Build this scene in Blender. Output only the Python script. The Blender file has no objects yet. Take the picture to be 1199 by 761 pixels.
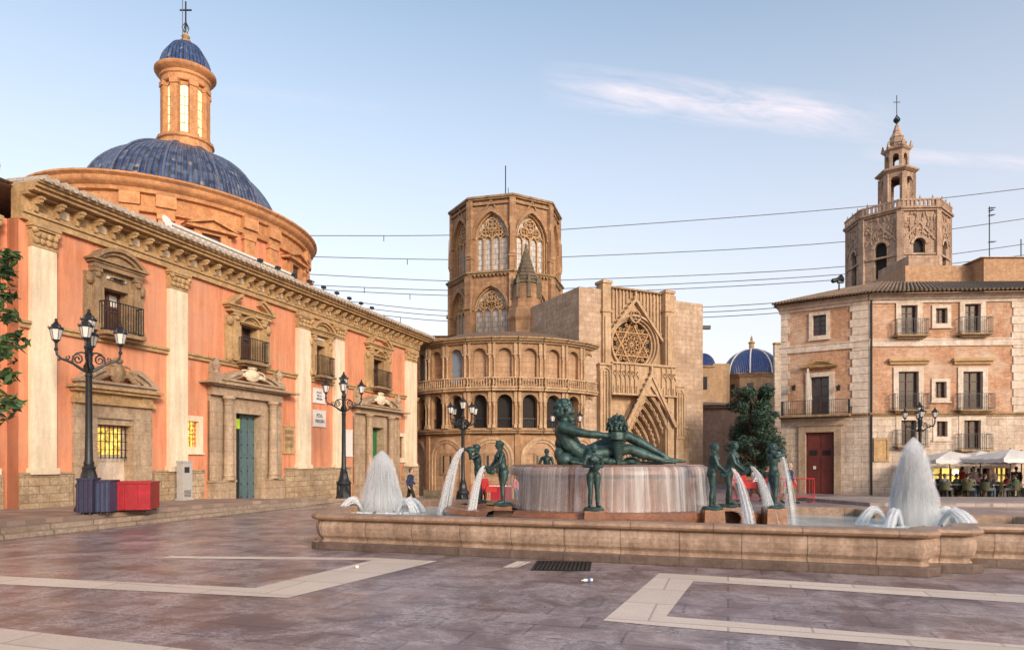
import bpy, bmesh, math, random
from mathutils import Vector, Matrix
from mathutils.geometry import tessellate_polygon
rad = math.radians
sin, cos, pi = math.sin, math.cos, math.pi
rng = random.Random(11)
scn = bpy.context.scene
COL = scn.collection

# ------------------------------------------------------------------ camera
FPX, HX, HY, CAMZ = 790.0, 599.5, 538.0, 1.7
cam_d = bpy.data.cameras.new('camera')
cam_d.sensor_width = 36.0
cam_d.lens = 36.0 * FPX / 1199.0
cam_d.shift_y = (HY - 380.5) / 1199.0
cam_d.clip_start = 0.1
cam_d.clip_end = 6000
cam = bpy.data.objects.new('camera', cam_d)
COL.objects.link(cam)
cam.location = (0, 0, CAMZ)
cam.rotation_euler = (rad(90), 0, 0)
scn.camera = cam

# ------------------------------------------------------------------ light
SUN_ELEV, SUN_AZ = 20.0, 150.0          # azimuth measured from +Y, clockwise towards +X
world = bpy.data.worlds.new('World')
scn.world = world
world.use_nodes = True
wn, wl = world.node_tree.nodes, world.node_tree.links
wn.clear()
w_out = wn.new('ShaderNodeOutputWorld')
w_bg = wn.new('ShaderNodeBackground')
w_sky = wn.new('ShaderNodeTexSky')
w_sky.sky_type = 'NISHITA'
w_sky.sun_disc = False
w_sky.sun_elevation = rad(SUN_ELEV)
w_sky.sun_rotation = rad(SUN_AZ)
w_sky.air_density = 1.0
w_sky.dust_density = 1.5
w_sky.ozone_density = 1.2
w_bg.inputs['Strength'].default_value = 0.10
# thin streaks of cloud, fixed to directions of the sky
w_tc = wn.new('ShaderNodeTexCoord')
w_sep = wn.new('ShaderNodeSeparateXYZ')
wl.new(w_tc.outputs['Generated'], w_sep.inputs[0])
def wmath(op, a, b=None, clamp=False):
    n = wn.new('ShaderNodeMath'); n.operation = op; n.use_clamp = clamp
    for i, q in enumerate((a, b)):
        if q is None: continue
        if isinstance(q, (int, float)): n.inputs[i].default_value = q
        else: wl.new(q, n.inputs[i])
    return n.outputs[0]
w_y = wmath('MAXIMUM', w_sep.outputs[1], 0.05)
w_u = wmath('DIVIDE', w_sep.outputs[0], w_y)
w_v = wmath('DIVIDE', w_sep.outputs[2], w_y)
w_cmb = wn.new('ShaderNodeCombineXYZ')
wl.new(wmath('MULTIPLY', w_u, 5.0), w_cmb.inputs[0])
wl.new(wmath('MULTIPLY', wmath('ADD', w_v, wmath('MULTIPLY', w_u, 0.17)), 26.0), w_cmb.inputs[1])
w_nz = wn.new('ShaderNodeTexNoise')
w_nz.inputs['Scale'].default_value = 1.6
w_nz.inputs['Detail'].default_value = 7
w_nz.inputs['Roughness'].default_value = 0.62
w_nz.inputs['Distortion'].default_value = 0.4
wl.new(w_cmb.outputs[0], w_nz.inputs['Vector'])
w_wisp = wmath('SUBTRACT', wmath('MULTIPLY', w_nz.outputs['Fac'], 3.4), 1.15, True)
def streak(u0, v0, u1, v1, half, gain):
    slope = (v1 - v0) / (u1 - u0); um = (u0 + u1) / 2; hl = (u1 - u0) / 2
    d = wmath('SUBTRACT', w_v, wmath('ADD', wmath('MULTIPLY', wmath('SUBTRACT', w_u, u0), slope), v0))
    across = wmath('SUBTRACT', 1.0, wmath('DIVIDE', wmath('ABSOLUTE', d), half), True)
    al = wmath('MULTIPLY', wmath('SUBTRACT', 1.0, wmath('DIVIDE', wmath('ABSOLUTE', wmath('SUBTRACT', w_u, um)), hl), True), 2.2, True)
    return wmath('MULTIPLY', wmath('MULTIPLY', wmath('POWER', across, 0.8), al), wmath('MULTIPLY', w_wisp, gain), True)
def uv(px, py): return (px - HX) / FPX, (HY - py) / FPX
def px_streak(x0, y0, x1, y1, half, gain):
    a = uv(x0, y0); b = uv(x1, y1)
    return streak(a[0], a[1], b[0], b[1], half / FPX, gain)
w_mask = None
for s_ in ((630, 97, 1060, 147, 30, .78), (1000, 178, 1260, 196, 10, .5), (250, 104, 460, 128, 9, .16)):
    m_ = px_streak(*s_)
    w_mask = m_ if w_mask is None else wmath('ADD', w_mask, m_, True)
# pale veil near the horizon, a little pink opposite the low sun
w_elev = wmath('SUBTRACT', 1.0, wmath('MULTIPLY', wmath('ABSOLUTE', w_sep.outputs[2]), 1.75), True)
w_mixh = wn.new('ShaderNodeMix'); w_mixh.data_type = 'RGBA'
w_mixh.inputs['B'].default_value = (5.9, 5.3, 5.7, 1)
wl.new(wmath('MULTIPLY', wmath('POWER', w_elev, 0.95), 0.86), w_mixh.inputs['Factor'])
w_gain = wn.new('ShaderNodeMix'); w_gain.data_type = 'RGBA'; w_gain.blend_type = 'MULTIPLY'
w_gain.inputs['Factor'].default_value = 1.0
w_gain.inputs['B'].default_value = (2.38, 2.08, 1.76, 1)
wl.new(w_sky.outputs[0], w_gain.inputs['A'])
wl.new(w_gain.outputs['Result'], w_mixh.inputs['A'])
w_mixc = wn.new('ShaderNodeMix'); w_mixc.data_type = 'RGBA'
w_mixc.inputs['B'].default_value = (7.4, 6.5, 6.8, 1)
wl.new(w_mask, w_mixc.inputs['Factor'])
wl.new(w_mixh.outputs['Result'], w_mixc.inputs['A'])
wl.new(w_mixc.outputs['Result'], w_bg.inputs['Color'])
wl.new(w_bg.outputs[0], w_out.inputs[0])

sun_d = bpy.data.lights.new('sun', 'SUN')
sun_d.energy = 1.8
sun_d.angle = rad(12)
sun_d.color = (1.0, 0.88, 0.76)
sun = bpy.data.objects.new('sun', sun_d)
COL.objects.link(sun)
s_dir = Vector((sin(rad(SUN_AZ)) * cos(rad(SUN_ELEV)), cos(rad(SUN_AZ)) * cos(rad(SUN_ELEV)), sin(rad(SUN_ELEV))))
sun.rotation_euler = (-s_dir).to_track_quat('-Z', 'Y').to_euler()
sun.location = (20, -30, 40)

scn.view_settings.view_transform = 'Standard'
scn.view_settings.look = 'None'
scn.view_settings.exposure = 0.62
scn.view_settings.gamma = 1.0
scn.view_settings.use_curve_mapping = False
scn.cycles.use_denoising = True
scn.cycles.max_bounces = 6
scn.cycles.volume_bounces = 4
scn.cycles.transparent_max_bounces = 24
scn.cycles.caustics_reflective = False
scn.cycles.caustics_refractive = False

# ------------------------------------------------------------------ mesh builder
class MB:
    def __init__(s):
        s.v = []; s.f = []; s.sm = []
    def add(s, verts, faces, M=None, smooth=False):
        b = len(s.v)
        if M is not None: verts = [M @ Vector(q) for q in verts]
        s.v += [tuple(q) for q in verts]
        for f in faces:
            s.f.append(tuple(b + i for i in f)); s.sm.append(smooth)
    def box(s, x0, x1, y0, y1, z0, z1, M=None):
        v = [(x0,y0,z0),(x1,y0,z0),(x1,y1,z0),(x0,y1,z0),(x0,y0,z1),(x1,y0,z1),(x1,y1,z1),(x0,y1,z1)]
        s.add(v, [(0,3,2,1),(4,5,6,7),(0,1,5,4),(1,2,6,5),(2,3,7,6),(3,0,4,7)], M)
    def taper(s, x0, x1, y0, y1, z0, z1, d, M=None):
        v = [(x0,y0,z0),(x1,y0,z0),(x1,y1,z0),(x0,y1,z0),(x0+d,y0+d,z1),(x1-d,y0+d,z1),(x1-d,y1-d,z1),(x0+d,y1-d,z1)]
        s.add(v, [(0,3,2,1),(4,5,6,7),(0,1,5,4),(1,2,6,5),(2,3,7,6),(3,0,4,7)], M)
    def panel(s, outer, holes, y0, y1, M=None, back=False):
        """flat plate in the xz plane with holes, front at y0, reveals back to y1"""
        loops = [outer] + list(holes)
        flat = [[Vector((x, z, 0)) for x, z in l] for l in loops]
        tris = tessellate_polygon(flat)
        pts = [p for l in loops for p in l]
        s.add([(x, y0, z) for x, z in pts], tris, M)
        if back: s.add([(x, y1, z) for x, z in pts], [tuple(reversed(t)) for t in tris], M)
        for l in loops:
            n = len(l)
            v = [(x, y0, z) for x, z in l] + [(x, y1, z) for x, z in l]
            s.add(v, [(i, (i+1) % n, n + (i+1) % n, n + i) for i in range(n)], M)
    def prism(s, poly, y0, y1, M=None):
        s.panel(poly, [], y0, y1, M, True)
    def lathe(s, prof, n=24, c=(0,0), sx=1., sy=1., a0=0., a1=2*pi, smooth=True, M=None):
        full = abs(a1 - a0 - 2*pi) < 1e-6
        m = n if full else n + 1
        v = []
        for r, z in prof:
            for i in range(m):
                a = a0 + (a1 - a0) * i / n
                v.append((c[0] + r*sx*cos(a), c[1] + r*sy*sin(a), z))
        f = []
        for j in range(len(prof) - 1):
            for i in range(n):
                k = (i + 1) % m
                f.append((j*m+i, j*m+k, (j+1)*m+k, (j+1)*m+i))
        s.add(v, f, M, smooth)
        if full:
            for j, up in ((0, False), (len(prof)-1, True)):
                if prof[j][0] > 1e-4:
                    q = [j*m+i for i in range(m)]
                    s.add([v[i] for i in q], [tuple(range(m)) if up else tuple(reversed(range(m)))], M)
    def tube(s, pts, r, n=6, M=None, cap=True, smooth=True):
        pts = [Vector(p) for p in pts]
        if isinstance(r, (int, float)): r = [r] * len(pts)
        v = []; ref = None
        for i, p in enumerate(pts):
            d = (pts[min(i+1, len(pts)-1)] - pts[max(i-1, 0)])
            if d.length < 1e-9: d = Vector((0,0,1))
            d.normalize()
            if ref is None:
                ref = d.orthogonal().normalized()
            a = (ref - d * ref.dot(d))
            if a.length < 1e-6: a = d.orthogonal()
            a.normalize(); ref = a
            b = d.cross(a)
            for k in range(n):
                t = 2*pi*k/n
                v.append(p + (a*cos(t) + b*sin(t)) * r[i])
        f = []
        for i in range(len(pts)-1):
            for k in range(n):
                f.append((i*n+k, i*n+(k+1) % n, (i+1)*n+(k+1) % n, (i+1)*n+k))
        s.add(v, f, M, smooth)
        if cap:
            L = len(pts)-1
            s.add(v[:n], [tuple(reversed(range(n)))], M)
            s.add(v[L*n:], [tuple(range(n))], M)
    def ball(s, c, r, n=10, m=6, M=None):
        if isinstance(r, (int, float)): r = (r, r, r)
        v = [(c[0], c[1], c[2]-r[2])]; f = []
        for j in range(1, m):
            ph = -pi/2 + pi*j/m
            for i in range(n):
                a = 2*pi*i/n
                v.append((c[0]+r[0]*cos(ph)*cos(a), c[1]+r[1]*cos(ph)*sin(a), c[2]+r[2]*sin(ph)))
        v.append((c[0], c[1], c[2]+r[2])); T = len(v)-1
        for i in range(n):
            f.append((0, 1+(i+1) % n, 1+i))
            f.append((T, 1+(m-2)*n+i, 1+(m-2)*n+(i+1) % n))
        for j in range(m-2):
            for i in range(n):
                f.append((1+j*n+i, 1+j*n+(i+1) % n, 1+(j+1)*n+(i+1) % n, 1+(j+1)*n+i))
        s.add(v, f, M, True)
    def arc_band(s, cx, cz, r0, r1, a0, a1, y0, y1, n=12, M=None):
        pts = [(cx + r1*cos(a0+(a1-a0)*i/n), cz + r1*sin(a0+(a1-a0)*i/n)) for i in range(n+1)]
        pts += [(cx + r0*cos(a0+(a1-a0)*i/n), cz + r0*sin(a0+(a1-a0)*i/n)) for i in range(n, -1, -1)]
        s.prism(pts, y0, y1, M)
    def band(s, outer, inner, y0, y1, M=None):
        """strip between two open outlines of equal count"""
        s.prism(list(outer) + list(reversed(inner)), y0, y1, M)
    def mesh(s, name):
        me = bpy.data.meshes.new(name)
        me.from_pydata(s.v, [], s.f)
        me.polygons.foreach_set('use_smooth', s.sm)
        bm = bmesh.new(); bm.from_mesh(me)
        bmesh.ops.remove_doubles(bm, verts=bm.verts, dist=1e-5)
        bmesh.ops.recalc_face_normals(bm, faces=bm.faces)
        bm.to_mesh(me); bm.free()
        return me
    def build(s, name, mat, parent=None, M=None, sharp=True):
        me = s.mesh(name)
        if sharp and any(s.sm): me.set_sharp_from_angle(angle=rad(40))
        me.materials.append(mat)
        o = bpy.data.objects.new(name, me)
        COL.objects.link(o)
        if parent is not None: o.parent = parent
        if M is not None: o.matrix_local = M
        return o

def tag(o, label=None, cat=None, group=None, kind=None):
    if label: o['label'] = label
    if cat: o['category'] = cat
    if group: o['group'] = group
    if kind: o['kind'] = kind
    return o
def thing(name, label, cat, loc=(0,0,0), rz=0., group=None):
    o = bpy.data.objects.new(name, None)
    o.empty_display_size = .2
    COL.objects.link(o)
    o.location = loc; o.rotation_euler = (0, 0, rz)
    return tag(o, label, cat, group)
def copy_tree(o, parent=None):
    c = o.copy(); COL.objects.link(c)
    c.parent = parent
    for ch in list(o.children):
        copy_tree(ch, c)
    return c
def set_mat(o, m):
    o.material_slots[0].link = 'OBJECT'
    o.material_slots[0].material = m

class Frame:
    """a vertical facade plane: local x along the wall, -y outward, z up"""
    def __init__(s, ox, oy, dx, dy):
        L = math.hypot(dx, dy); s.o = (ox, oy); s.d = (dx/L, dy/L)
        s.rz = math.atan2(dy, dx)
    def t(s, px):
        k = (px - HX) / FPX
        return (k*s.o[1] - s.o[0]) / (s.d[0] - k*s.d[1])
    def Y(s, px): return s.o[1] + s.d[1]*s.t(px)
    def z(s, px, py): return CAMZ + (HY - py)/FPX * s.Y(px)
    def at(s, t, y=0., z=0.):
        return (s.o[0] + s.d[0]*t - s.d[1]*y, s.o[1] + s.d[1]*t + s.d[0]*y, z)
    def M(s): return Matrix.Translation((s.o[0], s.o[1], 0)) @ Matrix.Rotation(s.rz, 4, 'Z')

def rect(x0, x1, z0, z1): return [(x0,z0),(x1,z0),(x1,z1),(x0,z1)]
def arch(x0, x1, z0, zs, n=10):
    """round-headed opening"""
    r = (x1-x0)/2; c = (x0+x1)/2
    return [(x0,z0),(x1,z0)] + [(c + r*cos(pi*i/n), zs + r*sin(pi*i/n)) for i in range(n+1)]
def ogive(x0, x1, z0, zs, zt, n=7):
    """pointed opening: springing zs, apex zt"""
    w = (x1-x0)/2; c = (x0+x1)/2; h = zt - zs
    k = (h*h - w*w) / (2*w)              # centre offset beyond the axis
    Rr = w + k
    a1 = math.atan2(h, k)
    right = [(c - k + Rr*cos(a1*i/n), zs + Rr*sin(a1*i/n)) for i in range(n+1)]
    left = [(2*c - x, z) for x, z in reversed(right[:-1])]
    return [(x0,z0),(x1,z0)] + right + left
def smooth01(a, b, x):
    t = max(0., min(1., (x-a)/(b-a))); return t*t*(3-2*t)
def ground_z(x, y):
    amp = 1.0 - .5*smooth01(6, 15, x)
    return -amp*smooth01(21, 43, y)
def gpt(px, py, z=0.):
    Y = FPX*(CAMZ - z)/(py - HY)
    return ((px-HX)/FPX*Y, Y)

# ------------------------------------------------------------------ materials
def nodes_of(name):
    m = bpy.data.materials.new(name); m.use_nodes = True
    nt = m.node_tree
    b = nt.nodes['Principled BSDF']
    return m, nt, b
class NT:
    def __init__(s, nt): s.nt = nt
    def n(s, t, **k):
        q = s.nt.nodes.new(t)
        for a, b in k.items(): setattr(q, a, b)
        return q
    def put(s, q, sock):
        if isinstance(q, (int, float)): sock.default_value = q
        elif isinstance(q, (tuple, list)): sock.default_value = tuple(q) + ((1,) if len(q) == 3 and sock.type == 'RGBA' else ())
        else: s.nt.links.new(q, sock)
    def math(s, op, a, b=0., clamp=False):
        q = s.n('ShaderNodeMath', operation=op, use_clamp=clamp)
        s.put(a, q.inputs[0]); s.put(b, q.inputs[1]); return q.outputs[0]
    def mix(s, f, a, b, mode='MIX'):
        q = s.n('ShaderNodeMix', data_type='RGBA', blend_type=mode)
        s.put(f, q.inputs['Factor']); s.put(a, q.inputs['A']); s.put(b, q.inputs['B'])
        return q.outputs['Result']
    def noise(s, vec, scale, detail=5, rough=.6, dist=0.):
        q = s.n('ShaderNodeTexNoise')
        q.inputs['Scale'].default_value = scale; q.inputs['Detail'].default_value = detail
        q.inputs['Roughness'].default_value = rough; q.inputs['Distortion'].default_value = dist
        s.put(vec, q.inputs['Vector']); return q.outputs['Fac']
    def ramp(s, f, lo, hi):
        q = s.n('ShaderNodeMapRange'); s.put(f, q.inputs['Value'])
        q.inputs['From Min'].default_value = lo; q.inputs['From Max'].default_value = hi
        return q.outputs['Result']
    def xyz(s, x, y, z):
        q = s.n('ShaderNodeCombineXYZ')
        s.put(x, q.inputs[0]); s.put(y, q.inputs[1]); s.put(z, q.inputs[2]); return q.outputs[0]
    def coords(s):
        q = s.n('ShaderNodeTexCoord'); o = q.outputs['Object']
        p = s.n('ShaderNodeSeparateXYZ'); s.put(o, p.inputs[0])
        return o, p.outputs
    def bump(s, h, strength, dist, b):
        q = s.n('ShaderNodeBump'); q.inputs['Strength'].default_value = strength
        q.inputs['Distance'].default_value = dist; s.put(h, q.inputs['Height'])
        s.nt.links.new(q.outputs[0], b.inputs['Normal'])
def stone(name, c1, c2, scale=1.5, rough=.85, bump=.35, bdist=.02, brick=None, cyl=None, along=None, streak=.25,
          stain=None, stain_amt=.5, ground=False, grain=18., metal=0., coat=0., spec=.35, contrast=.55, gmix=.8):
    """brick = (width, height, mortar_size, mortar_colour_factor, brick_contrast)"""
    m, nt, b = nodes_of(name); N = NT(nt)
    o, p = N.coords()
    if ground: u, v = p[0], p[1]
    elif along == 'x': u, v = p[0], p[2]
    elif cyl: u, v = N.math('MULTIPLY', N.math('ARCTAN2', p[1], p[0]), cyl), p[2]
    else: u, v = N.math('ADD', p[0], p[1]), p[2]
    n1 = N.noise(o, scale, 6, .65)
    col = N.mix(N.ramp(n1, .3, .7), c1, c2)
    n2 = N.noise(o, grain, 5, .7)
    g = N.ramp(n2, .2, .8)
    col = N.mix(gmix, col, N.mix(g, (.52,.50,.48), (1.34,1.34,1.34)), 'MULTIPLY')
    if not ground:
        g3 = N.noise(o, scale*4.5, 6, .75, .4)
        col = N.mix(contrast, col, N.mix(N.ramp(g3, .32, .68), (.48,.44,.41), (1.32,1.32,1.32)), 'MULTIPLY')
    if streak and not ground:
        sv = N.noise(N.xyz(N.math('MULTIPLY', u, 2.2), 0., N.math('MULTIPLY', v, .22)), 1.6, 5, .7)
        col = N.mix(streak, col, N.mix(N.ramp(sv, .35, .6), (.42,.36,.30), (1.05,1.05,1.05)), 'MULTIPLY')
    if stain:
        n3 = N.noise(o, scale*.45, 7, .7, .6)
        col = N.mix(N.math('MULTIPLY', N.ramp(n3, .48, .68), stain_amt, True), col, stain)
    h = n2
    if brick:
        q = N.n('ShaderNodeTexBrick')
        N.put(N.xyz(u, v, 0.), q.inputs['Vector'])
        q.inputs['Scale'].default_value = 1.0
        q.inputs['Brick Width'].default_value = brick[0]; q.inputs['Row Height'].default_value = brick[1]
        q.inputs['Mortar Size'].default_value = brick[2]; q.inputs['Mortar Smooth'].default_value = .3
        k = brick[4]; mf = brick[3]
        q.inputs['Color1'].default_value = (1+k*.3,)*3 + (1,); q.inputs['Color2'].default_value = (1-k,)*3 + (1,)
        q.inputs['Mortar'].default_value = tuple(mf) + (1,) if isinstance(mf, tuple) else (mf,)*3 + (1,)
        col = N.mix(1., col, q.outputs['Color'], 'MULTIPLY')
        h = N.math('SUBTRACT', N.math('MULTIPLY', n2, .5), q.outputs['Fac'])
    N.put(col, b.inputs['Base Color'])
    b.inputs['Roughness'].default_value = rough
    b.inputs['Metallic'].default_value = metal
    b.inputs['Specular IOR Level'].default_value = spec
    b.inputs['Coat Weight'].default_value = coat
    N.bump(h, bump, bdist, b)
    return m
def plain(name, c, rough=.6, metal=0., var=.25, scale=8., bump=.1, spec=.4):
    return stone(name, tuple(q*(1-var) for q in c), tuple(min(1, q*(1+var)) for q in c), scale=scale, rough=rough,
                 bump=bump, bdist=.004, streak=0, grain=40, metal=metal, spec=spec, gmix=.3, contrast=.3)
def emit(name, c, strength, c2=None, scale=4.):
    m, nt, b = nodes_of(name); N = NT(nt)
    o, p = N.coords()
    col = N.mix(N.ramp(N.noise(o, scale, 3), .35, .65), c, c2 or tuple(q*.6 for q in c))
    N.put(col, b.inputs['Emission Color']); b.inputs['Emission Strength'].default_value = strength
    N.put(col, b.inputs['Base Color']); b.inputs['Roughness'].default_value = .3
    return m
def glassy(name, c, rough=.12):
    m, nt, b = nodes_of(name); N = NT(nt)
    o, p = N.coords()
    N.put(N.mix(N.noise(o, .9, 2), tuple(q*.6 for q in c), tuple(q*1.5 for q in c)), b.inputs['Base Color'])
    b.inputs['Roughness'].default_value = rough; b.inputs['Specular IOR Level'].default_value = .6
    N.bump(N.noise(o, 1.3, 2), .06, .05, b)
    return m

MT = {}
MT['plaster'] = stone('orange_plaster', (.69,.275,.15), (.76,.335,.19), scale=.5, bump=.15, bdist=.01, streak=.48, grain=30, stain=(.56,.30,.20), stain_amt=.7, spec=.2, contrast=.18, gmix=.4)
MT['cream'] = stone('cream_stucco', (.78,.66,.47), (.84,.73,.55), scale=.8, bump=.08, bdist=.01, streak=.42, grain=30, spec=.2, contrast=.18, gmix=.35, stain=(.62,.50,.36), stain_amt=.5)
MT['ochre'] = stone('ochre_stone', (.45,.29,.135), (.60,.42,.22), scale=1.8, bump=.4, bdist=.03, streak=.35, stain=(.24,.15,.08), stain_amt=.55)
MT['ochre_dark'] = stone('weathered_ochre_stone', (.30,.20,.11), (.46,.32,.185), scale=2.2, bump=.5, bdist=.03, streak=.5, stain=(.13,.09,.06), stain_amt=.7)
MT['portal'] = stone('portal_limestone', (.42,.31,.205), (.56,.43,.30), scale=1.3, bump=.4, bdist=.025, streak=.4, stain=(.27,.20,.15), stain_amt=.6, brick=(1.3,.5,.012,.7,.08))
MT['plinth'] = stone('plinth_limestone', (.44,.32,.20), (.60,.47,.31), scale=2.0, bump=.6, bdist=.04, streak=.25, stain=(.28,.18,.11), stain_amt=.6, brick=(.62,.24,.012,.62,.25))
MT['drum'] = stone('drum_stone', (.57,.26,.11), (.68,.36,.17), scale=1.2, bump=.25, bdist=.02, streak=.45, stain=(.27,.14,.075), stain_amt=.55)
MT['roof_edge'] = stone('pale_roof_tile', (.42,.35,.28), (.62,.55,.46), scale=3, bump=.3, streak=.2)
MT['cath'] = stone('cathedral_ashlar', (.50,.365,.255), (.65,.495,.365), scale=.7, bump=.45, bdist=.03, streak=.35, stain=(.29,.18,.11), stain_amt=.6, brick=(.75,.32,.012,.66,.16))
MT['cath_carve'] = stone('cathedral_carved_stone', (.49,.335,.20), (.62,.455,.295), scale=1.4, bump=.5, bdist=.03, streak=.45, stain=(.23,.14,.08), stain_amt=.6)
MT['apse'] = stone('apse_stone', (.37,.215,.115), (.52,.325,.185), scale=.9, bump=.45, bdist=.03, streak=.45, stain=(.21,.12,.07), stain_amt=.65)
MT['apse_wall'] = stone('apse_ashlar', (.44,.275,.165), (.57,.38,.24), scale=.9, bump=.45, bdist=.03, streak=.3, stain=(.27,.16,.10), stain_amt=.5, brick=(.8,.34,.014,.62,.14))
MT['tower'] = stone('tower_sandstone', (.36,.205,.11), (.50,.31,.18), scale=.6, bump=.5, bdist=.03, streak=.5, stain=(.19,.11,.06), stain_amt=.65, brick=(.9,.36,.014,.7,.16))
MT['tracery'] = stone('tracery_stone', (.48,.29,.14), (.58,.38,.21), scale=2, bump=.3, streak=.2)
MT['belfry'] = stone('bell_tower_stone', (.43,.29,.20), (.60,.45,.34), scale=.8, bump=.6, bdist=.05, streak=.5, stain=(.24,.15,.10), stain_amt=.7, brick=(.9,.4,.012,.75,.12))
MT['spire'] = stone('mossy_spire_stone', (.10,.085,.06), (.22,.17,.11), scale=2, bump=.6, bdist=.04, streak=.5)
MT['brick'] = stone('orange_brick', (.47,.25,.14), (.60,.36,.225), scale=.8, bump=.4, bdist=.015, streak=.3, stain=(.58,.43,.32), stain_amt=.9, brick=(.30,.085,.012,(1.05,1.12,1.2),.22), grain=9)
MT['pale'] = stone('pale_plaster', (.62,.52,.42), (.76,.67,.57), scale=.8, bump=.3, bdist=.02, streak=.3, stain=(.45,.33,.24), stain_amt=.5)
MT['pale_block'] = stone('pale_ashlar', (.58,.47,.37), (.74,.63,.52), scale=1.0, bump=.5, bdist=.03, streak=.3, stain=(.38,.26,.18), stain_amt=.6, brick=(.9,.38,.016,.58,.14))
MT['tan_brick'] = stone('tan_brick', (.46,.27,.15), (.58,.37,.22), scale=1, bump=.3, streak=.3, brick=(.3,.09,.012,1.0,.2), stain=(.35,.22,.14))
MT['glass'] = glassy('dark_window_glass', (.035,.035,.04))
MT['shutter'] = plain('brown_wood', (.10,.045,.030), .55, var=.35, scale=5)
MT['dark'] = plain('near_black_fill', (.018,.015,.014), .8)  # near-black fill; behind openings its colour stands in for unlit depth
MT['iron'] = plain('black_iron', (.022,.026,.030), .45, metal=.3, var=.4, scale=12, spec=.5)
MT['white'] = plain('white_paint', (.72,.70,.66), .6, var=.08)
MT['slate_door'] = plain('grey_green_door', (.095,.155,.165), .5, var=.2)
MT['green_door'] = plain('green_door', (.025,.17,.060), .5, var=.25)
MT['red_door'] = plain('oxblood_door', (.13,.026,.018), .55, var=.22, scale=3)
MT['lit'] = emit('lit_leaded_glass', (1.0,.68,.13), .9, (.25,.14,.03), 9)
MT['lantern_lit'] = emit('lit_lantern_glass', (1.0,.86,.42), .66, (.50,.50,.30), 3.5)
MT['shop_lit'] = emit('lit_shopfront', (1.0,.70,.16), .9, (.30,.22,.05), 1.2)
MT['lamp_glass'] = glassy('milky_lamp_glass', (.62,.60,.56), .3)
MT['alabaster'] = stone('pale_leaded_glass', (.52,.49,.46), (.70,.67,.64), scale=1.2, rough=.35, bump=.1, streak=.3, brick=(.5,.45,.035,.45,.1), spec=.5)
MT['sky_glass'] = glassy('sky_tinted_glass', (.16,.21,.27), .06)  # blue of the reflected sky is put into the base colour
# ------------------------------------------------------------------ ground
def paving_mat(name, cols, rough, brick, vein, mort=.55, mottle=.8, bc=((1.25,1.2,1.18),(.70,.68,.70))):
    m, nt, b = nodes_of(name); N = NT(nt)
    o, p = N.coords()
    ang = .31
    u = N.math('ADD', N.math('MULTIPLY', p[0], cos(ang)), N.math('MULTIPLY', p[1], -sin(ang)))
    v = N.math('ADD', N.math('MULTIPLY', p[0], sin(ang)), N.math('MULTIPLY', p[1], cos(ang)))
    uv_ = N.xyz(u, v, 0.)
    big = N.noise(o, .22, 5, .6, .4)
    mid = N.noise(o, 1.3, 6, .7, .8)
    fine = N.noise(N.xyz(N.math('MULTIPLY', u, 1.), N.math('MULTIPLY', v, 2.2), 0.), 7., 7, .75, 1.2)
    col = N.mix(N.ramp(big, .35, .65), cols[0], cols[1])
    col = N.mix(N.math('MULTIPLY', N.ramp(mid, .42, .66), mottle), col, cols[2])
    q = N.n('ShaderNodeTexBrick'); N.put(uv_, q.inputs['Vector'])
    q.inputs['Scale'].default_value = 1.; q.inputs['Brick Width'].default_value = brick[0]; q.inputs['Row Height'].default_value = brick[1]
    q.inputs['Mortar Size'].default_value = .015; q.inputs['Mortar Smooth'].default_value = .2
    q.inputs['Color1'].default_value = bc[0] + (1,); q.inputs['Color2'].default_value = bc[1] + (1,); q.inputs['Mortar'].default_value = (mort,)*3 + (1,)
    col = N.mix(1., col, q.outputs['Color'], 'MULTIPLY')
    vm = N.math('SUBTRACT', 1., N.math('MULTIPLY', N.math('ABSOLUTE', N.math('SUBTRACT', fine, .53)), 19.), True)
    vm = N.math('MULTIPLY', vm, N.ramp(mid, .40, .62), True)
    col = N.mix(N.math('MULTIPLY', vm, vein, True), col, (.56, .49, .48))
    col = N.mix(.35, col, N.mix(N.ramp(N.noise(o, 34., 4, .7), .3, .7), (.6,.6,.6), (1.2,1.2,1.2)), 'MULTIPLY')
    N.put(col, b.inputs['Base Color'])
    rr = N.math('ADD', N.math('MULTIPLY', N.ramp(N.noise(o, .55, 5, .7), .3, .7), .26), rough)
    N.put(rr, b.inputs['Roughness'])
    b.inputs['Specular IOR Level'].default_value = .5
    N.bump(N.math('ADD', N.math('MULTIPLY', fine, .5), N.math('MULTIPLY', q.outputs['Fac'], -1.)), .12, .01, b)
    return m
MT['paving'] = paving_mat('plum_marble_paving', ((.160,.104,.102), (.192,.146,.152), (.31,.252,.258)), .22, (.95, .48), 1.0, .52)
MT['stripe'] = paving_mat('cream_marble_band', ((.66,.54,.44), (.72,.60,.50), (.58,.47,.38)), .42, (1.6, .9), .1, .66, .5, ((1.08,1.07,1.06),(.93,.92,.91)))
MT['terrace'] = paving_mat('terrace_flags', ((.30,.215,.165), (.34,.25,.195), (.26,.19,.15)), .6, (.8, .45), .1, .75, .4)
MT['walk'] = paving_mat('pale_grey_flags', ((.33,.27,.235), (.39,.33,.29), (.28,.225,.20)), .5, (.7, .4), .1, .6, .6)
MT['step'] = stone('step_stone', (.30,.23,.17), (.43,.34,.26), scale=1.2, bump=.4, streak=0, stain=(.17,.12,.09), stain_amt=.6, brick=(1.4,.9,.02,.5,.15))

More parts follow.
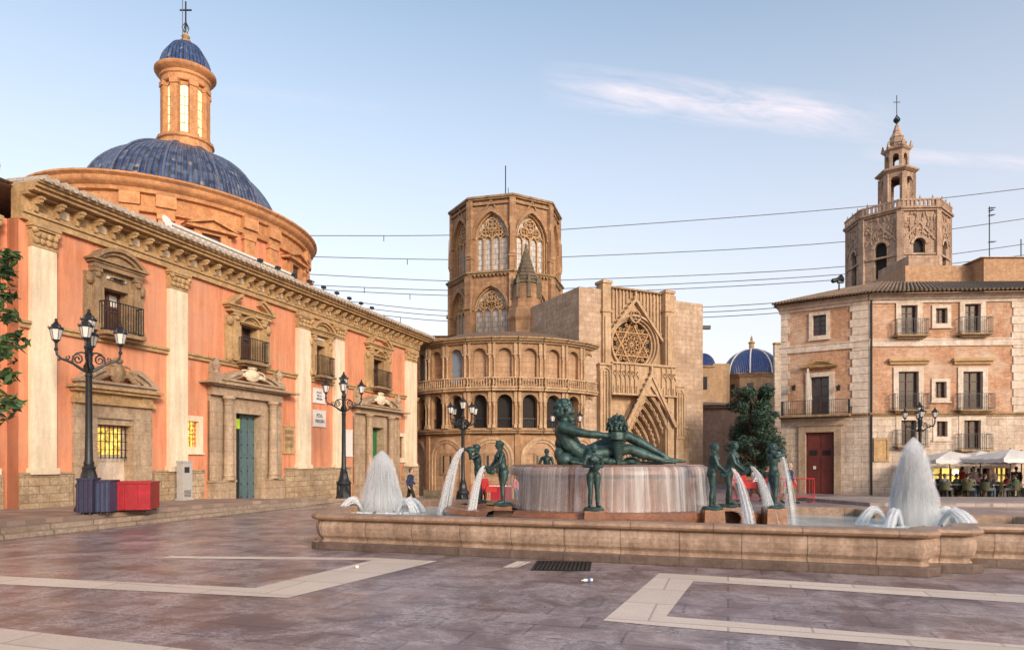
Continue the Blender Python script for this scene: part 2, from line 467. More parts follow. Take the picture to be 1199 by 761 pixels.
def spread_axis(lo, hi, inner, step):
    a = []; x = inner[0]
    while x <= inner[1] + 1e-6: a.append(x); x += step
    return sorted(set([lo, lo*.5] + a + [hi*.5, hi]))
xs = spread_axis(-900, 900, (-60, 90), 3.)
ys = spread_axis(-500, 1600, (-30, 120), 2.)
g = MB()
g.add([(x, y, ground_z(x, y)) for y in ys for x in xs],
      [(j*len(xs)+i, j*len(xs)+i+1, (j+1)*len(xs)+i+1, (j+1)*len(xs)+i) for j in range(len(ys)-1) for i in range(len(xs)-1)], smooth=True)
tag(g.build('plaza_paving', MT['paving'], sharp=False), kind='structure')

def sheet(name, pxs, mat, z=.004):
    m = MB(); pts = [gpt(x, y, z) for x, y in pxs]
    tris = tessellate_polygon([[Vector((x, y, 0)) for x, y in pts]])
    m.add([(x, y, z) for x, y in pts], tris)
    return tag(m.build(name, mat), kind='structure')
sheet('paving_stripe', [(-160,728),(0,735),(120,748),(240,762),(280,770),(-160,770)], MT['stripe'])
sheet('paving_stripe', [(-120,670),(0,674),(298,688),(436,655.5),(186,653),(200,650.6),(440,652.6),(512,656.5),(337,699.5),(0,683.5),(-120,680)], MT['stripe'])
sheet('paving_stripe', [(772,670.5),(815,673),(1199,696),(1330,704),(1330,714),(1199,705.5),(812,680),(780,721),(1199,755),(1260,760),(1230,770),(1145,762.5),(775,732.5),(706,726)], MT['stripe'])
sheet('paving_stripe', [(588,664),(606,656.5),(624,657),(606,664)], MT['stripe'])
grate_pts = [gpt(x, y, .004) for x, y in ((622,667),(630,656.5),(692,658),(690,668))]
m = MB()
for i in range(14):
    a0, a1 = (i+.0)/14, (i+.55)/14
    L = lambda p, q, t: (p[0]+(q[0]-p[0])*t, p[1]+(q[1]-p[1])*t)
    c = [L(grate_pts[0], grate_pts[3], a0), L(grate_pts[0], grate_pts[3], a1), L(grate_pts[1], grate_pts[2], a1), L(grate_pts[1], grate_pts[2], a0)]
    m.add([(x, y, .006) for x, y in c] + [(x, y, .016) for x, y in c], [(4,5,6,7),(0,1,5,4),(1,2,6,5),(2,3,7,6),(3,0,4,7)])
tag(m.build('drain_grate', MT['iron']), 'dark metal drain grate set in the paving in front of the fountain', 'drain grate')
sheet('drain_shade_sheet', [(621,667.5),(629,656),(693,657.5),(691,668.5)], MT['dark'], .003)  # flat dark sheet stands in for shade under the grate bars

WK = Frame(8., 36., 1., -.10)
# ------------------------------------------------------------------ basilica
B = Frame(-10.9, 27.3, .307, .952)
TE = B.t(488.5)
T0 = B.t(22)
def strip(name, prof, t0, t1, n, mat, frame, kind='structure'):
    """profile of (outward distance, height above the local ground) swept along a facade"""
    m = MB(); v = []
    for i in range(n+1):
        t = t0 + (t1-t0)*i/n
        for d, h in prof:
            x, y, _ = frame.at(t, -d)
            v.append((x, y, ground_z(x, y) + h))
    k = len(prof)
    m.add(v, [(i*k+j, i*k+j+1, (i+1)*k+j+1, (i+1)*k+j) for i in range(n) for j in range(k-1)])
    m.add(v[-k:], [tuple(range(k))]); m.add(v[:k], [tuple(reversed(range(k)))])
    return tag(m.build(name, mat), kind=kind)
strip('terrace', [(3.52,-.4),(3.52,.33),(-.6,.33)], -26, TE+1.5, 30, MT['terrace'], B)
for k, d in enumerate((4.24, 3.88)):
    strip('terrace_step', [(d,-.4),(d,.095+.11*k),(d-.03,.11+.11*k),(3.53,.11+.11*k)], -26, TE+1.5, 30, MT['step'], B)

strip('walkway', [(10.,-.4),(10.,.13),(9.7,.14),(.0,.14)], 6.5, 40, 24, MT['walk'], WK)
bas = thing('basilica_building', 'long orange stucco basilica with cream pilasters, carved stone portals and a blue tiled dome', 'basilica', (B.o[0], B.o[1], 0), B.rz)
ZF, ZA, ZT = 7.70, 8.38, 9.42          # capital foot, architrave, cornice top
def pz(px, py): return B.z(px, py)
def span(px0, px1): return B.t(px0), B.t(px1)
def bwin(x0, x1, y0, y1):
    c = (x0+x1)/2
    return (B.t(x0), B.t(x1), pz(c, y1), pz(c, y0))
W1 = bwin(117.5, 147, 340, 392)
W2 = bwin(279, 298.5, 381, 425)
W3 = bwin(368, 378, 405, 441)
W4 = bwin(435, 447, 421, 454)
P1 = bwin(108, 152, 498, 566); P1 = P1[:2] + (.7, P1[3])
D2 = bwin(272, 303, 484, 577); D2 = D2[:2] + (-.12, D2[3])
D4 = bwin(433, 447, 500, 575); D4 = D4[:2] + (-.6, D4[3])
S1 = bwin(218, 232, 493, 523)
S2 = bwin(465.5, 472.5, 511, 536)
holes = [rect(*q) for q in (W1, W2, W3, W4, P1, D2, D4, S1, S2)]
w = MB(); w.panel(rect(T0, TE, -1.3, 8.42), holes, 0., .55)
w.build('wall', MT['plaster'], bas)
w = MB()
w.box(T0-14, T0, .45, .9, -.5, 8.42); w.box(T0-.02+.02, T0+.6, .02, 14, -.6, 8.4)
w.box(TE-.5, TE-.004, .56, 14.4, -1.3, 9.0)
w.box(T0-14, TE-.01, 14.5, 14.9, -1.3, 9.0)
w.build('wall', MT['plaster'], bas)
# entablature
def entab(t0, t1, y, parent, ends=.0):
    e = MB()
    e.box(t0, t1, y-.14, y+.3, 8.38, 8.56); e.box(t0, t1, y-.20, y+.3, 8.562, 8.68)
    e.box(t0, t1, y-.10, y+.3, 8.682, 9.04)
    e.box(t0, t1+ends*.4, y-.34, y+.3, 9.042, 9.12); e.box(t0, t1+ends*.6, y-.58, y+.3, 9.122, 9.22)
    e.box(t0, t1+ends*.72, y-.68, y+.3, 9.222, 9.31); e.box(t0, t1+ends*.8, y-.76, y+.3, 9.312, 9.36)
    o = e.build('cornice', MT['ochre'], parent)
    r = MB(); n = int((t1-t0)/.27)
    r.box(t0, t1+ends*.8, y-.80, y+1.2, 9.365, 9.41)
    for i in range(n):
        x = t0 + (i+.5)*(t1-t0+ends*.8)/n
        r.tube([(x, y-.90, 9.43), (x, y+.6, 9.52)], .095, 7)
    r.build('roof_edge', MT['roof_edge'], parent)
    b = MB(); q = MB(); n = max(2, int((t1-t0)/.62))
    for i in range(n):
        x = t0 + (i+.5)*(t1-t0)/n
        b.box(x-.07, x+.07, y-.52, y-.1, 8.96, 9.04); b.box(x-.06, x+.06, y-.42, y-.1, 8.84, 8.96); b.box(x-.055, x+.055, y-.26, y-.1, 8.66, 8.84)
        b.ball((x, y-.44, 8.93), (.06,.07,.07), 6, 4)
        if i % 2:
            q.box(x+.16, x+.46, y-.13, y-.1, 8.74, 8.98)
    b.build('cornice_bracket', MT['ochre'], parent)['kind'] = 'stuff'
    if q.v: q.build('frieze_panel', MT['cream'], parent)['kind'] = 'stuff'
entab(T0, TE, 0., bas, 1.)
entab(T0-14, T0-.75, .45, bas)
# string course, split between the pilasters
pil_px = [(-30,7,.45), (33,62,0.), (195,216,0.), (346,361,0.), (389.5,400.5,0.), (474,485.5,0.)]
sc = MB()
stops = [T0] + [q for p in pil_px[1:] for q in span(p[0], p[1])] + [TE]
for i in range(0, len(stops)-1, 2):
    a, b2 = stops[i], stops[i+1]
    if b2 - a < .05: continue
    sc.box(a, b2, -.10, .3, 5.38, 5.50); sc.box(a, b2, -.16, .3, 5.502, 5.58)
    if i in (4, 6, 8, 10): pass
sc.build('string_course', MT['ochre'], bas)
# long panel moulding above the string course in each bay
# plinth
doors_t = sorted([span(82,178), span(236,332), span(409,470)])
edges = [T0] + [q for p in doors_t for q in p] + [TE]
for i in range(0, len(edges), 2):
    a, b2 = edges[i], edges[i+1]
    pl = MB(); pl.box(a, b2, -.13, .2, -1.4, 1.28); pl.box(a, b2, -.17, .2, 1.282, 1.34); pl.build('plinth', MT['plinth'], bas)
pl = MB(); pl.box(T0-14, T0-.2, .30, .6, -.5, 1.28); pl.build('plinth', MT['plinth'], bas)
def capital(t0, t1, y, parent):
    c = MB(); w_ = t1-t0
    c.box(t0-.02, t1+.02, y-.02, y+.2, ZF, ZF+.07)
    c.taper(t0, t1, y+.0, y+.3, ZF+.072, ZF+.45, -.05)
    c.box(t0-.08, t1+.08, y-.10, y+.3, ZA-.13, ZA)
    c.box(t0-.04, t1+.04, y-.07, y+.3, ZA-.19, ZA-.132)
    n = 4
    for r in range(2):
        for i in range(n):
            x = t0 + w_*(i+.5)/n
            c.ball((x, y-.04-.03*r, ZF+.17+.17*r), (w_/n*.45, .06, .10), 7, 5)
    for sgn in (0, 1):
        x = t0+.02 if not sgn else t1-.02
        c.ball((x, y-.09, ZA-.24), (.09,.08,.09), 8, 6)
    return c
for px0, px1, y in pil_px:
    t0, t1 = span(px0, px1)
    p = MB()
    p.box(t0, t1, y-.16, y+.2, 1.30 if y == 0 else 1.30, ZF)
    p.box(t0-.06, t1+.06, y-.21, y+.2, 1.28, 1.46)
    o = p.build('pilaster', MT['cream'], bas)
    capital(t0, t1, y-.16, bas).build('capital', MT['ochre'], o)

def seg_pediment(m, t0, t1, z0, h, y0, y1, broken=False, th=.13):
    """curved pediment: base cornice and an arched cornice"""
    w_ = t1-t0; c = (t0+t1)/2
    m.box(t0, t1, y0, y1, z0, z0+th*.55); m.box(t0-.07, t1+.07, y0-.08, y1, z0+th*.55+.002, z0+th)
    hh = h-th; R_ = (w_*w_/4+hh*hh)/(2*hh); cz = z0+th+hh-R_
    a = math.asin(min(1, (w_/2)/R_))
    cut = a*.42 if broken else 0
    rs = [(pi/2-a, pi/2-cut), (pi/2+cut, pi/2+a)] if broken else [(pi/2-a, pi/2+a)]
    for a0, a1 in rs:
        m.arc_band(c, cz, R_-th*.9, R_, a0, a1, y0-.06, y1, 12)
        m.arc_band(c, cz, R_-th*1.7, R_-th*.9-.003, a0, a1, y0+.04, y1, 12)
    if not broken:
        n = 12
        pts = [(c + (R_-th*1.7-.003)*cos(pi/2-a+2*a*i/n), max(z0+th+.003, cz + (R_-th*1.7-.003)*sin(pi/2-a+2*a*i/n))) for i in range(n+1)]
        m.prism(pts, y0+.14, y1)
def tri_pediment(m, t0, t1, z0, h, y0, y1, th=.12):
    c = (t0+t1)/2
    m.box(t0, t1, y0, y1, z0, z0+th)
    m.prism([(t0-.06, z0+th+.003), (t0+.16, z0+th+.003), (c, z0+h-th*.9), (t1-.16, z0+th+.003), (t1+.06, z0+th+.003), (c, z0+h)], y0-.06, y1)
    m.prism([(t0+.17, z0+th+.004), (t1-.17, z0+th+.004), (c, z0+h-th*.95)], y0+.12, y1)
def scrollwork(m, c, z, w_, h, y, seed=1):
    """heap of carved ornament round a shield"""
    r = random.Random(seed)
    m.ball((c, y, z+h*.48), (w_*.20, .10, h*.42), 12, 8)
    m.ball((c, y-.04, z+h*.50), (w_*.12, .09, h*.27), 10, 6)
    m.ball((c, y, z+h*.95), (w_*.13, .10, h*.13), 10, 6)
    for s in (-1, 1):
        for i in range(6):
            f = i/5
            m.ball((c+s*w_*(.24+.28*f), y+.02, z+h*(.42-.30*f)+.04*r.random()), (w_*.075, .08, h*(.15-.03*f)), 8, 5)
        m.tube([(c+s*w_*(.18+.14*cos(t_*.9)), y-.03, z+h*(.55+.22*sin(t_*.9))) for t_ in range(7)], .035, 6)

def window_unit(q, parent, rail=True, leaf=True, ytop=None, lab=None):
    t0, t1, z0, z1 = q; w_ = t1-t0; c = (t0+t1)/2
    g = MB(); g.box(t0, t1, .30, .34, z0, z1)
    o = g.build('window', MT['glass'], parent)
    f = MB()
    for a, b2 in ((t0, t0+.07), (t1-.07, t1), (c-.05, c+.05)): f.box(a, b2, .22, .298, z0, z1)
    f.box(t0+.07, t1-.07, .22, .297, z1-.1, z1-.002); f.box(t0+.07, t1-.07, .22, .297, z0+.75, z0+.83)
    f.box(t0+.07, t1-.07, .23, .296, z1-.55, z1-.47)
    f.box(t0+.07, t1-.07, .25, .295, z0, z0+.75)
    f.build('frame', MT['shutter'], o)
    if leaf:
        s = MB()
        for i in range(6):
            pass
    if rail:
        r = MB(); y0 = -.52
        n = max(6, int((w_+.5)/.10))
        a, b2 = t0-.22, t1+.22
        for i in range(n+1):
            x = a+(b2-a)*i/n
            r.box(x-.009, x+.009, y0-.009, y0+.009, z0+.04, z0+.92)
        for i in range(5):
            y = y0 + (.5)*(i+1)/5
            for x in (a, b2): r.box(x-.009, x+.009, y-.009, y+.009, z0+.04, z0+.92)
        for z in (z0+.05, z0+.9):
            r.box(a, b2, y0-.016, y0+.016, z, z+.03)
            for x in (a, b2): r.box(x-.016, x+.016, y0+.016, .0, z, z+.03)
        r.build('balcony_railing', MT['iron'], o)
        s = MB(); s.box(a-.06, b2+.06, y0-.07, .29, z0-.11, z0); s.box(a+.05, b2-.05, y0+.1, .0, z0-.2, z0-.112)
        s.build('sill', MT['ochre_dark'], o)
    return o
def surround(q, parent, jw, zped, hped, style, pw, deep=.32, mat='ochre', extra=None, zfoot=None, name='window_surround'):
    """carved stone surround with side pilasters and a pediment"""
    t0, t1, z0, z1 = q; c = (t0+t1)/2
    f = MB(); zb = zfoot if zfoot is not None else z0
    for s in (-1, 1):
        e = t0 if s < 0 else t1
        a, b2 = (e-.16, e+.02) if s < 0 else (e-.02, e+.16)
        f.box(a, b2, -.14, .215, zb, z1+.16)
        a, b2 = (e-.17-jw*.5, e-.17) if s < 0 else (e+.17, e+.17+jw*.5)
        f.box(a, b2, -.22, .2, zb, zped-.26); f.box(a-.04, b2+.04, -.26, .2, zped-.258, zped-.14)
        f.box(a-.03, b2+.03, -.27, .2, zb, zb+.22)
        f.ball(((a+b2)/2, -.25, zped-.36), ((b2-a)*.5, .07, .1), 8, 5)
        a, b2 = (e-.19-jw, e-.18-jw*.5) if s < 0 else (e+.18+jw*.5, e+.19+jw)
        f.box(a, b2, -.12, .2, zb, zped-.3)
        f.ball(((a+b2)/2, -.16, zb+.1), ((b2-a)*.55, .1, .18), 8, 5); f.ball(((a+b2)/2, -.16, zped-.5), ((b2-a)*.55, .1, .2), 8, 5)
    f.box(t0+.021, t1-.021, -.14, .215, z1-.02, z1+.16)
    f.box(t0-.15, t1+.15, -.10, .2, z1+.162, zped-.14)
    f.box(c-pw*.92, c+pw*.92, -.28, .2, zped-.138, zped-.002)
    o = f.build(name, MT[mat], parent)
    p = MB()
    if style == 'seg': seg_pediment(p, c-pw, c+pw, zped, hped, -deep, .2)
    elif style == 'tri': tri_pediment(p, c-pw, c+pw, zped, hped, -deep, .2)
    else:
        seg_pediment(p, c-pw, c+pw, zped, hped, -deep, .2, True)
        seg_pediment(p, c-pw*.45, c+pw*.45, zped-.55, .42, -deep*.7, .2, False, .08)
    if extra: extra(p, c)
    p.build('pediment', MT[mat], o)
    return o
# bay with the pale crest over the window
zp = pz(136, 317)
o_w1 = window_unit(W1, bas)
set_mat(o_w1, MT['lamp_glass'])
surround(W1, bas, .42, zp, .62, 'seg', .98, mat='ochre_dark')
m = MB(); c1 = (W1[0]+W1[1])/2; m.box(c1-.34, c1+.34, -.16, -.098, W1[3]+.28, zp-.30); m.build('crest_panel', MT['white'], bas)
m = MB(); scrollwork(m, c1, W1[3]+.30, .5, zp-.64-W1[3], -.19, 3); m.build('crest', MT['iron'], bas)
zp = pz(288, 367)
window_unit(W2, bas)
surround(W2, bas, .62, zp, .75, 'broken', 1.35, mat='ochre', zfoot=5.6)
zp = pz(376, 392)
window_unit(W3, bas, True)
surround(W3, bas, .40, zp, .62, 'seg', .95, mat='ochre')
m = MB(); c1 = (W3[0]+W3[1])/2; m.box(c1-.25, c1+.25, -.14, -.098, W3[3]+.26, zp-.24); m.build('crest_panel', MT['white'], bas)
zp = pz(441, 408)
window_unit(W4, bas, True)
surround(W4, bas, .62, zp, .75, 'broken', 1.35, mat='ochre', zfoot=5.6)
# small framed windows beside the portals
for q in (S1, S2):
    t0, t1, z0, z1 = q
    g = MB(); g.box(t0, t1, .2, .25, z0, z1); o = g.build('window', MT['lit'] if q is S1 else MT['glass'], bas)
    f = MB()
    f.panel(rect(t0-.2, t1+.2, z0-.22, z1+.2), [rect(t0+.001, t1-.001, z0+.001, z1-.001)], -.05, .1)
    f.box(t0-.24, t1+.24, -.09, .1, z0-.28, z0-.222)
    f.build('frame', MT['cream'], o)
    b = MB()
    for i in range(1, 4): x = t0+(t1-t0)*i/4; b.box(x-.008, x+.008, .1, .116, z0, z1)
    for i in range(1, 6): z = z0+(z1-z0)*i/6; b.box(t0, t1, .118, .13, z-.008, z+.008)
    b.build('window_bars', MT['iron'], o)

def portal(q, parent, xl, xr, xpl, xpr, ye0, ye1, yp, seed, cols=True):
    """door surround: xl..xr outer jambs, xpl..xpr cornice, all in photograph pixels at the door's own distance"""
    t0, t1, z0, z1 = q; c = (t0+t1)/2
    a, b2 = B.t(xl), B.t(xr); pa, pb = B.t(xpl), B.t(xpr)
    ze0, ze1, zp1 = pz((xl+xr)/2, ye1), pz((xl+xr)/2, ye0), pz((xl+xr)/2, yp)
    f = MB()
    zb = -1.2
    for s in (-1, 1):
        e = t0 if s < 0 else t1
        o_ = a if s < 0 else b2
        x0, x1 = (e-.26, e+.03) if s < 0 else (e-.03, e+.26)
        f.box(x0, x1, -.16, .52, zb, z1+.26)
        x0, x1 = (o_, e-.27) if s < 0 else (e+.27, o_)
        f.box(x0, x1, -.10, .3, zb, ze0-.002)
        f.box(x0-.03, x1+.03, -.36, .0, zb, z0+.95)
        f.box(x0-.07, x1+.07, -.40, .0, z0+.952, z0+1.03)
        if abs(x1-x0) > .9:
            xm = o_+.16*(-s)
            f.box(min(xm-.16,xm+.16), max(xm-.16,xm+.16), -.22, .0, z0+1.03, ze0-.22)
    f.box(t0+.031, t1-.031, -.16, .52, z1-.03, z1+.26)
    f.box(t0-.25, t1+.25, -.12, .3, z1+.262, ze0-.002)
    f.box(a-.03, b2+.03, -.30, .3, ze0, ze0+(ze1-ze0)*.28); f.box(a-.02, b2+.02, -.26, .3, ze0+(ze1-ze0)*.282, ze0+(ze1-ze0)*.72)
    f.box(a-.12, b2+.12, -.44, .3, ze0+(ze1-ze0)*.722, ze1-.07); f.box(pa, pb, -.56, .3, ze1-.068, ze1)
    o = f.build('portal_surround', MT['portal'], parent)
    if cols:
        for s in (-1, 1):
            x = (t0-.55) if s < 0 else (t1+.55)
            k = MB()
            k.lathe([(.25,z0+1.03),(.25,z0+1.09),(.21,z0+1.15),(.235,z0+1.2),(.20,z0+1.27),(.195,z0+2.2),(.165,ze0-.36),(.19,ze0-.33),(.165,ze0-.28),(.22,ze0-.12),(.25,ze0-.1),(.25,ze0-.001)], 16, (x, -.30))
            k.build('column', MT['portal'], o)
    p = MB()
    pw = (b2-a)/2*.86
    seg_pediment(p, c-pw, c+pw, ze1+.002, zp1-ze1, -.44, .2, True, .16)
    p.build('pediment', MT['portal'], o)
    k = MB(); scrollwork(k, c, ze1+.16, (b2-a)*.55, (zp1-ze1)*.95, -.32, seed); k.build('carved_crest', MT['cream'], o)
    for s in (-1, 1):
        u = MB()
        x = a+.2 if s < 0 else b2-.2
        u.taper(x-.2, x+.2, -.42, -.02, ze1+.002, ze1+.35, .02)
        u.lathe([(.17,ze1+.352),(.08,ze1+.45),(.17,ze1+.62),(.18,ze1+.72),(.06,ze1+.86),(.07,ze1+.92),(.01,ze1+1.0)], 12, (x, -.22))
        u.box(x-.17, x+.17, -.14, .1, ze1+.352, 5.4)
        u.build('urn', MT['portal'], o)
    return o
po = portal(D2, bas, 243, 325, 232, 339, 453, 467, 434, 5)
t0, t1, z0, z1 = D2; c = (t0+t1)/2
d = MB(); d.box(t0+.03, c-.13, .225, .26, z0, z1-.03); d.build('door_shade_sheet', MT['dark'], bas)  # dark sheet painted in place of shade inside the half-open doorway
d = MB(); d.box(c-.12, t1-.03, .20, .28, z0+.01, z1-.03)
for zz in (.25, .75):
    for k in range(2):
        xx = c-.05+k*(t1-c)*.48
        d.box(xx, xx+(t1-c)*.38, .17, .199, z0+(z1-z0)*(zz-.2), z0+(z1-z0)*(zz+.18))
o = d.build('door', MT['slate_door'], bas)
h = MB()
for i in range(7):
    for k in range(3): h.ball((c-.08+k*(t1-c)*.46, .165, z0+.3+i*(z1-z0-.5)/6), .03, 6, 4)
h.build('door_studs', MT['iron'], o)['kind'] = 'stuff'
m = MB(); m.box(t0+.34, t0+.72, .20, .222, z1-.62, z1-.22); m.build('exit_notice', plain('lime_notice', (.42,.62,.05), .5), bas)
portal(D4, bas, 413, 464.5, 407, 471, 479, 486.5, 463, 9)
t0, t1, z0, z1 = D4; c = (t0+t1)/2
d = MB(); d.box(t0+.02, t1-.02, .30, .36, z0+.01, z1-.02)
for k in range(6):
    xx = t0+.06+k*(t1-t0-.1)/6; d.box(xx, xx+(t1-t0)/6*.7, .27, .299, z0+.1, z1-.1)
d.build('door', MT['green_door'], bas)
# closed portal with a barred window and a broken pediment
t0, t1, z0, z1 = P1; c = (t0+t1)/2
f = MB()
a, b2 = B.t(84), B.t(175); ze0, ze1 = pz(130, 475), pz(130, 456)
f.box(a, t0-.01, -.12, .3, .2, ze0-.002); f.box(t1+.01, b2, -.12, .3, .2, ze0-.002); f.box(t0-.008, t1+.008, -.12, .3, z1+.01, ze0-.003)
f.box(t0-.24, t0+.02, -.20, .5, .2, z1+.2); f.box(t1-.02, t1+.24, -.20, .5, .2, z1+.2); f.box(t0-.24, t1+.24, -.20, .2, z1+.202, z1+.38)
o = f.build('portal_surround', MT['portal'], bas)
f = MB(); f.box(a-.05, b2+.05, -.24, .3, ze0, ze0+.14); f.box(a, b2, -.16, .3, ze0+.142, ze1-.16)
f.box(a-.10, b2+.14, -.34, .3, ze1-.158, ze1-.06); f.box(a-.2, b2+.22, -.44, .3, ze1-.058, ze1+.02)
for xx in (a+.1, c-.18, b2-.46): f.box(xx, xx+.36, -.20, .3, ze0+.143, ze1-.161)
f.build('entablature', MT['ochre'], o)
f = MB(); seg_pediment(f, a+.05, b2-.05, ze1+.022, pz(130, 428)-ze1, -.36, .2, True, .17); f.build('pediment', MT['portal'], o)
f = MB(); scrollwork(f, c, ze1+.12, 1.5, pz(130, 424)-ze1-.05, -.26, 4); f.build('carved_crest', MT['ochre_dark'], o)
f = MB(); f.box(t0+.021, t1-.021, .22, .5, .2, z1); f.build('blocking_wall', MT['pale'], bas)
q = (B.t(109), B.t(145.5), pz(127, 532), pz(127, 501))
f = MB(); f.box(q[0], q[1], .17, .219, q[2], q[3]); o = f.build('window', MT['lit'], bas)
f = MB()
for i in range(9): x = q[0]-.04+(q[1]-q[0]+.08)*i/8; f.box(x-.012, x+.012, -.02, .004, q[2]-.12, q[3]+.1)
for i in range(5): z = q[2]-.1+(q[3]-q[2]+.18)*i/4; f.box(q[0]-.08, q[1]+.08, -.028, -.021, z-.012, z+.012)
for x in (q[0]-.06, q[1]+.06):
    for z in (q[2]-.09, q[3]+.07): f.box(x-.015, x+.015, -.03, .22, z-.015, z+.015)
f.build('window_bars', MT['iron'], o)
# tablets on the wall
def lettering(parent, t0, t1, z0, z1, rows, y, mat, seed=0, words_=None):
    """rows of small raised letters standing for the worn inscription"""
    txt = words_
    out = []
    for i, line in enumerate(txt):
        cu = bpy.data.curves.new('inscription', 'FONT'); cu.body = line
        cu.align_x = 'CENTER'; cu.align_y = 'CENTER'; cu.extrude = .006
        hgt = (z1-z0)/len(txt)
        cu.size = min(hgt*.92, (t1-t0)/max(1, len(line))*1.55)
        tmp = bpy.data.objects.new('inscription', cu); COL.objects.link(tmp)
        bpy.context.view_layer.update()
        me = bpy.data.meshes.new_from_object(tmp.evaluated_get(bpy.context.evaluated_depsgraph_get()))
        bpy.data.objects.remove(tmp)
        me.materials.clear(); me.materials.append(mat)
        o = bpy.data.objects.new('inscription', me); COL.objects.link(o); o.parent = parent
        o.matrix_local = Matrix.Translation(((t0+t1)/2, y, z1-hgt*(i+.5))) @ Matrix.Rotation(rad(90), 4, 'X')
        out.append(o)
    return out
for i, (x0, x1, y0, y1, txt, mat) in enumerate(((366,379.5,456,471,('PLAZA','DE LA','VIRGEN'),'white'), (366,380.5,481.5,498.5,('PZA.','VIRGEN'),'white'),
        (331,344,500,530,None,'ochre'), (402.5,412,504,533.5,None,'white'))):
    q = bwin(x0, x1, y0, y1)
    f = MB(); f.box(q[0], q[1], -.045, .0-.002, q[2], q[3])
    f.box(q[0]-.03, q[1]+.03, -.06, -.003, q[3]+.001, q[3]+.05); f.box(q[0]-.03, q[1]+.03, -.06, -.003, q[2]-.05, q[2]-.001)
    o = f.build('wall_tablet', MT[mat], bas)
    if txt: lettering(o, q[0]+.08, q[1]-.08, q[2]+.08, q[3]-.08, 3, -.05, MT['iron'], words_=txt)
    elif i == 2:
        f = MB()
        for k in range(3): f.box(q[0]+.1, q[1]-.1, -.06, -.046, q[2]+.25+k*.3, q[2]+.42+k*.3)
        f.build('relief', MT['ochre_dark'], o)
# roof behind the cornice
r = MB()
r.add([(T0-14, .2, 9.40), (TE, .2, 9.40), (TE, 14.8, 10.0), (T0-14, 14.8, 10.0)], [(0,1,2,3)])
r.add([(T0-14, .2, 9.30), (TE, .2, 9.30), (TE, 14.8, 9.0), (T0-14, 14.8, 9.0)], [(3,2,1,0)])
r.build('roof', MT['roof_edge'], bas)
# drum, dome and lantern
CT, CY = 5.88, 8.48
A_, B_ = 7.5, 6.0
Md = Matrix.Translation((CT, CY, 0))
def on_drum(a, k=1.0): return Vector((A_*k*cos(a), B_*k*sin(a), 0))
d = MB()
d.lathe([(.92,8.8),(.92,12.55)], 64, sx=A_, sy=B_)
drum = d.build('drum', MT['plaster'], bas, Md)
d = MB()
d.lathe([(.94,8.9),(.95,8.9),(.96,9.9),(.95,10.2),(.923,10.2)], 64, sx=A_, sy=B_); d.build('base_moulding', MT['drum'], drum); d = MB()
d.lathe([(.923,12.35),(.95,12.36),(.955,12.6),(.935,12.62),(.935,13.1),(.96,13.15),(.965,13.3),(.99,13.4),(1.0,13.5),(1.0,13.62),(1.02,13.72),(1.02,13.80),(.80,13.95)], 64, sx=A_, sy=B_)
d.build('cornice', MT['drum'], drum)
n = 8
for i in range(n):
    a = 2*pi*i/n + rad(14)
    # window axis
    p = on_drum(a, .925); nrm = Vector((cos(a)/A_, sin(a)/B_, 0)).normalized()
    rz = math.atan2(nrm.y, nrm.x) + pi/2
    Mw = Matrix.Translation(p) @ Matrix.Rotation(rz, 4, 'Z')
    g = MB(); g.box(-.42, .42, -.08, .3, 10.65, 11.75)
    o = g.build('window', MT['glass'], drum, Mw)
    f = MB()
    f.box(-.75, -.421, -.22, .3, 10.4, 11.85); f.box(.421, .75, -.22, .3, 10.4, 11.85); f.box(-.75, .75, -.22, .3, 11.852, 12.0); f.box(-.85, .85, -.3, .3, 10.25, 10.398)
    f.box(-.95, -.76, -.12, .3, 10.4, 11.9); f.box(.76, .95, -.12, .3, 10.4, 11.9)
    tri_pediment(f, -1.15, 1.15, 12.002, .55, -.42, .3)
    f.build('frame', MT['drum'], o)
    for s in (-1, 1):
        a2 = a + s*pi/n*.72
        p = on_drum(a2, .925); nrm = Vector((cos(a2)/A_, sin(a2)/B_, 0)).normalized()
        rz = math.atan2(nrm.y, nrm.x) + pi/2
        Mw2 = Matrix.Translation(p) @ Matrix.Rotation(rz, 4, 'Z')
        f = MB(); f.box(-.3, .3, -.16, .3, 10.2, 12.35); f.box(-.36, .36, -.22, .3, 12.1, 12.352); f.box(-.36, .36, -.22, .3, 10.198, 10.4)
        f.box(-.4, .4, -.30, .3, 12.6, 13.12)
        f.build('pilaster', MT['drum'], drum, Mw2)
def tile_mat(name, c1, c2, speck, ribs, rows, R0, band=None):
    m, nt, b = nodes_of(name); N = NT(nt)
    o, p = N.coords()
    th = N.math('MULTIPLY', N.math('ARCTAN2', p[1], p[0]), ribs/2/pi)
    v = N.math('MULTIPLY', p[2], rows)
    fr = N.math('FRACT', th)
    cellv = N.xyz(N.math('FLOOR', th), N.math('FLOOR', v), 0.)
    wn_ = N.n('ShaderNodeTexWhiteNoise', noise_dimensions='2D'); N.put(cellv, wn_.inputs['Vector'])
    rnd = wn_.outputs['Value']
    col = N.mix(rnd, c1, c2)
    col = N.mix(N.math('GREATER_THAN', N.math('ADD', rnd, N.math('MULTIPLY', N.noise(o, .9, 4, .7), .6)), 1.27), col, speck)
    ridge = N.math('SINE', N.math('MULTIPLY', fr, pi))
    # every other channel is bare mortar between the glazed covers
    col = N.mix(N.math('LESS_THAN', ridge, .34), col, N.mix(N.ramp(N.noise(o, 2.2, 5, .7), .35, .65), (.035,.032,.04), (.27,.22,.18)))
    N.put(col, b.inputs['Base Color']); b.inputs['Roughness'].default_value = .34
    rowf = N.math('MULTIPLY', N.math('FRACT', v), -.35)
    N.bump(N.math('ADD', ridge, rowf), .9, .12, b)
    return m
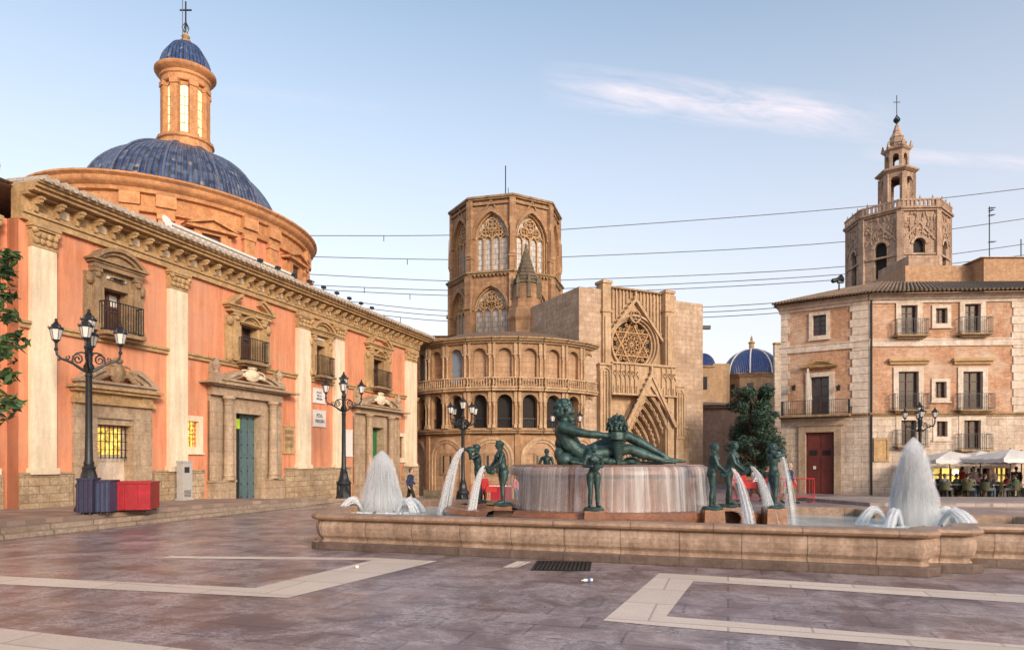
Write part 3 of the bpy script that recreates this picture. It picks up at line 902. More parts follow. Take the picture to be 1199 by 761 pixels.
MT['dome_tile'] = tile_mat('blue_glazed_tile', (.022,.040,.105), (.105,.145,.245), (.24,.23,.23), 112, 5.2, 5)
dm = MB()
prof = []
for i in range(15):
    a = (pi/2-.22)*i/14
    prof.append((cos(a), 13.90 - 13.9 + 3.95*sin(a)))
dm.lathe(prof, 12, sx=5.15, sy=4.3, a0=rad(7), a1=rad(367), smooth=False)
Mdome = Matrix.Translation((CT, CY, 13.92))
dome = dm.build('dome', MT['dome_tile'], bas, Mdome)
rb = MB()
for k in range(12):
    a = rad(7) + 2*pi*k/12
    rb.tube([(5.15*r*cos(a), 4.3*r*sin(a), z+.01) for r, z in prof], .055, 6)
rb.build('dome_ribs', plain('blue_rib', (.11,.13,.20), .5), dome)
Ml = Matrix.Translation((CT, CY, 0)) @ Matrix.Diagonal((.90, .90, 1, 1))
l = MB()
LS = .90
zb = 17.55
l.lathe([(1.55,zb-.25),(1.62,zb),(1.50,zb+.12),(1.46,zb+.55),(1.55,zb+.62),(1.55,zb+.75),(1.36,zb+.8)], 16)
l.lathe([(.95,zb+.5),(.95,zb+3.7)], 8, a0=rad(17), a1=rad(377), smooth=False)
l.lathe([(1.25,zb+3.55),(1.30,zb+3.6),(1.30,zb+3.85),(1.38,zb+3.92),(1.38,zb+4.05),(1.60,zb+4.2),(1.66,zb+4.28),(1.66,zb+4.38),(1.5,zb+4.42),(.2,zb+4.5)], 32)
lan = l.build('lantern', MT['drum'], bas, Ml)
for k in range(8):
    a = rad(17) + 2*pi*k/8
    Mp = Matrix.Rotation(a, 4, 'Z') @ Matrix.Translation((1.18, 0, 0)) @ Matrix.Rotation(pi/2, 4, 'Z')
    f = MB(); f.box(-.22, .22, -.14, .25, zb+.70, zb+3.58); f.box(-.26, .26, -.2, .25, zb+.72, zb+.9); f.box(-.26, .26, -.2, .25, zb+3.32, zb+3.56)
    f.build('lantern_pilaster', MT['drum'], lan, Mp)
    a += pi/8
    Mp = Matrix.Rotation(a, 4, 'Z') @ Matrix.Translation((1.06, 0, 0)) @ Matrix.Rotation(pi/2, 4, 'Z')
    f = MB(); f.panel(rect(-.44, .44, zb+.6, zb+3.6), [arch(-.31, .31, zb+.95, zb+3.05)], -.06, .12)
    f.build('window_frame', MT['drum'], lan, Mp)
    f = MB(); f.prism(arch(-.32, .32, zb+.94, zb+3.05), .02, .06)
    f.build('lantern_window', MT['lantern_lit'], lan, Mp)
    f = MB()
    for k2 in range(1, 5): f.box(-.31, .31, .0, .019, zb+.95+k2*.45, zb+.975+k2*.45)
    f.box(-.012, .012, -.005, .018, zb+.95, zb+3.3); f.build('glazing_bars', MT['ochre_dark'], lan, Mp)
MT['dome_tile_small'] = tile_mat('small_blue_tile', (.022,.058,.175), (.060,.115,.27), (.42,.36,.30), 40, 4.5, 5)
f = MB(); f.lathe([(1.42*cos(a), 1.62*sin(a)) for a in [i*(pi/2-.12)/9 for i in range(10)]], 8, smooth=False)
sd = f.build('lantern_dome', MT['dome_tile_small'], bas, Matrix.Translation((CT, CY, zb+4.44)) @ Matrix.Diagonal((.90, .90, 1, 1)))
f = MB(); zt = 1.58
f.lathe([(.26,zt),(.30,zt+.12),(.14,zt+.2),(.24,zt+.34),(.1,zt+.48),(.02,zt+.6)], 12)
f.build('finial', MT['ochre'], sd)
f = MB()
f.tube([(0,0,zt+.5),(0,0,zt+2.2)], .045, 6); f.tube([(-.34,0,zt+1.75),(.34,0,zt+1.75)], .045, 6)
for k in range(5): f.tube([(.1*cos(k*1.26),.1*sin(k*1.26),zt+.55),(.2*cos(k*1.26),.2*sin(k*1.26),zt+.8),(0,0,zt+1.15)], .025, 5)
f.build('cross', MT['iron'], sd, Matrix.Rotation(rad(-72), 4, 'Z'))
f = MB(); f.tube([(-.45,-.2,1.3),(-.47,-.22,3.6)], .022, 5); f.build('lightning_rod', MT['iron'], sd)
# roof clutter: a long pale parapet and machines standing on the roof
f = MB(); a, b2 = B.t(226), B.t(368); f.box(a, b2, 1.1, 1.5, 9.4, 10.45); f.box(a, b2, 1.02, 1.58, 10.452, 10.54); f.build('roof_parapet', MT['white'], bas)
f = MB(); a = B.t(214)
f.box(a, a+.9, .9, 1.5, 9.45, 10.2); f.box(a+1.0, a+1.7, .9, 1.5, 9.45, 10.0); f.box(a+.1, a+.8, .86, .899, 9.55, 10.1)
f.build('roof_machine', MT['white'], bas)
f = MB(); f.lathe([(.02,0),(.12,.03),(.22,.09)], 16, M=Matrix.Translation((a-.1, .7, 10.3)) @ Matrix.Rotation(rad(70), 4, 'X')); f.tube([(a-.1,.75,9.5),(a-.1,.75,10.3)], .03, 6)
f.build('satellite_dish', MT['white'], bas)
f = MB()
for i in range(9):
    x = B.t(300) + i*1.15
    f.tube([(x, -.2, 9.5), (x, -.2, 9.9)], .02, 5); f.box(x-.1, x+.1, -.28, -.12, 9.9, 10.02)
f.build('roof_floodlight', MT['iron'], bas)['kind'] = 'stuff'
# ------------------------------------------------------------------ curved gallery of the apse
AC, AR = (-.45, 49.0), 7.0
STEP = rad(13)
FW = 2*AR*math.tan(STEP/2)
apse = thing('cathedral_apse', 'curved three storey stone gallery of round arches between the orange basilica and the rose window', 'cathedral gallery', (AC[0], AC[1], 0))
LZ0, LZ1, LZ2, LZ3 = -1.4, 3.56, 6.28, 9.22
def facet(k, r=AR): return Matrix.Rotation(STEP*k, 4, 'Z') @ Matrix.Translation((0, -r*1.0, 0))
h = FW/2
aw = .47
def make_bay():
    w = MB()
    w.panel(rect(-h, h, LZ1, LZ2), [arch(-aw, aw, LZ1+.12, 5.30)], 0, .5)
    w.panel(rect(-h, h, LZ2, LZ3), [arch(-aw*.92, aw*.92, LZ2+.15, 8.22)], 0, .34)
    o = w.build('gallery_bay', MT['apse'], apse)
    m = MB()
    m.arc_band(0, 5.30, aw+.002, aw+.13, 0, pi, -.06, .1, 12)
    m.box(-h, h, -.10, .1, 5.22+.73, 6.02); m.box(-h, h, -.2, .1, 6.022, 6.09); m.build('arch_moulding', MT['ochre_dark'], o); m = MB(); m.arc_band(0, 8.22, aw*.92+.002, aw*.92+.11, 0, pi, -.05, .1, 12)
    m.build('arch_moulding', MT['ochre_dark'], o)
    for s in (-1, 1):
        c = MB(); x = s*(aw+.20)
        c.box(x-.10, x+.10, -.16, .1, LZ1+.10, LZ1+.34)
        c.lathe([(.085,LZ1+.34),(.075,LZ1+.4),(.065,5.0),(.09,5.05),(.075,5.09),(.11,5.24),(.11,5.29)], 10, (x, -.07))
        c.box(x-.12, x+.12, -.19, .1, 5.291, 5.35)
        c.box(x-.10, x+.10, -.12, .1, 5.352, 5.948)
        c.build('column', MT['cath_carve'], o)
        c = MB(); x = s*(aw+.18)
        c.box(x-.10, x+.10, -.16, .1, LZ2+.10, LZ2+.52)
        c.lathe([(.08,LZ2+.52),(.062,LZ2+.6),(.058,7.95),(.085,8.0),(.07,8.04),(.1,8.16),(.1,8.2)], 10, (x, -.07))
        c.box(x-.11, x+.11, -.17, .1, 8.201, 8.27)
        c.box(x-.09, x+.09, -.10, .1, 8.272, 8.95)
        c.build('column', MT['cath_carve'], o)
    b = MB()
    b.box(-h, h, -.42, .3, LZ2-.16, LZ2-.04); b.box(-h, h, -.34, .3, LZ2-.30, LZ2-.162)
    b.box(-h, h, -.36, -.22, LZ2+.46, LZ2+.54)
    n = 9
    for i in range(n):
        x = -h + (i+.5)*2*h/n
        b.lathe([(.03,LZ2-.04),(.05,LZ2+.1),(.025,LZ2+.25),(.045,LZ2+.36),(.03,LZ2+.46)], 6, (x, -.29))
    b.build('balustrade', MT['cath_carve'], o)
    c = MB()
    c.box(-h, h, -.16, .3, LZ3-.26, LZ3-.13); c.box(-h, h, -.30, .3, LZ3-.128, LZ3); c.box(-h-.02, h+.02, -.40, .3, LZ3+.002, LZ3+.10)
    c.build('cornice', MT['ochre_dark'], o)
    c = MB()
    c.box(-h, h, -.26, .3, LZ1-.22, LZ1-.08); c.box(-h-.02, h+.02, -.34, .3, LZ1-.078, LZ1+.0)
    c.build('ledge', MT['ochre_dark'], o)
    d = MB(); d.prism(arch(-aw-.05, aw+.05, LZ1, 5.30), .45, .49); d.build('arch_shade_sheet', MT['dark'], o)  # dark sheet whose colour stands in for shade behind the arch
    r = MB(); r.box(-aw, aw, .2, .24, LZ1+.70, LZ1+.74)
    for i in range(8): x = -aw+.06+i*.118; r.box(x-.008, x+.008, .212, .228, LZ1+.12, LZ1+.7)
    r.build('railing', MT['iron'], o)
    return o
def upper_fill(o, kind):
    g = MB()
    g.prism(arch(-aw*.92-.02, aw*.92+.02, LZ2, 8.22), .24, .30)
    g.build('upper_window' if kind == 'glass' else 'upper_wall', MT['sky_glass'] if kind == 'glass' else MT['apse_wall'], o)
proto = make_bay()
for k in range(-5, 5):
    o = proto if k == -5 else copy_tree(proto, apse)
    o.matrix_local = facet(k)
    if k != -5:
        pass
bays = [o for o in apse.children]
for i, o in enumerate(bays):
    upper_fill(o, 'glass' if i in (0, 1, 3) else 'wall')
# ground storey: plain ashlar with blind arches two bays wide
for j, (ka, kb) in enumerate(((-5.5,-3.5), (-3.5,-1.5), (-1.5,.5), (.5,2.5), (2.5,4.5))):
    w = MB()
    for q in (ka+.5, ka+1.5):
        w.box(-h, h, .12, .5, LZ0, LZ1-.22, facet(q))
    wall = w.build('ground_wall', MT['apse_wall'], apse)
    # arch rib following the curve
    m = MB()
    mid = (ka+kb)/2
    def bend(x, y, z):
        a = x/AR + STEP*mid
        return (sin(a)*(AR-y), -cos(a)*(AR-y), z)
    def rib(r0, r1, y0, y1, zc, foot):
        pts = []
        n = 16
        prof = []
        for i in range(n+1):
            t_ = pi*i/n
            prof.append((cos(t_), sin(t_)))
        for ry in ((r0, y0), (r1, y0), (r1, y1), (r0, y1)):
            ring = [bend(ry[0], ry[1], foot)] + [bend(ry[0]*c_, ry[1], zc + ry[0]*s_) for c_, s_ in prof] + [bend(-ry[0], ry[1], foot)]
            pts.append(ring)
        L = len(pts[0]); v = [p_ for r_ in pts for p_ in r_]; f = []
        for a_ in range(4):
            b_ = (a_+1) % 4
            for i in range(L-1): f.append((a_*L+i, a_*L+i+1, b_*L+i+1, b_*L+i))
        m.add(v, f)
    rib(1.20, 1.38, -.04, .3, 1.75, LZ0); rib(1.02, 1.195, .03, .3, 1.75, LZ0)
    m.build('blind_arch', MT['cath_carve'], wall)
    sp = MB()
    n = 16
    top = [bend(1.585, .0, LZ1-.22)] + []
    # spandrel in front of the recessed wall
    outer = [(1.585, LZ0)] + [(1.585, LZ1-.222), (-1.585, LZ1-.222), (-1.585, LZ0)]
    inner = [(-1.39, LZ0)] + [(-1.39*cos(pi*i/n), 1.75+1.39*sin(pi*i/n)) for i in range(n+1)] + [(1.39, LZ0)]
    P = MB(); P.panel(outer + inner, [], 0, .3)
    sp.add([bend(x, y, z) for x, y, z in P.v], P.f)
    sp.build('arch_spandrel', MT['apse'], wall)
    if j >= 1:
        g = MB(); g.box(-.36, .36, .10, .118, .85, 1.95, facet(mid)); o = g.build('window', MT['glass'], wall)
        f = MB(); f.panel(rect(-.5,.5,.7,2.1), [rect(-.361,.361,.849,1.951)], .06, .12, facet(mid))
        for i in range(4): f.box(-.2+i*.135-.008, -.2+i*.135+.008, .08, .096, .85, 1.95, facet(mid))
        f.build('frame', MT['ochre_dark'], o)
    pl_ = MB()
    a = STEP*kb
    pl_.box(-.17, .17, -.10, .3, LZ0, LZ1-.222, Matrix.Rotation(a, 4, 'Z') @ Matrix.Translation((0, -AR, 0)))
    pl_.build('pilaster', MT['apse'], wall)
rf = MB()
rf.lathe([(7.3, LZ3+.09), (4.4, LZ3+.95), (.1, LZ3+1.2)], 40)
rf.build('roof', stone('brown_tile_roof', (.16,.095,.055), (.28,.18,.11), scale=3, bump=.6, streak=.2), apse)

# ------------------------------------------------------------------ transept portal with the rose window
P = Frame(4.4, 44.5, .899, .438)
ptl = thing('cathedral_portal', 'gothic stone portal block with a round rose window above a deep pointed doorway', 'cathedral portal', (P.o[0], P.o[1], 0), P.rz)
TA, TB, TC, TD = P.t(678), P.t(708), P.t(783), P.t(823)
ZL, ZC_, ZR = P.z(690, 337), P.z(745, 340), P.z(805, 354)
RC = (P.t(745.5), P.z(745.5, 402))
RR = 1.62
DC = P.t(757); DW = (P.t(786)-P.t(728))/2
zsp, zap = 1.55, P.z(757, 457)
w = MB(); w.box(TA, TB-.01, 0, 10, -1.4, ZL); w.build('left_pier', MT['cath'], ptl)
w = MB(); w.box(TC+.01, TD, 0, 10, -1.4, ZR); w.build('right_pier', MT['cath'], ptl)
w = MB(); w.box(TC+.01, TC+.9, .3, 10, ZR+.003, ZR+.42); w.build('parapet_step', MT['cath'], ptl)
circ = [(RC[0]+(RR+.36)*cos(2*pi*i/40), RC[1]+(RR+.36)*sin(2*pi*i/40)) for i in range(40)]
door = ogive(DC-DW, DC+DW, -1.4, zsp, zap)
w = MB(); w.panel(rect(TB-.005, TC+.005, -1.4, ZC_), [circ, door], .35, 1.2)
w.box(TB, TC, 1.9, 10, ZC_-3, ZC_-.02)
wall = w.build('centre_wall', MT['cath_carve'], ptl)
f = MB(); f.box(TB, TC, .1, 1.3, ZC_+.002, ZC_+.12); f.build('coping', MT['ochre_dark'], wall)
# vertical blind panelling above the rose
f = MB()
n = 17
for i in range(n+1):
    x = TB+.25+(TC-TB-.5)*i/n
    dz = abs(x-RC[0])
    zlow = RC[1] + math.sqrt(max(0, (RR+.62)**2 - dz*dz)) if dz < RR+.62 else RC[1]-.3
    zg = RC[1]+RR+1.9 - dz*1.35
    zlow = max(zlow, zg+.1)
    if ZC_-.25 - zlow > .2: f.box(x-.045, x+.045, .22, .36, zlow, ZC_-.002)
f.build('blind_panelling', MT['cath_carve'], wall)['kind'] = 'stuff'
# gable over the rose
gz = P.z(745, 347)
f = MB()
gx = 2.55; gb = RC[1]+.2
f.prism([(RC[0]-gx, gb), (RC[0]-gx+.22, gb), (RC[0], gz-.32), (RC[0]+gx-.22, gb), (RC[0]+gx, gb), (RC[0], gz)], .02, .4)
f.box(RC[0]-.06, RC[0]+.06, .05, .3, gz-.02, gz+.35)
for i in range(9):
    for s in (-1, 1):
        t_ = (i+.5)/9
        f.ball((RC[0]+s*gx*t_, .08, gz+(gb-gz)*t_+.08), (.10,.12,.10), 6, 4)
f.arc_band(RC[0], gz-1.35, .38, .46, 0, 2*pi, .12, .38, 18)
for k in range(3): f.arc_band(RC[0]+.19*cos(pi/2+k*2.094), gz-1.35+.19*sin(pi/2+k*2.094), .13, .18, 0, 2*pi, .14, .37, 10)
f.build('rose_gable', MT['cath_carve'], wall)
# rose
def ring(m, r0, r1, y0, y1, n=40, c=RC): m.arc_band(c[0], c[1], r0, r1, 0, 2*pi, y0, y1, n)
f = MB(); n = 40
for r0, r1, y0 in ((RR+.27, RR+.40, .12), (RR+.14, RR+.265, .30), (RR, RR+.135, .5)):
    pts = []
    for rr, yy in ((r0,y0),(r1,y0),(r1,1.2),(r0,1.2)):
        pts.append([(RC[0]+rr*cos(2*pi*i/n), yy, RC[1]+rr*sin(2*pi*i/n)) for i in range(n)])
    v = [q for p_ in pts for q in p_]
    f.add(v, [(a_*n+i, a_*n+(i+1)%n, ((a_+1)%4)*n+(i+1)%n, ((a_+1)%4)*n+i) for a_ in range(4) for i in range(n)], None, False)
rose = f.build('rose_window', MT['cath_carve'], ptl)
f = MB(); f.prism([(RC[0]+(RR+.02)*cos(2*pi*i/n), RC[1]+(RR+.02)*sin(2*pi*i/n)) for i in range(n)], .78, .82); f.build('rose_glass', MT['dark'], rose)
f = MB()
def seg(x0, z0, x1, z1, w_=.045, y0=.58, y1=.74):
    L = math.hypot(x1-x0, z1-z0); nx, nz = -(z1-z0)/L*w_/2, (x1-x0)/L*w_/2
    f.prism([(RC[0]+x0+nx, RC[1]+z0+nz), (RC[0]+x0-nx, RC[1]+z0-nz), (RC[0]+x1-nx, RC[1]+z1-nz), (RC[0]+x1+nx, RC[1]+z1+nz)], y0, y1)
# two large triangles make the six-pointed star
for o_ in (0, pi/3):
    q = [(RR*cos(o_+pi/2+k*2*pi/3), RR*sin(o_+pi/2+k*2*pi/3)) for k in range(3)]
    for k in range(3): seg(*q[k], *q[(k+1) % 3], .075, .52+.01*(o_ > 0), .74)
# inner petals
for k in range(12):
    a = k*pi/6
    seg(.12*cos(a), .12*sin(a), .52*cos(a), .52*sin(a), .04, .585)
    f.arc_band(RC[0]+.56*cos(a+pi/12), RC[1]+.56*sin(a+pi/12), .10, .145, 0, 2*pi, .60, .73, 10)
f.arc_band(RC[0], RC[1], .07, .14, 0, 2*pi, .57, .74, 12); f.arc_band(RC[0], RC[1], .74, .79, 0, 2*pi, .575, .74, 28)
for k in range(6):
    for rr, ang, r_ in ((1.08, k*pi/3, .17), (1.08, k*pi/3+pi/6, .17), (1.37, k*pi/3+.22, .12), (1.37, k*pi/3-.22, .12), (1.40, k*pi/3+pi/6, .13)):
        cx, cz = RC[0]+rr*cos(ang), RC[1]+rr*sin(ang)
        f.arc_band(cx, cz, r_-.03, r_+.012, 0, 2*pi, .59, .735, 12)
        for j in range(3):
            a = ang + j*2.094
            f.prism([(cx-.014, cz), (cx+.014, cz), (cx+r_*cos(a)+.014, cz+r_*sin(a)), (cx+r_*cos(a)-.014, cz+r_*sin(a))], .60, .73)
for k in range(12):
    a = k*pi/6 + pi/12
    seg(.79*cos(a), .79*sin(a), RR*cos(a), RR*sin(a), .035, .595)
f.build('rose_tracery', MT['tracery'], rose)
# flanking buttress shafts
for x0, x1, zt in ((P.t(704), P.t(713.5), P.z(709, 329)), (P.t(777), P.t(787), P.z(782, 341))):
    f = MB(); f.box(x0, x1, -.22, .6, -1.4, zt-.2); f.box(x0-.06, x1+.06, -.3, .7, zt-.198, zt)
    zz = P.z((709 if x0 < 5 else 782), 366)
    f.box(x0-.08, x1+.08, -.30, .5, zz, zz+.14); f.box(x0+.1, x1-.1, -.34, -.2, -1.4, zz-.3)
    f.build('buttress', MT['cath_carve'], ptl)
# gallery balcony of blind lancets
bx0, bx1 = P.t(712), P.t(787)
bz0, bz1 = P.z(750, 462), P.z(750, 429)
f = MB()
f.box(bx0, bx1, -.50, .36, bz0-.12, bz0); f.box(bx0, bx1, -.50, .36, bz1, bz1+.13); f.box(bx0, bx1, -.36, .34, bz0+.001, bz1-.001)
bal = f.build('gallery', MT['cath_carve'], ptl)
for side in (0, 1):
    f = MB(); n = 7
    a, b2 = (bx0, DC-.95) if not side else (DC+.95, bx1)
    n = max(3, int((b2-a)/.33))
    for i in range(n):
        x0 = a+(b2-a)*i/n; x1 = a+(b2-a)*(i+1)/n; zm = bz0+(bz1-bz0)*.52
        f.box(x0, x0+.05, -.47, -.362, bz0+.002, bz1-.002)
        f.band(ogive(x0+.05, x1, zm-.2, zm, zm+.30)[2:], ogive(x0+.09, x1-.04, zm-.2, zm, zm+.24)[2:], -.46, -.362)
        f.arc_band((x0+x1)/2+.02, zm+.42, .07, .11, 0, 2*pi, -.45, -.362, 8)
        f.tube([((x0+x1)/2+.02, -.40, bz0+.02), ((x0+x1)/2+.02, -.40, bz0+.42)], [.07,.05], 6)
        f.ball(((x0+x1)/2+.02, -.40, bz0+.48), .05, 6, 4)
    f.build('blind_tracery', MT['cath_carve'], bal)
# door gable and archivolts
f = MB()
gz2 = P.z(757, 436); gx = 2.0; gb = P.z(757, 500)
f.prism([(DC-gx-.25, gb), (DC-gx+.02, gb), (DC, gz2-.42), (DC+gx-.02, gb), (DC+gx+.25, gb), (DC, gz2)], -.66, -.51)
f.prism([(DC-gx+.4, gb+.7), (DC-.02, gz2-.45), (DC+.02, gz2-.45), (DC+gx-.4, gb+.7), (DC, gz2-1.0)], -.55, -.40)
f.box(DC-.06, DC+.06, -.66, -.45, gz2, gz2+.35)
for i in range(10):
    for s in (-1, 1):
        t_ = (i+.5)/10; f.ball((DC+s*(gx+.15)*t_, -.6, gz2+(gb-gz2)*t_+.1), (.09,.11,.09), 6, 4)
dg = f.build('door_gable', MT['cath_carve'], ptl)
f = MB()
nl = 7
for i in range(nl):
    k0 = 1 - i*.088; k1 = 1 - (i+1)*.088 + .02
    y0 = -.28 + i*.36
    hgt = zap - zsp
    o_ = ogive(DC-DW*k0, DC+DW*k0, -1.4, zsp, zsp+hgt*k0, 10)
    i_ = ogive(DC-DW*k1, DC+DW*k1, -1.4, zsp, zsp+hgt*k1, 10)
    f.band(o_[1:]+[o_[0]], i_[1:]+[i_[0]], y0, y0+.5)
    # moulded roll and little figures under canopies along the order
    mid = [((a[0]+b_[0])/2, y0-.01, (a[1]+b_[1])/2) for a, b_ in zip(o_[1:], i_[1:])] + [(DC-DW*(k0+k1)/2, y0-.01, -1.4)]
    f.tube(mid, .05, 5)
    if i % 2 == 1:
        for t_ in range(3, len(mid)-3):
            f.ball((mid[t_][0], mid[t_][1]-.04, mid[t_][2]), (.09,.09,.13), 6, 4)
ar = f.build('archivolts', MT['cath_carve'], ptl)
k1 = 1 - nl*.088
f = MB()
f.prism(ogive(DC-DW*.5, DC+DW*.5, 1.2, zsp+.1, zsp+(zap-zsp)*.5), 2.3, 2.5)
r_ = random.Random(4)
for row in range(3):
    for i in range(7-row*2):
        x = DC + (i-(6-row*2)/2)*.26; z = 1.45+row*.55
        f.tube([(x, 2.26, z), (x, 2.24, z+.34)], [.10,.07], 6); f.ball((x, 2.24, z+.42), .065, 6, 4)
f.build('tympanum', MT['cath_carve'], ar)
f = MB(); f.box(DC-DW*.5, DC+DW*.5, 2.5, 2.6, -1.4, 1.2); f.build('door', MT['shutter'], ar)
# apostle figures in the jambs
for s in (-1, 1):
    for i in range(5):
        f = MB(); x = DC + s*DW*(1-i*.1-.02); y = -.34+i*.36
        f.tube([(x, y, -.7), (x, y, -.1), (x, y, .35), (x, y, .52)], [.15,.17,.15,.07], 8)
        f.ball((x, y, .64), (.10,.11,.13), 8, 6); f.box(x-.17, x+.17, y-.17, y+.17, .86, 1.05); f.taper(x-.17, x+.17, y-.17, y+.17, 1.052, 1.4, .14)
        f.build('apostle_figure', MT['ochre_dark'], ar)
# pinnacled side piers with blind lancets
for x0, x1, zt in ((P.t(699), P.t(711.5), P.z(705, 426)), (P.t(788), P.t(797), P.z(792, 452)), (P.t(797.2), P.t(803), P.z(800, 500))):
    f = MB(); f.box(x0, x1, -.34, .0, -1.4, zt-.12); f.box(x0-.07, x1+.07, -.44, .0, zt-.118, zt)
    zz = 1.7+ (zt-1.7)*.28
    f.box(x0-.05, x1+.05, -.42, .0, zz, zz+.12)
    w_ = (x1-x0)/3
    for i in range(4): f.box(x0+i*(x1-x0-.06)/3, x0+i*(x1-x0-.06)/3+.06, -.42, -.341, zz+.121, zt-.5)
    f.band(ogive(x0, x1, zt-1.1, zt-.7, zt-.2)[2:], ogive(x0+.08, x1-.08, zt-1.1, zt-.7, zt-.32)[2:], -.41, -.341)
    f.arc_band((x0+x1)/2, zt-.62, .09, .15, 0, 2*pi, -.40, -.341, 10)
    f.build('lancet_pier', MT['cath_carve'], ptl)

# ------------------------------------------------------------------ octagonal crossing tower
CX, CYY, CRR = (592-HX)/FPX*62, 62.0, 5.25
twr = thing('octagonal_tower', 'tall octagonal gothic lantern tower with two tiers of traceried windows behind the gallery', 'tower', (CX, CYY, 0))
def tz(py, Y=57.0): return CAMZ + (HY-py)/FPX*Y
z0, z1, z2 = 7.5, tz(318), tz(231)
ap = CRR*cos(pi/8); fh = CRR*sin(pi/8)
def traceried(m, x0, x1, zb, zs, zt, y, nl=4):
    w_ = x1-x0; c = (x0+x1)/2
    m.band(ogive(x0, x1, zb, zs, zt)[1:], ogive(x0+.09, x1-.09, zb, zs, zt-.13)[1:], y-.12, y+.1)
    for i in range(1, nl):
        x = x0+w_*i/nl; m.box(x-.045, x+.045, y-.06, y+.08, zb, zs+.1)
    for i in range(nl):
        a, b2 = x0+w_*i/nl+.02, x0+w_*(i+1)/nl-.02
        m.band(ogive(a, b2, zs-.3, zs-.1, zs+.32, 5)[2:], ogive(a+.06, b2-.06, zs-.3, zs-.1, zs+.24, 5)[2:], y-.05, y+.08)
    hh = zt-zs; r = w_*.19
    for cx, cz, q in ((c, zs+hh*.56, r), (c-w_*.2, zs+hh*.30, r*.72), (c+w_*.2, zs+hh*.30, r*.72), (c, zs+hh*.18, r*.55)):
        m.arc_band(cx, cz, q-.06, q+.03, 0, 2*pi, y-.07, y+.09, 14)
        for k in range(4): m.arc_band(cx+q*.5*cos(k*pi/2+.78), cz+q*.5*sin(k*pi/2+.78), q*.28, q*.43, 0, 2*pi, y-.05, y+.07, 8)
    for s in (-1, 1):
        m.arc_band(c+s*w_*.33, zs+hh*.14, .10, .17, 0, 2*pi, y-.05, y+.07, 8)
def make_face():
    w = MB()
    ww = fh*.73
    lo = ogive(-ww, ww, z0+.6, tz(362), tz(333.5))
    up = ogive(-ww, ww, z1+.25, tz(276), tz(245))
    w.panel(rect(-fh, fh, z0, z1), [lo], .12, .9)
    w.panel(rect(-fh, fh, z1, z2), [up], .30, 1.0)
    o = w.build('tower_face', MT['tower'], twr)
    for nm, (zb, zs, zt, y) in {'lower': (z0+.6, tz(362), tz(333.5), .42), 'upper': (z1+.25, tz(276), tz(245), .60)}.items():
        g = MB(); g.prism(ogive(-ww-.02, ww+.02, zb, zs, zt), y+.16, y+.2); g.build('window_glass', MT['alabaster'], o)
        g = MB(); traceried(g, -ww, ww, zb, zs, zt, y); g.build('window_tracery', MT['tracery'], o)
        g = MB(); yy = .12 if nm == 'lower' else .30
        g.band(ogive(-ww-.22, ww+.22, zs-.4, zs, zt+.42)[2:], ogive(-ww-.02, ww+.02, zs-.4, zs, zt+.02)[2:], yy-.14, yy+.1)
        if nm == 'upper':
            g.build('arch_moulding', MT['tower'], o); g = MB()
            g.prism([(-ww-.1, zs+.9), (-ww+.06, zs+.9), (0, zt+.85), (ww-.06, zs+.9), (ww+.1, zs+.9), (0, zt+1.1)], yy-.13, yy+.1)
        g.build('gable' if nm == 'upper' else 'arch_moulding', MT['tower'], o)
    c = MB()
    c.box(-fh, fh, -.12, .5, z1-.16, z1-.03); c.box(-fh-.05, fh+.05, -.24, .5, z1-.028, z1+.1)
    for i in range(11): x = -fh+.3+i*(2*fh-.6)/10; c.box(x-.07, x+.07, -.1, .12, z1-.3, z1-.162)
    c.build('ledge', MT['ochre_dark'], o); c = MB()
    c.box(-fh, fh, .12, .6, z2-.42, z2-.30); c.box(-fh-.0, fh+.0, .08, .7, z2, z2+.12); c.box(-fh-.04, fh+.04, -.02, .7, z2+.122, z2+.30)
    c.build('cornice', MT['ochre_dark'], o)
    b = MB()
    Mb = Matrix.Translation((-fh, .06, 0)) @ Matrix.Rotation(rad(-22.5), 4, 'Z')
    b.box(-.34, .34, -.10, .6, z0, z1-.17, Mb); b.box(-.27, .27, .06, .7, z1+.1, z2-.01, Mb)
    b.box(-.34, .34, .0, .6, tz(300), tz(300)+.2, Mb); b.box(-.38, .38, -.22, .6, tz(360), tz(360)+.2, Mb)
    b.taper(-.27, .27, -.06, .06, tz(300)+.2, tz(262), .05, Mb)
    b.build('corner_buttress', MT['tower'], o)
    return o
face = make_face()
for k in range(8):
    o = face if k == 0 else copy_tree(face, twr)
    o.matrix_local = Matrix.Rotation(rad(7.5+22.5) + k*pi/4, 4, 'Z') @ Matrix.Translation((0, -ap, 0))
f = MB(); f.lathe([(CRR+.02, z2+.30), (.1, z2+.85)], 8, a0=rad(7.5-90), a1=rad(7.5+270), smooth=False); f.lathe([(CRR-1.2, z0-1.5),(CRR-1.2, z2+.1)], 8, a0=rad(7.5-90), a1=rad(7.5+270), smooth=False)
rf = f.build('roof', MT['tower'], twr)
f = MB(); f.tube([(0,-.5,z2+.6),(0,-.5,z2+4.6)], .05, 6); f.tube([(.25,-.5,z2+.6),(.25,-.5,z2+2.6)], .03, 5); f.ball((0,-.5,z2+1.4), .14, 8, 6)
f.build('mast', MT['iron'], rf)

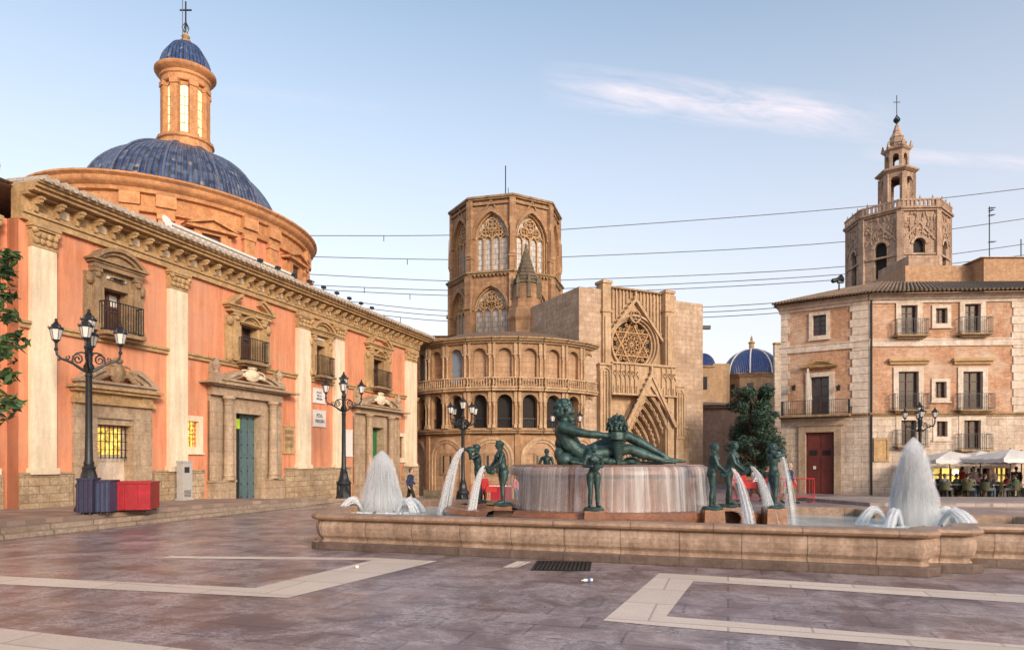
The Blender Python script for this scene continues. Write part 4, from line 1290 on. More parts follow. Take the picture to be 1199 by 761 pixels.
# ------------------------------------------------------------------ stair turret with stepped stone spire
SY = 52.0
SX = (616-HX)/FPX*SY
def szz(py): return CAMZ + (HY-py)/FPX*SY
sp = thing('spire_turret', 'stone stair turret with a dark stepped pyramid spire in front of the octagonal tower', 'turret', (SX, SY, 0))
f = MB(); f.lathe([(1.45,5),(1.45,szz(378)),(1.55,szz(374)),(1.40,szz(366)),(1.25,szz(362))], 8, a0=.2, a1=.2+2*pi, smooth=False)
f.lathe([(1.18,szz(366)),(1.10,szz(336))], 8, a0=.2, a1=.2+2*pi, smooth=False)
f.build('shaft', MT['tower'], sp)
f = MB()
zb, zt = szz(338), szz(290)
for i in range(11):
    r = 1.12*(1-i/11.5)
    f.lathe([(r, zb+(zt-zb)*i/11), (r*.96, zb+(zt-zb)*(i+.7)/11), (r*.80, zb+(zt-zb)*(i+1)/11)], 8, a0=.2, a1=.2+2*pi, smooth=False)
f.ball((0,0,zt+.1), (.12,.12,.22), 8, 6)
spo = f.build('spire', MT['spire'], sp)
for k in range(8):
    a = .2 + k*pi/4
    g = MB(); g.taper(-.14, .14, -.14, .14, zb-.9, zb+.2, .02, Matrix.Translation((1.1*cos(a), 1.1*sin(a), 0))); g.taper(-.16, .16, -.16, .16, zb+.202, zb+.95, .15, Matrix.Translation((1.1*cos(a), 1.1*sin(a), 0)))
    g.build('pinnacle', MT['spire'], spo)
# nave walls filling between the apse, tower and portal
nv = thing('cathedral_nave', 'bare stone walls and tiled roofs of the nave rising between gallery and portal', 'cathedral nave', (0, 50, 0))
f = MB()
def wallbox(m, pxa, pxb, Y, ytop, thick, zb=4):
    xa, xb = (pxa-HX)/FPX*Y, (pxb-HX)/FPX*Y
    m.box(xa, xb, Y-50, Y-50+thick, zb, CAMZ+(HY-ytop)/FPX*Y)
wallbox(f, 600, 668, 54.5, 372, 5)
f.build('wall', MT['tower'], nv)
f = MB(); Y = 52.6
xa, xb = (628-HX)/FPX*Y, (664-HX)/FPX*Y
zl, zr = CAMZ+(HY-378)/FPX*Y, CAMZ+(HY-356)/FPX*Y
f.prism([(xa, 5), (xb, 5), (xb, zr), (xa, zl)], Y-50, Y-49.2)
f.prism([(xa-.1, zl), (xb, zr+.0), (xb, zr+.3), (xa-.1, zl+.3)], Y-50.3, Y-49)
f.build('buttress_wall', MT['tower'], nv)
f = MB(); wallbox(f, 470, 620, 55.5, 393, 8); f.build('wall', MT['tower'], nv)
f = MB(); Y = 55.4
f.add([((470-HX)/FPX*Y, Y-50.2, CAMZ+(HY-393.5)/FPX*Y), ((625-HX)/FPX*Y, Y-50.2, CAMZ+(HY-393.5)/FPX*Y), ((620-HX)/FPX*Y, Y-44, CAMZ+(HY-384)/FPX*Y), ((480-HX)/FPX*Y, Y-44, CAMZ+(HY-384)/FPX*Y)], [(0,1,2,3)])
f.build('roof', bpy.data.materials['brown_tile_roof'], nv)
# ------------------------------------------------------------------ bell tower
def octagon_tower(th, R0, a0):
    pass
MY = 90.0; MX = (1050-HX)/FPX*MY; MR = 6.0
def mz(py, Y=84.0): return CAMZ + (HY-py)/FPX*Y
bt = thing('bell_tower', 'pale octagonal bell tower with a small stepped belfry, behind the brick palace', 'bell tower', (MX, MY, 0))
fh = MR*sin(pi/8); ap = MR*cos(pi/8)
# vertices nearest the camera at about 19 degrees to the right
A0 = 19.0 + 22.5
zt = mz(243)
def mface():
    w = MB()
    op = arch(-.72, .72, mz(322)-3, mz(284))
    w.panel(rect(-fh, fh, -1, zt), [op], 0, .8)
    o = w.build('tower_face', MT['belfry'], bt)
    g = MB(); g.prism(arch(-.75, .75, mz(322)-3, mz(284)), .5, .6); g.build('bell_shade_sheet', MT['dark'], o)  # near-black sheet stands in for the shaded bell chamber
    g = MB(); g.arc_band(0, mz(284), .722, 1.05, 0, pi, -.16, .1, 12)
    g.prism([(-2.1, mz(280)), (-1.8, mz(280)), (0, mz(256)-.4), (1.8, mz(280)), (2.1, mz(280)), (0, mz(256))], -.14, .1)
    r = random.Random(8)
    for i in range(70):
        g.ball((r.uniform(-fh*.9, fh*.9), -.02, r.uniform(mz(276), mz(248))), (r.uniform(.08,.2), r.uniform(.1,.22), r.uniform(.1,.4)), 6, 4)
    for i in range(6):
        x = -fh+.45+i*(2*fh-.9)/5; g.box(x-.07, x+.07, -.10, .1, mz(276), mz(252))
    g.build('carved_panel', MT['belfry'], o)
    c = MB(); c.box(-fh-.05, fh+.05, -.25, .4, zt-.25, zt); c.box(-fh-.12, fh+.12, -.45, .4, zt+.002, zt+.25); c.build('cornice', MT['belfry'], o); c = MB(); c.box(-fh, fh, -.16, .2, mz(297), mz(295))
    c.build('ledge', MT['belfry'], o)
    b = MB(); n = 9
    for i in range(n):
        x = -fh + (i+.5)*2*fh/n; b.box(x-.13, x+.13, -.30, -.08, zt+.25, zt+1.0)
        if i % 3 == 1: b.taper(x-.12, x+.12, -.3, -.06, zt+1.2, zt+1.7, .1)
    b.box(-fh, fh, -.32, -.06, zt+1.002, zt+1.2)
    b.build('balustrade', MT['belfry'], o)
    k = MB(); k.box(-.38, .38, -.22, .6, -1, zt+1.25, Matrix.Translation((-fh, .05, 0)) @ Matrix.Rotation(rad(-22.5), 4, 'Z'))
    k.build('corner_buttress', MT['belfry'], o)
    return o
fc = mface()
for k in range(8):
    o = fc if k == 0 else copy_tree(fc, bt)
    o.matrix_local = Matrix.Rotation(rad(A0) + k*pi/4, 4, 'Z') @ Matrix.Translation((0, -ap, 0))
f = MB(); f.lathe([(MR-.2, zt+.1), (.2, zt+.4)], 8, a0=rad(A0-22.5-90), a1=rad(A0-22.5+270), smooth=False); f.build('roof', MT['belfry'], bt)
# belfry
bq = []
def bz(py): return CAMZ + (HY-py)/FPX*MY
fr = 2.05
f = MB()
zb0, zb1, zb2 = zt, bz(206), bz(179)
for k in range(6):
    Mf = Matrix.Rotation(rad(25) + k*pi/3, 4, 'Z') @ Matrix.Translation((0, -fr*cos(pi/6), 0))
    hw = fr*sin(pi/6)
    f.panel(rect(-hw, hw, zb0, zb1), [arch(-.62, .62, zb0+1.2, zb1-1.3)], 0, .4, Mf)
    f.box(-.3, .3, -.2, .5, zb0, zb1-.3, Mf @ Matrix.Translation((-hw, .05, 0)) @ Matrix.Rotation(rad(-30), 4, 'Z'))
bl = f.build('belfry', MT['belfry'], bt)
f = MB(); f.lathe([(fr+.1,zb1-.1),(fr+.55,zb1+.15),(fr+.6,zb1+.35),(fr-.2,zb1+.6)], 6, a0=rad(25), a1=rad(385), smooth=False)
f.build('cornice', MT['belfry'], bl); f = MB(); f.lathe([(1.3,zb2-.2),(1.75,zb2+.1),(1.8,zb2+.3),(1.2,zb2+.6)], 6, a0=rad(25), a1=rad(385), smooth=False)
for k in range(6):
    a = rad(25)+k*pi/3
    for rr, z_ in ((1.65, zb2+.3),): f.taper(-.2, .2, -.2, .2, z_, z_+.9, .16, Matrix.Translation((rr*cos(a), rr*sin(a), 0)))
f.build('cornice', MT['belfry'], bl)
f = MB(); r2 = 1.45
for k in range(6):
    Mf = Matrix.Rotation(rad(25) + k*pi/3, 4, 'Z') @ Matrix.Translation((0, -r2*cos(pi/6), 0)); hw = r2*sin(pi/6)
    f.panel(rect(-hw, hw, zb1+.3, zb2), [arch(-.36, .36, zb1+.9, zb2-.9)], 0, .3, Mf)
f.build('upper_belfry', MT['belfry'], bl)
f = MB(); f.lathe([(1.3,zb2+.5),(1.15,zb2+.9),(1.25,zb2+1.0),(.8,zb2+1.8),(.9,zb2+1.95),(.45,zb2+2.7),(.52,zb2+2.8),(.2,bz(147))], 8, smooth=False); f.build('spire', MT['belfry'], bl)
f = MB(); f.lathe([(.5,zb0+1.3),(.42,zb0+1.5),(.34,zb0+2.1),(.1,zb0+2.35)], 14); f.build('bell', MT['iron'], bl)
f = MB(); f.tube([(0,0,bz(148)),(0,0,bz(112))], .05, 6); f.tube([(-.45,0,bz(120)),(.45,0,bz(120))], .05, 6); f.ball((0,0,bz(141)), (.42,.42,.3), 10, 6)
for k in range(6): f.tube([(0,0,bz(146)),(.45*cos(k*1.05),.45*sin(k*1.05),bz(141)),(0,0,bz(135))], .04, 5)
f.build('weather_vane', MT['iron'], bl)

# ------------------------------------------------------------------ brick palace on the right
K = (22.2, 42.0)
pal = thing('brick_palace', 'three storey orange brick palace with pale stone corners, iron balconies and a large oxblood door', 'palace', (K[0], K[1], 0))
FL = Frame(K[0], K[1], .809, -.588)        # negative t runs away to the left
FR = Frame(K[0], K[1], .996, -.070)
TLft = FL.t(914.5)
TRgt = FR.t(1199) + 9
ML, MR_ = Matrix.Rotation(FL.rz, 4, 'Z'), Matrix.Rotation(FR.rz, 4, 'Z')
ZE = FL.z(1017, 344); ZS = FL.z(1017, 402); ZLg = FL.z(1017, 484.5)
ZB = -1.2
def q4(F, x0, x1, y0, y1):
    c = (x0+x1)/2; return (F.t(x0), F.t(x1), F.z(c, y1), F.z(c, y0))
L_top = q4(FL, 951.6, 967.6, 369, 393)
L_mid = q4(FL, 949.5, 971, 441, 483); L_mid = L_mid[:2] + (ZLg+.05, L_mid[3])
L_door = q4(FL, 943.5, 977, 506, 578)
L_door = L_door[:2] + (-.62, L_door[3])
Rw = []
for x0, x1, y0, y1, kind in ((1054.5,1073.5,357.6,393,'b'),(1095,1108.6,361,379,'s'),(1129,1147.5,356,391,'b'),
        (1051.5,1075,435,479.5,'b'),(1094.5,1107.5,447,466,'s'),(1127,1150,435,479.5,'b'),
        (1054.5,1072.4,492,521.5,'g'),(1096,1108.6,493,511,'s'),(1128,1147.5,492,526,'g')):
    Rw.append((q4(FR, x0, x1, y0, y1), kind))
shops = [q4(FR, 1062, 1078, 549, 580), q4(FR, 1092, 1128, 548, 580), q4(FR, 1133, 1158, 548, 580), q4(FR, 1164, 1182, 548, 580), q4(FR, 1199, 1225, 548, 580)]
shops = [s_[:2] + (-.62, s_[3]) for s_ in shops]
def wall_levels(M, ta, tb, holes, nm):
    lo = [h_ for h_ in holes if h_[3] <= ZLg]
    hi = [h_ for h_ in holes if h_[3] > ZLg]
    w = MB(); w.panel(rect(ta, tb, ZLg, ZE-.1), [rect(*h_) for h_ in hi], 0, .4)
    o = w.build(nm, MT['brick'], pal, M)
    w = MB(); w.panel(rect(ta, tb, ZB, ZLg-.002), [rect(*h_) for h_ in lo], -.05, .4)
    o2 = w.build('ground_floor_wall', MT['pale_block'], pal, M)
    return o, o2
wallL, groundL = wall_levels(ML, TLft, 0, [L_top, L_mid, L_door], 'brick_wall')
wallR, groundR = wall_levels(MR_, 0, TRgt, [q for q, k in Rw] + shops, 'brick_wall')
f = MB(); f.box(TLft, TLft+.3, .4, 10, ZB, ZE-.1); f.build('side_wall', MT['brick'], pal, ML)
# quoins, bands and eaves
def quoins(M, x0, x1, parent, big=.14):
    f = MB(); z = ZLg+.02; i = 0
    n = 14; hgt = (ZE-.5-z)/n
    for i in range(n):
        e = big if i % 2 else 0
        f.box(x0-(e if x0 > TLft+.2 else 0), x1+(e if x1 < -.01 or x0 > .5 else 0), -.06, .2, z+i*hgt, z+(i+1)*hgt-.025)
    f.build('quoins', MT['pale'], parent)
quoins(ML, FL.t(998), -.005, wallL); quoins(ML, TLft, FL.t(922), wallL)
quoins(MR_, .005, .12, wallR, 0); quoins(MR_, FR.t(1186), FR.t(1199), wallR, .1)
for M, ta, tb, o in ((ML, TLft-.1, 0.0, wallL), (MR_, .0, TRgt, wallR)):
    f = MB()
    f.box(ta, tb, -.09, .2, ZS-.22, ZS+.16); f.box(ta, tb, -.13, .2, ZS+.162, ZS+.24)
    f.build('string_course', MT['pale'], o)
    f = MB()
    f.box(ta, tb, -.12, .2, ZLg-.16, ZLg-.04); f.box(ta, tb, -.2, .2, ZLg-.038, ZLg+.06)
    f.build('ledge', MT['ochre_dark'], o)
    f = MB()
    f.box(ta, tb, -.10, .2, ZE-.62, ZE-.42); f.box(ta-.05, tb, -.22, .2, ZE-.418, ZE-.24); f.box(ta-.1, tb, -.40, .2, ZE-.238, ZE-.10)
    f.build('eaves_cornice', MT['pale'], o)
f = MB(); f.tube([(.12,-.12,ZB),(.12,-.12,ZE-.3)], .06, 8); f.build('drainpipe', MT['iron'], wallR)
# tiled hip roof
def wpt(F, t, y, z):
    x, yy, _ = F.at(t, y); return Vector((x-K[0], yy-K[1], z))
e0, e1, e2 = wpt(FL, TLft-.35, -.75, ZE-.05), wpt(FL, .35, -.75, ZE-.05), wpt(FR, TRgt, -.8, ZE-.05)
r0, r1, r2 = wpt(FL, TLft+3, 5.5, ZE+1.75), wpt(FL, 0, 6.0, ZE+1.95), wpt(FR, TRgt, 6.0, ZE+1.95)
lf = wpt(FL, TLft-.35, 10.5, ZE-.05)
f = MB()
f.add([e0, e1, e2, r0, r1, r2, lf], [(0,1,4,3), (1,2,5,4), (6,0,3)])
f.add([p_ - Vector((0,0,.12)) for p_ in (e0, e1, e2, r0, r1, r2, lf)], [(3,4,1,0), (4,5,2,1), (3,0,6)])
MT['roof_brown'] = stone('weathered_clay_tile', (.17,.115,.075), (.30,.21,.14), scale=1.6, bump=.5, bdist=.05, streak=.1, stain=(.09,.075,.06), stain_amt=.6)
rf = f.build('roof', MT['roof_brown'], pal)
f = MB()
def tile_rows(a, b2, c, d, n):
    for i in range(n+1):
        t_ = i/n; p0 = a.lerp(b2, t_); p1 = c.lerp(d, t_)
        f.tube([p0 + Vector((0,0,.03)), p1 + Vector((0,0,.03))], .085, 6)
tile_rows(e0, e1, r0, r1, 30); tile_rows(e1, e2, r1, r2, 70)
o = f.build('roof_tiles', MT['roof_brown'], rf); o['kind'] = 'stuff'
def p_window(q, F, M, parent, kind, mat_sur='pale'):
    t0, t1, z0, z1 = q; w_ = t1-t0; c = (t0+t1)/2
    g = MB(); g.box(t0, t1, .24, .28, z0, z1); o = g.build('window', MT['glass'], parent)
    f = MB()
    for a, b2 in ((t0, t0+.06), (t1-.06, t1), (c-.04, c+.04)): f.box(a, b2, .17, .238, z0, z1)
    f.box(t0+.06, t1-.06, .17, .237, z1-.07, z1-.002); f.box(t0+.06, t1-.06, .17, .237, z0, z0+.1)
    for k in range(1, 4): zz = z0+(z1-z0)*k/4; f.box(t0+.06, t1-.06, .19, .236, zz-.02, zz+.02)
    f.build('frame', MT['shutter'], o)
    s = MB(); e = .30 if kind != 's' else .22
    s.panel(rect(t0-e, t1+e, z0-(.02 if kind != 's' else e), z1+e*.9), [rect(t0+.001, t1-.001, z0+.001, z1-.001)], -.09, .2)
    if kind == 's': s.box(t0-e-.05, t1+e+.05, -.15, .0, z0-e-.08, z0-e-.001)
    s.build('window_surround', MT[mat_sur], o)
    if kind in ('b', 'g'):
        s = MB(); a, b2 = t0-.42, t1+.42
        s.box(a-.05, b2+.05, -.62, .2, z0-.12, z0-.022); s.box(a+.1, b2-.1, -.4, .0, z0-.24, z0-.122)
        s.build('balcony_slab', MT['ochre_dark'], o)
        r = MB(); n = int((b2-a)/.12)
        for i in range(n+1): x = a+(b2-a)*i/n; r.box(x-.009, x+.009, -.569, -.551, z0-.02, z0+.95)
        for x in (a, b2):
            for i in range(1, 5): y = -.56+.5*i/5; r.box(x-.009, x+.009, y-.009, y+.009, z0-.02, z0+.95)
        for zz in (z0+.06, z0+.93):
            r.box(a, b2, -.575, -.545, zz, zz+.03)
            for x in (a, b2): r.box(x-.015, x+.015, -.545, .0, zz, zz+.03)
        r.build('balcony_railing', MT['iron'], o)
    return o
for q, kind in Rw:
    hi = q[3] > ZLg
    o = p_window(q, FR, MR_, wallR if hi else groundR, kind)
    if hi and kind == 'b' and q[3] < ZS:
        f = MB(); c = (q[0]+q[1])/2; hw = (q[1]-q[0])/2
        f.box(c-hw-.55, c+hw+.55, -.16, .2, q[3]+.45, q[3]+.62); f.box(c-hw-.65, c+hw+.65, -.3, .2, q[3]+.622, q[3]+.74); f.box(c-hw-.6, c+hw+.6, -.22, .2, q[3]+.742, q[3]+.80)
        f.build('hood', MT['ochre'], o)
p_window(L_top, FL, ML, wallL, 's')
o = p_window(L_mid, FL, ML, wallL, 'x')
f = MB(); seg_pediment(f, L_mid[0]-.5, L_mid[1]+.5, L_mid[3]+.55, .5, -.3, .1, False, .12); f.build('hood', MT['ochre'], o)
# long balcony over the door
f = MB(); a, b2 = FL.t(917), FL.t(997)
f.box(a, b2, -.85, .1, ZLg-.1, ZLg+.03)
bal = f.build('balcony_slab', MT['ochre_dark'], wallL)
r = MB(); n = 34
for i in range(n+1): x = a+.06+(b2-a-.12)*i/n; r.box(x-.009, x+.009, -.80, -.782, ZLg+.03, ZLg+.95)
for zz in (ZLg+.1, ZLg+.93): r.box(a+.05, b2-.05, -.81, -.77, zz, zz+.03)
for x in (a+.06, b2-.06):
    for i in range(1, 7): y = -.79+.75*i/7; r.box(x-.009, x+.009, y-.009, y+.009, ZLg+.03, ZLg+.95)
    r.box(x-.015, x+.015, -.77, 0, ZLg+.93, ZLg+.96)
r.build('balcony_railing', MT['iron'], bal)
for k, dx in enumerate((.25, .42, .62)):
    f = MB(); xx = L_mid[0]-.15
    f.tube([(xx+dx*.2, -.6, L_mid[3]+.5), (xx+dx*.6, -.76, ZLg+.95)], .018, 5); f.build('banner_cord', MT['white'], bal)
t0, t1, z0, z1 = L_door; c = (t0+t1)/2
f = MB(); f.box(t0, t1, .14, .22, z0, z1); o = f.build('door', MT['red_door'], groundL)
f = MB()
for k in range(2):
    xa = t0+.12 if k == 0 else c+.06
    xb = c-.06 if k == 0 else t1-.12
    for za, zb in ((z0+.15, z0+1.5), (z0+1.65, z0+2.55), (z0+3.0, z1-.12)): f.box(xa, xb, .11, .139, za, zb)
f.build('door_panels', MT['red_door'], o)
for k in range(2):
    f = MB(); xa = t0+.2 if k == 0 else c+.15
    f.box(xa, xa+(c-t0)-.4, .10, .138, z0+2.62, z0+2.92); f.build('door_grille', MT['dark'], o)
f = MB(); f.box(c-.42, c-.26, .09, .109, z0+1.7, z0+1.9); f.build('notice', MT['white'], o)
f = MB()
f.box(t0-.42, t0-.002, -.16, .2, ZB, z1+.42); f.box(t1+.002, t1+.42, -.16, .2, ZB, z1+.42); f.box(t0-.001, t1+.001, -.16, .2, z1+.002, z1+.42)
f.box(t0-.6, t1+.6, -.24, .2, z1+.422, z1+.56)
f.build('door_surround', MT['portal'], groundL)
f = MB(); a = FL.t(919.5); b2 = FL.t(928.5); f.box(a, b2, -.1, -.051, 1.0, 2.4)
for k in range(6): f.tube([(a+(b2-a)*(.2+.12*k), -.11, 1.05), (a+(b2-a)*(.2+.12*k), -.11, 2.3)], .025, 5)
f.build('wall_relief', MT['pale_block'], groundL)
f = MB(); a = FR.t(1022); b2 = FR.t(1040); za, zb = FR.z(1031, 540), FR.z(1031, 513)
f.panel(rect(a, b2, za, zb), [rect(a+.12, b2-.12, za+.12, zb-.12)], -.14, -.052); f.box(a+.12, b2-.12, -.09, -.055, za+.12, zb-.12); f.build('wall_panel', MT['ochre'], groundR)
for i, s_ in enumerate(shops):
    f = MB(); f.box(s_[0], s_[1], .3, .36, s_[2], s_[3]); o = f.build('shop_window', MT['shop_lit'] if i != 2 else MT['glass'], groundR)
    f = MB(); n = 3
    for k in range(n+1): x = s_[0]+(s_[1]-s_[0]-.08)*k/n; f.box(x, x+.08, .2, .298, s_[2], s_[3])
    f.box(s_[0], s_[1], .19, .297, s_[3]-.45, s_[3]-.37); f.box(s_[0], s_[1], .21, .296, s_[2], s_[2]+.5)
    f.build('frame', MT['shutter'], o)
# lanterns on the left front
for px in (931, 983):
    f = MB(); x = FL.t(px); z = FL.z(px, 452)
    f.tube([(x, 0, z-.1), (x, -.25, z+.1), (x, -.42, z)], .02, 5); f.taper(x-.09, x+.09, -.51, -.33, z-.32, z-.02, -.03)
    f.build('wall_lantern', MT['iron'], wallL)

# ------------------------------------------------------------------ rooftops behind the palace
hb = thing('brick_rooftop_building', 'plain tan brick upper walls rising behind the palace roof at the right edge', 'building', (38, 56, 0))
f = MB(); Y = 56.0
def bb(m, xa, xb, ytop, Y, th=6., zb=8.):
    m.box((xa-HX)/FPX*Y-38, (xb-HX)/FPX*Y-38, Y-56, Y-56+th, zb, CAMZ+(HY-ytop)/FPX*Y)
bb(f, 1152, 1260, 302, Y); f.build('wall', MT['tan_brick'], hb)
f = MB(); bb(f, 1060, 1152, 311, 57.5); f.build('lower_wall', MT['tan_brick'], hb)
f = MB(); bb(f, 1064, 1100, 299, 60.0, 5); f.build('stair_head', MT['belfry'], hb)
f = MB(); bb(f, 1149, 1262, 300.5, 55.8, 6.4, CAMZ+(HY-302)/FPX*56+.01); f.build('coping', MT['pale'], hb)
for px, hh, dz in ((1158.5, 242, 300), (1195.5, 280, 302)):
    f = MB(); x = (px-HX)/FPX*57; za, zb = CAMZ+(HY-dz)/FPX*57-.3, CAMZ+(HY-hh)/FPX*57
    f.tube([(x,57,za),(x,57,zb)], .045, 6)
    if px < 1180:
        for k, (zz, ww) in enumerate(((zb-.15,.45),(zb-.35,.3),(zb-.75,.4),(zb-3.0,.5))):
            f.tube([(x-.2*ww,57,zz),(x+ww,56.9,zz+.02)], .03, 5)
            for j in range(4): f.tube([(x+ww*j/4,56.7,zz),(x+ww*j/4,57.2,zz)], .015, 4)
    tag(f.build('roof_antenna', MT['iron']), 'tall branched television aerial on the roof right of the bell tower' if px < 1180 else 'short bare aerial pole on the roof at the far right edge', 'aerial', 'aerials on the far roofs')
# siren on the palace ridge
f = MB(); Y = 46.; x = (979-HX)/FPX*Y; z = CAMZ+(HY-328)/FPX*Y
f.lathe([(.05,-.35),(.16,-.25),(.14,.1),(.30,.38)], 14, M=Matrix.Translation((x, Y, z)) @ Matrix.Rotation(rad(75), 4, 'Y')); f.tube([(x+.2,Y,z-1.6),(x+.2,Y,z)], .05, 6); f.box(x+.1, x+.5, Y-.12, Y+.12, z-.2, z+.2)
tag(f.build('roof_siren', MT['iron']), 'grey horn siren standing on the left end of the palace roof', 'siren')

# ------------------------------------------------------------------ chapel with the small blue dome, and walls left of it
DY = 75.; DX = (880-HX)/FPX*DY
def dz(py, Y=DY): return CAMZ + (HY-py)/FPX*Y
MT['drum2'] = stone('chapel_stone', (.42,.27,.15), (.54,.37,.22), scale=.8, bump=.3, streak=.35, stain=(.28,.18,.11))
ch = thing('blue_domed_chapel', 'ochre chapel drum under a small ribbed blue dome, behind the dark tree', 'chapel', (DX, DY, 0))
f = MB(); f.lathe([(2.85,-1),(2.85,dz(445)),(2.95,dz(444)),(3.1,dz(441.5)),(3.2,dz(441)),(3.2,dz(440))], 8, smooth=False); o = f.build('drum', MT['drum2'], ch)
for k in range(8):
    Mp = Matrix.Rotation(rad(22.5+45*k), 4, 'Z') @ Matrix.Translation((2.63, 0, 0)) @ Matrix.Rotation(pi/2, 4, 'Z')
    g = MB(); g.box(-.32, .32, -.03, .1, dz(465), dz(451)); g.build('window', MT['glass'], o, Mp)
f = MB(); f.lathe([(3.05*cos(a), 2.95*sin(a)) for a in [i*(pi/2-.1)/10 for i in range(11)]], 24)
MT['dome_small'] = tile_mat('cobalt_dome_tile', (.012,.045,.20), (.030,.085,.30), (.05,.11,.33), 90, 5, 3)
d2 = f.build('dome', MT['dome_small'], ch, Matrix.Translation((0, 0, dz(440))))
f = MB()
for k in range(8):
    a = rad(22.5+45*k); f.tube([(3.08*cos(t_)*cos(a), 3.08*cos(t_)*sin(a), 2.98*sin(t_)) for t_ in [i*(pi/2-.1)/8 for i in range(9)]], .075, 5)
f.build('dome_ribs', MT['white'], d2)
f = MB(); f.lathe([(.32,2.85),(.36,3.0),(.28,3.05),(.28,3.55),(.4,3.65),(.12,3.9),(.15,4.1),(.02,4.5)], 10); f.build('finial', MT['ochre'], d2)
cw = thing('chapel_annex', 'low ochre annex with dark tiled roof right beside the portal block', 'annex', (0, 62, 0))
Y = 62.
f = MB(); f.box((815-HX)/FPX*Y, (868-HX)/FPX*Y, 0, 5, -1, dz(474, Y)); o = f.build('wall', stone('mauve_brown_wall', (.26,.17,.13), (.34,.24,.19), scale=.6, bump=.2, streak=.3), cw)
f = MB(); xa, xb = (812-HX)/FPX*Y, (872-HX)/FPX*Y
f.add([(xa,-.4,dz(474,Y)),(xb,-.4,dz(475,Y)),(xb,5,dz(466,Y)),(xa,5,dz(464,Y))], [(0,1,2,3)]); f.box(xa, xb, -.4, -.2, dz(474,Y)-.25, dz(475,Y)-.1); f.build('roof', MT['roof_brown'], cw)
f = MB(); Y2 = 70.
f.box((820-HX)/FPX*Y2, (838-HX)/FPX*Y2, 8, 13, 0, dz(431, Y2)); f.box((836-HX)/FPX*Y2, (858-HX)/FPX*Y2, 9, 13, 0, dz(424, Y2)); f.build('upper_wall', MT['drum2'], cw)
f = MB(); f.box((823.5-HX)/FPX*Y2, (828-HX)/FPX*Y2, 7.95, 8.1, dz(456,Y2), dz(441,Y2)); f.build('window', MT['glass'], cw)
f = MB(); Y2 = 66.
f.box((907-HX)/FPX*Y2, (922-HX)/FPX*Y2, 4, 4.4, -1, dz(403, Y2)); f.build('end_wall', MT['pale_block'], cw)
f = MB(); f.box((906.5-HX)/FPX*Y2, (922-HX)/FPX*Y2, 3.85, 4.45, dz(403, Y2)+.002, dz(401, Y2)); f.build('coping', MT['ochre'], cw)
sdm = thing('small_side_dome', 'sliver of a second blue dome showing beside the right pier of the portal', 'dome', ((823-HX)/FPX*72, 72, dz(430,72)))
f = MB(); f.lathe([(1.3*cos(a), 1.5*sin(a)) for a in [i*(pi/2-.1)/8 for i in range(9)]], 20); f.build('dome', MT['dome_small'], sdm)
f = MB(); f.lathe([(1.25,-6),(1.25,-.3),(1.5,-.1),(1.5,0)], 12); f.build('drum', MT['drum2'], sdm)
fl = MB(); Y = 49.5; x = (826-HX)/FPX*Y; z = CAMZ+(HY-383.5)/FPX*Y; fl.box(x-.35, x+.35, Y-.15, Y+.15, z-.13, z+.13)
fl.tube([(x-.6,Y+.4,z),(x,Y,z)], .04, 5)
tag(fl.build('floodlight', MT['iron']), 'small dark floodlight jutting from the right pier of the portal', 'floodlight')

# ------------------------------------------------------------------ trees
def leaf_mat(name, c1, c2):
    m, nt, b = nodes_of(name); N = NT(nt)
    g_ = N.n('ShaderNodeNewGeometry'); o, p = N.coords()
    col = N.mix(g_.outputs['Random Per Island'], c1, c2)
    col = N.mix(N.math('MULTIPLY', N.ramp(N.noise(o, .9, 3), .45, .7), .45), col, tuple(min(1, q*1.7) for q in c2))
    N.put(col, b.inputs['Base Color']); b.inputs['Roughness'].default_value = .55
    b.inputs['Subsurface Weight'].default_value = 0
    return m
MT['leaf'] = leaf_mat('dark_evergreen_leaf', (.012,.034,.026), (.045,.088,.052))
MT['leaf2'] = leaf_mat('citrus_leaf', (.025,.060,.018), (.060,.110,.030))
MT['bark'] = stone('bark', (.07,.05,.035), (.14,.10,.07), scale=4, bump=.7, streak=.3)
def leaves(m, c, r, n, size, rnd, flat=.75):
    for i in range(n):
        d = Vector((rnd.gauss(0,1), rnd.gauss(0,1), rnd.gauss(0,1))).normalized() * (rnd.random()**.45)
        p = Vector(c) + Vector((d.x*r, d.y*r, d.z*r*flat))
        a = Vector((rnd.uniform(-1,1), rnd.uniform(-1,1), rnd.uniform(-.8,.4))).normalized()
        b_ = a.cross(Vector((rnd.uniform(-1,1), rnd.uniform(-1,1), rnd.uniform(-1,1)))).normalized()
        s = size*rnd.uniform(.6, 1.3); nn = a.cross(b_)*s*.15
        m.add([p-a*s, p+b_*s*.36+nn, p+a*s, p-b_*s*.36+nn], [(0,1,2,3)])
def tree(name, label, base, height, crown, clumps, nleaf, size, mat, seed, trunk_r=.2):
    rnd = random.Random(seed)
    t = thing(name, label, 'tree', base)
    tk = MB()
    hh = height
    tk.tube([(0,0,-.3),(.05,.02,hh*.3),(-.04,.05,hh*.6),(.05,0,hh*.85)], [trunk_r*1.3, trunk_r, trunk_r*.65, trunk_r*.25], 9)
    m = MB()
    for c, r in clumps:
        v = Vector(c)
        z0_ = min(hh*.6, v.z*.7)
        tk.tube([(0,0,z0_*.9), (v.x*.5, v.y*.5, z0_+(v.z-z0_)*.7), tuple(v)], [trunk_r*.4, trunk_r*.25, trunk_r*.08], 6)
        leaves(m, c, r, nleaf, size, rnd)
    tk.build('trunk', MT['bark'], t)
    m.build('crown', mat, t)
    return t
TY = 44.; TX = (884-HX)/FPX*TY
rnd = random.Random(5); cl = []
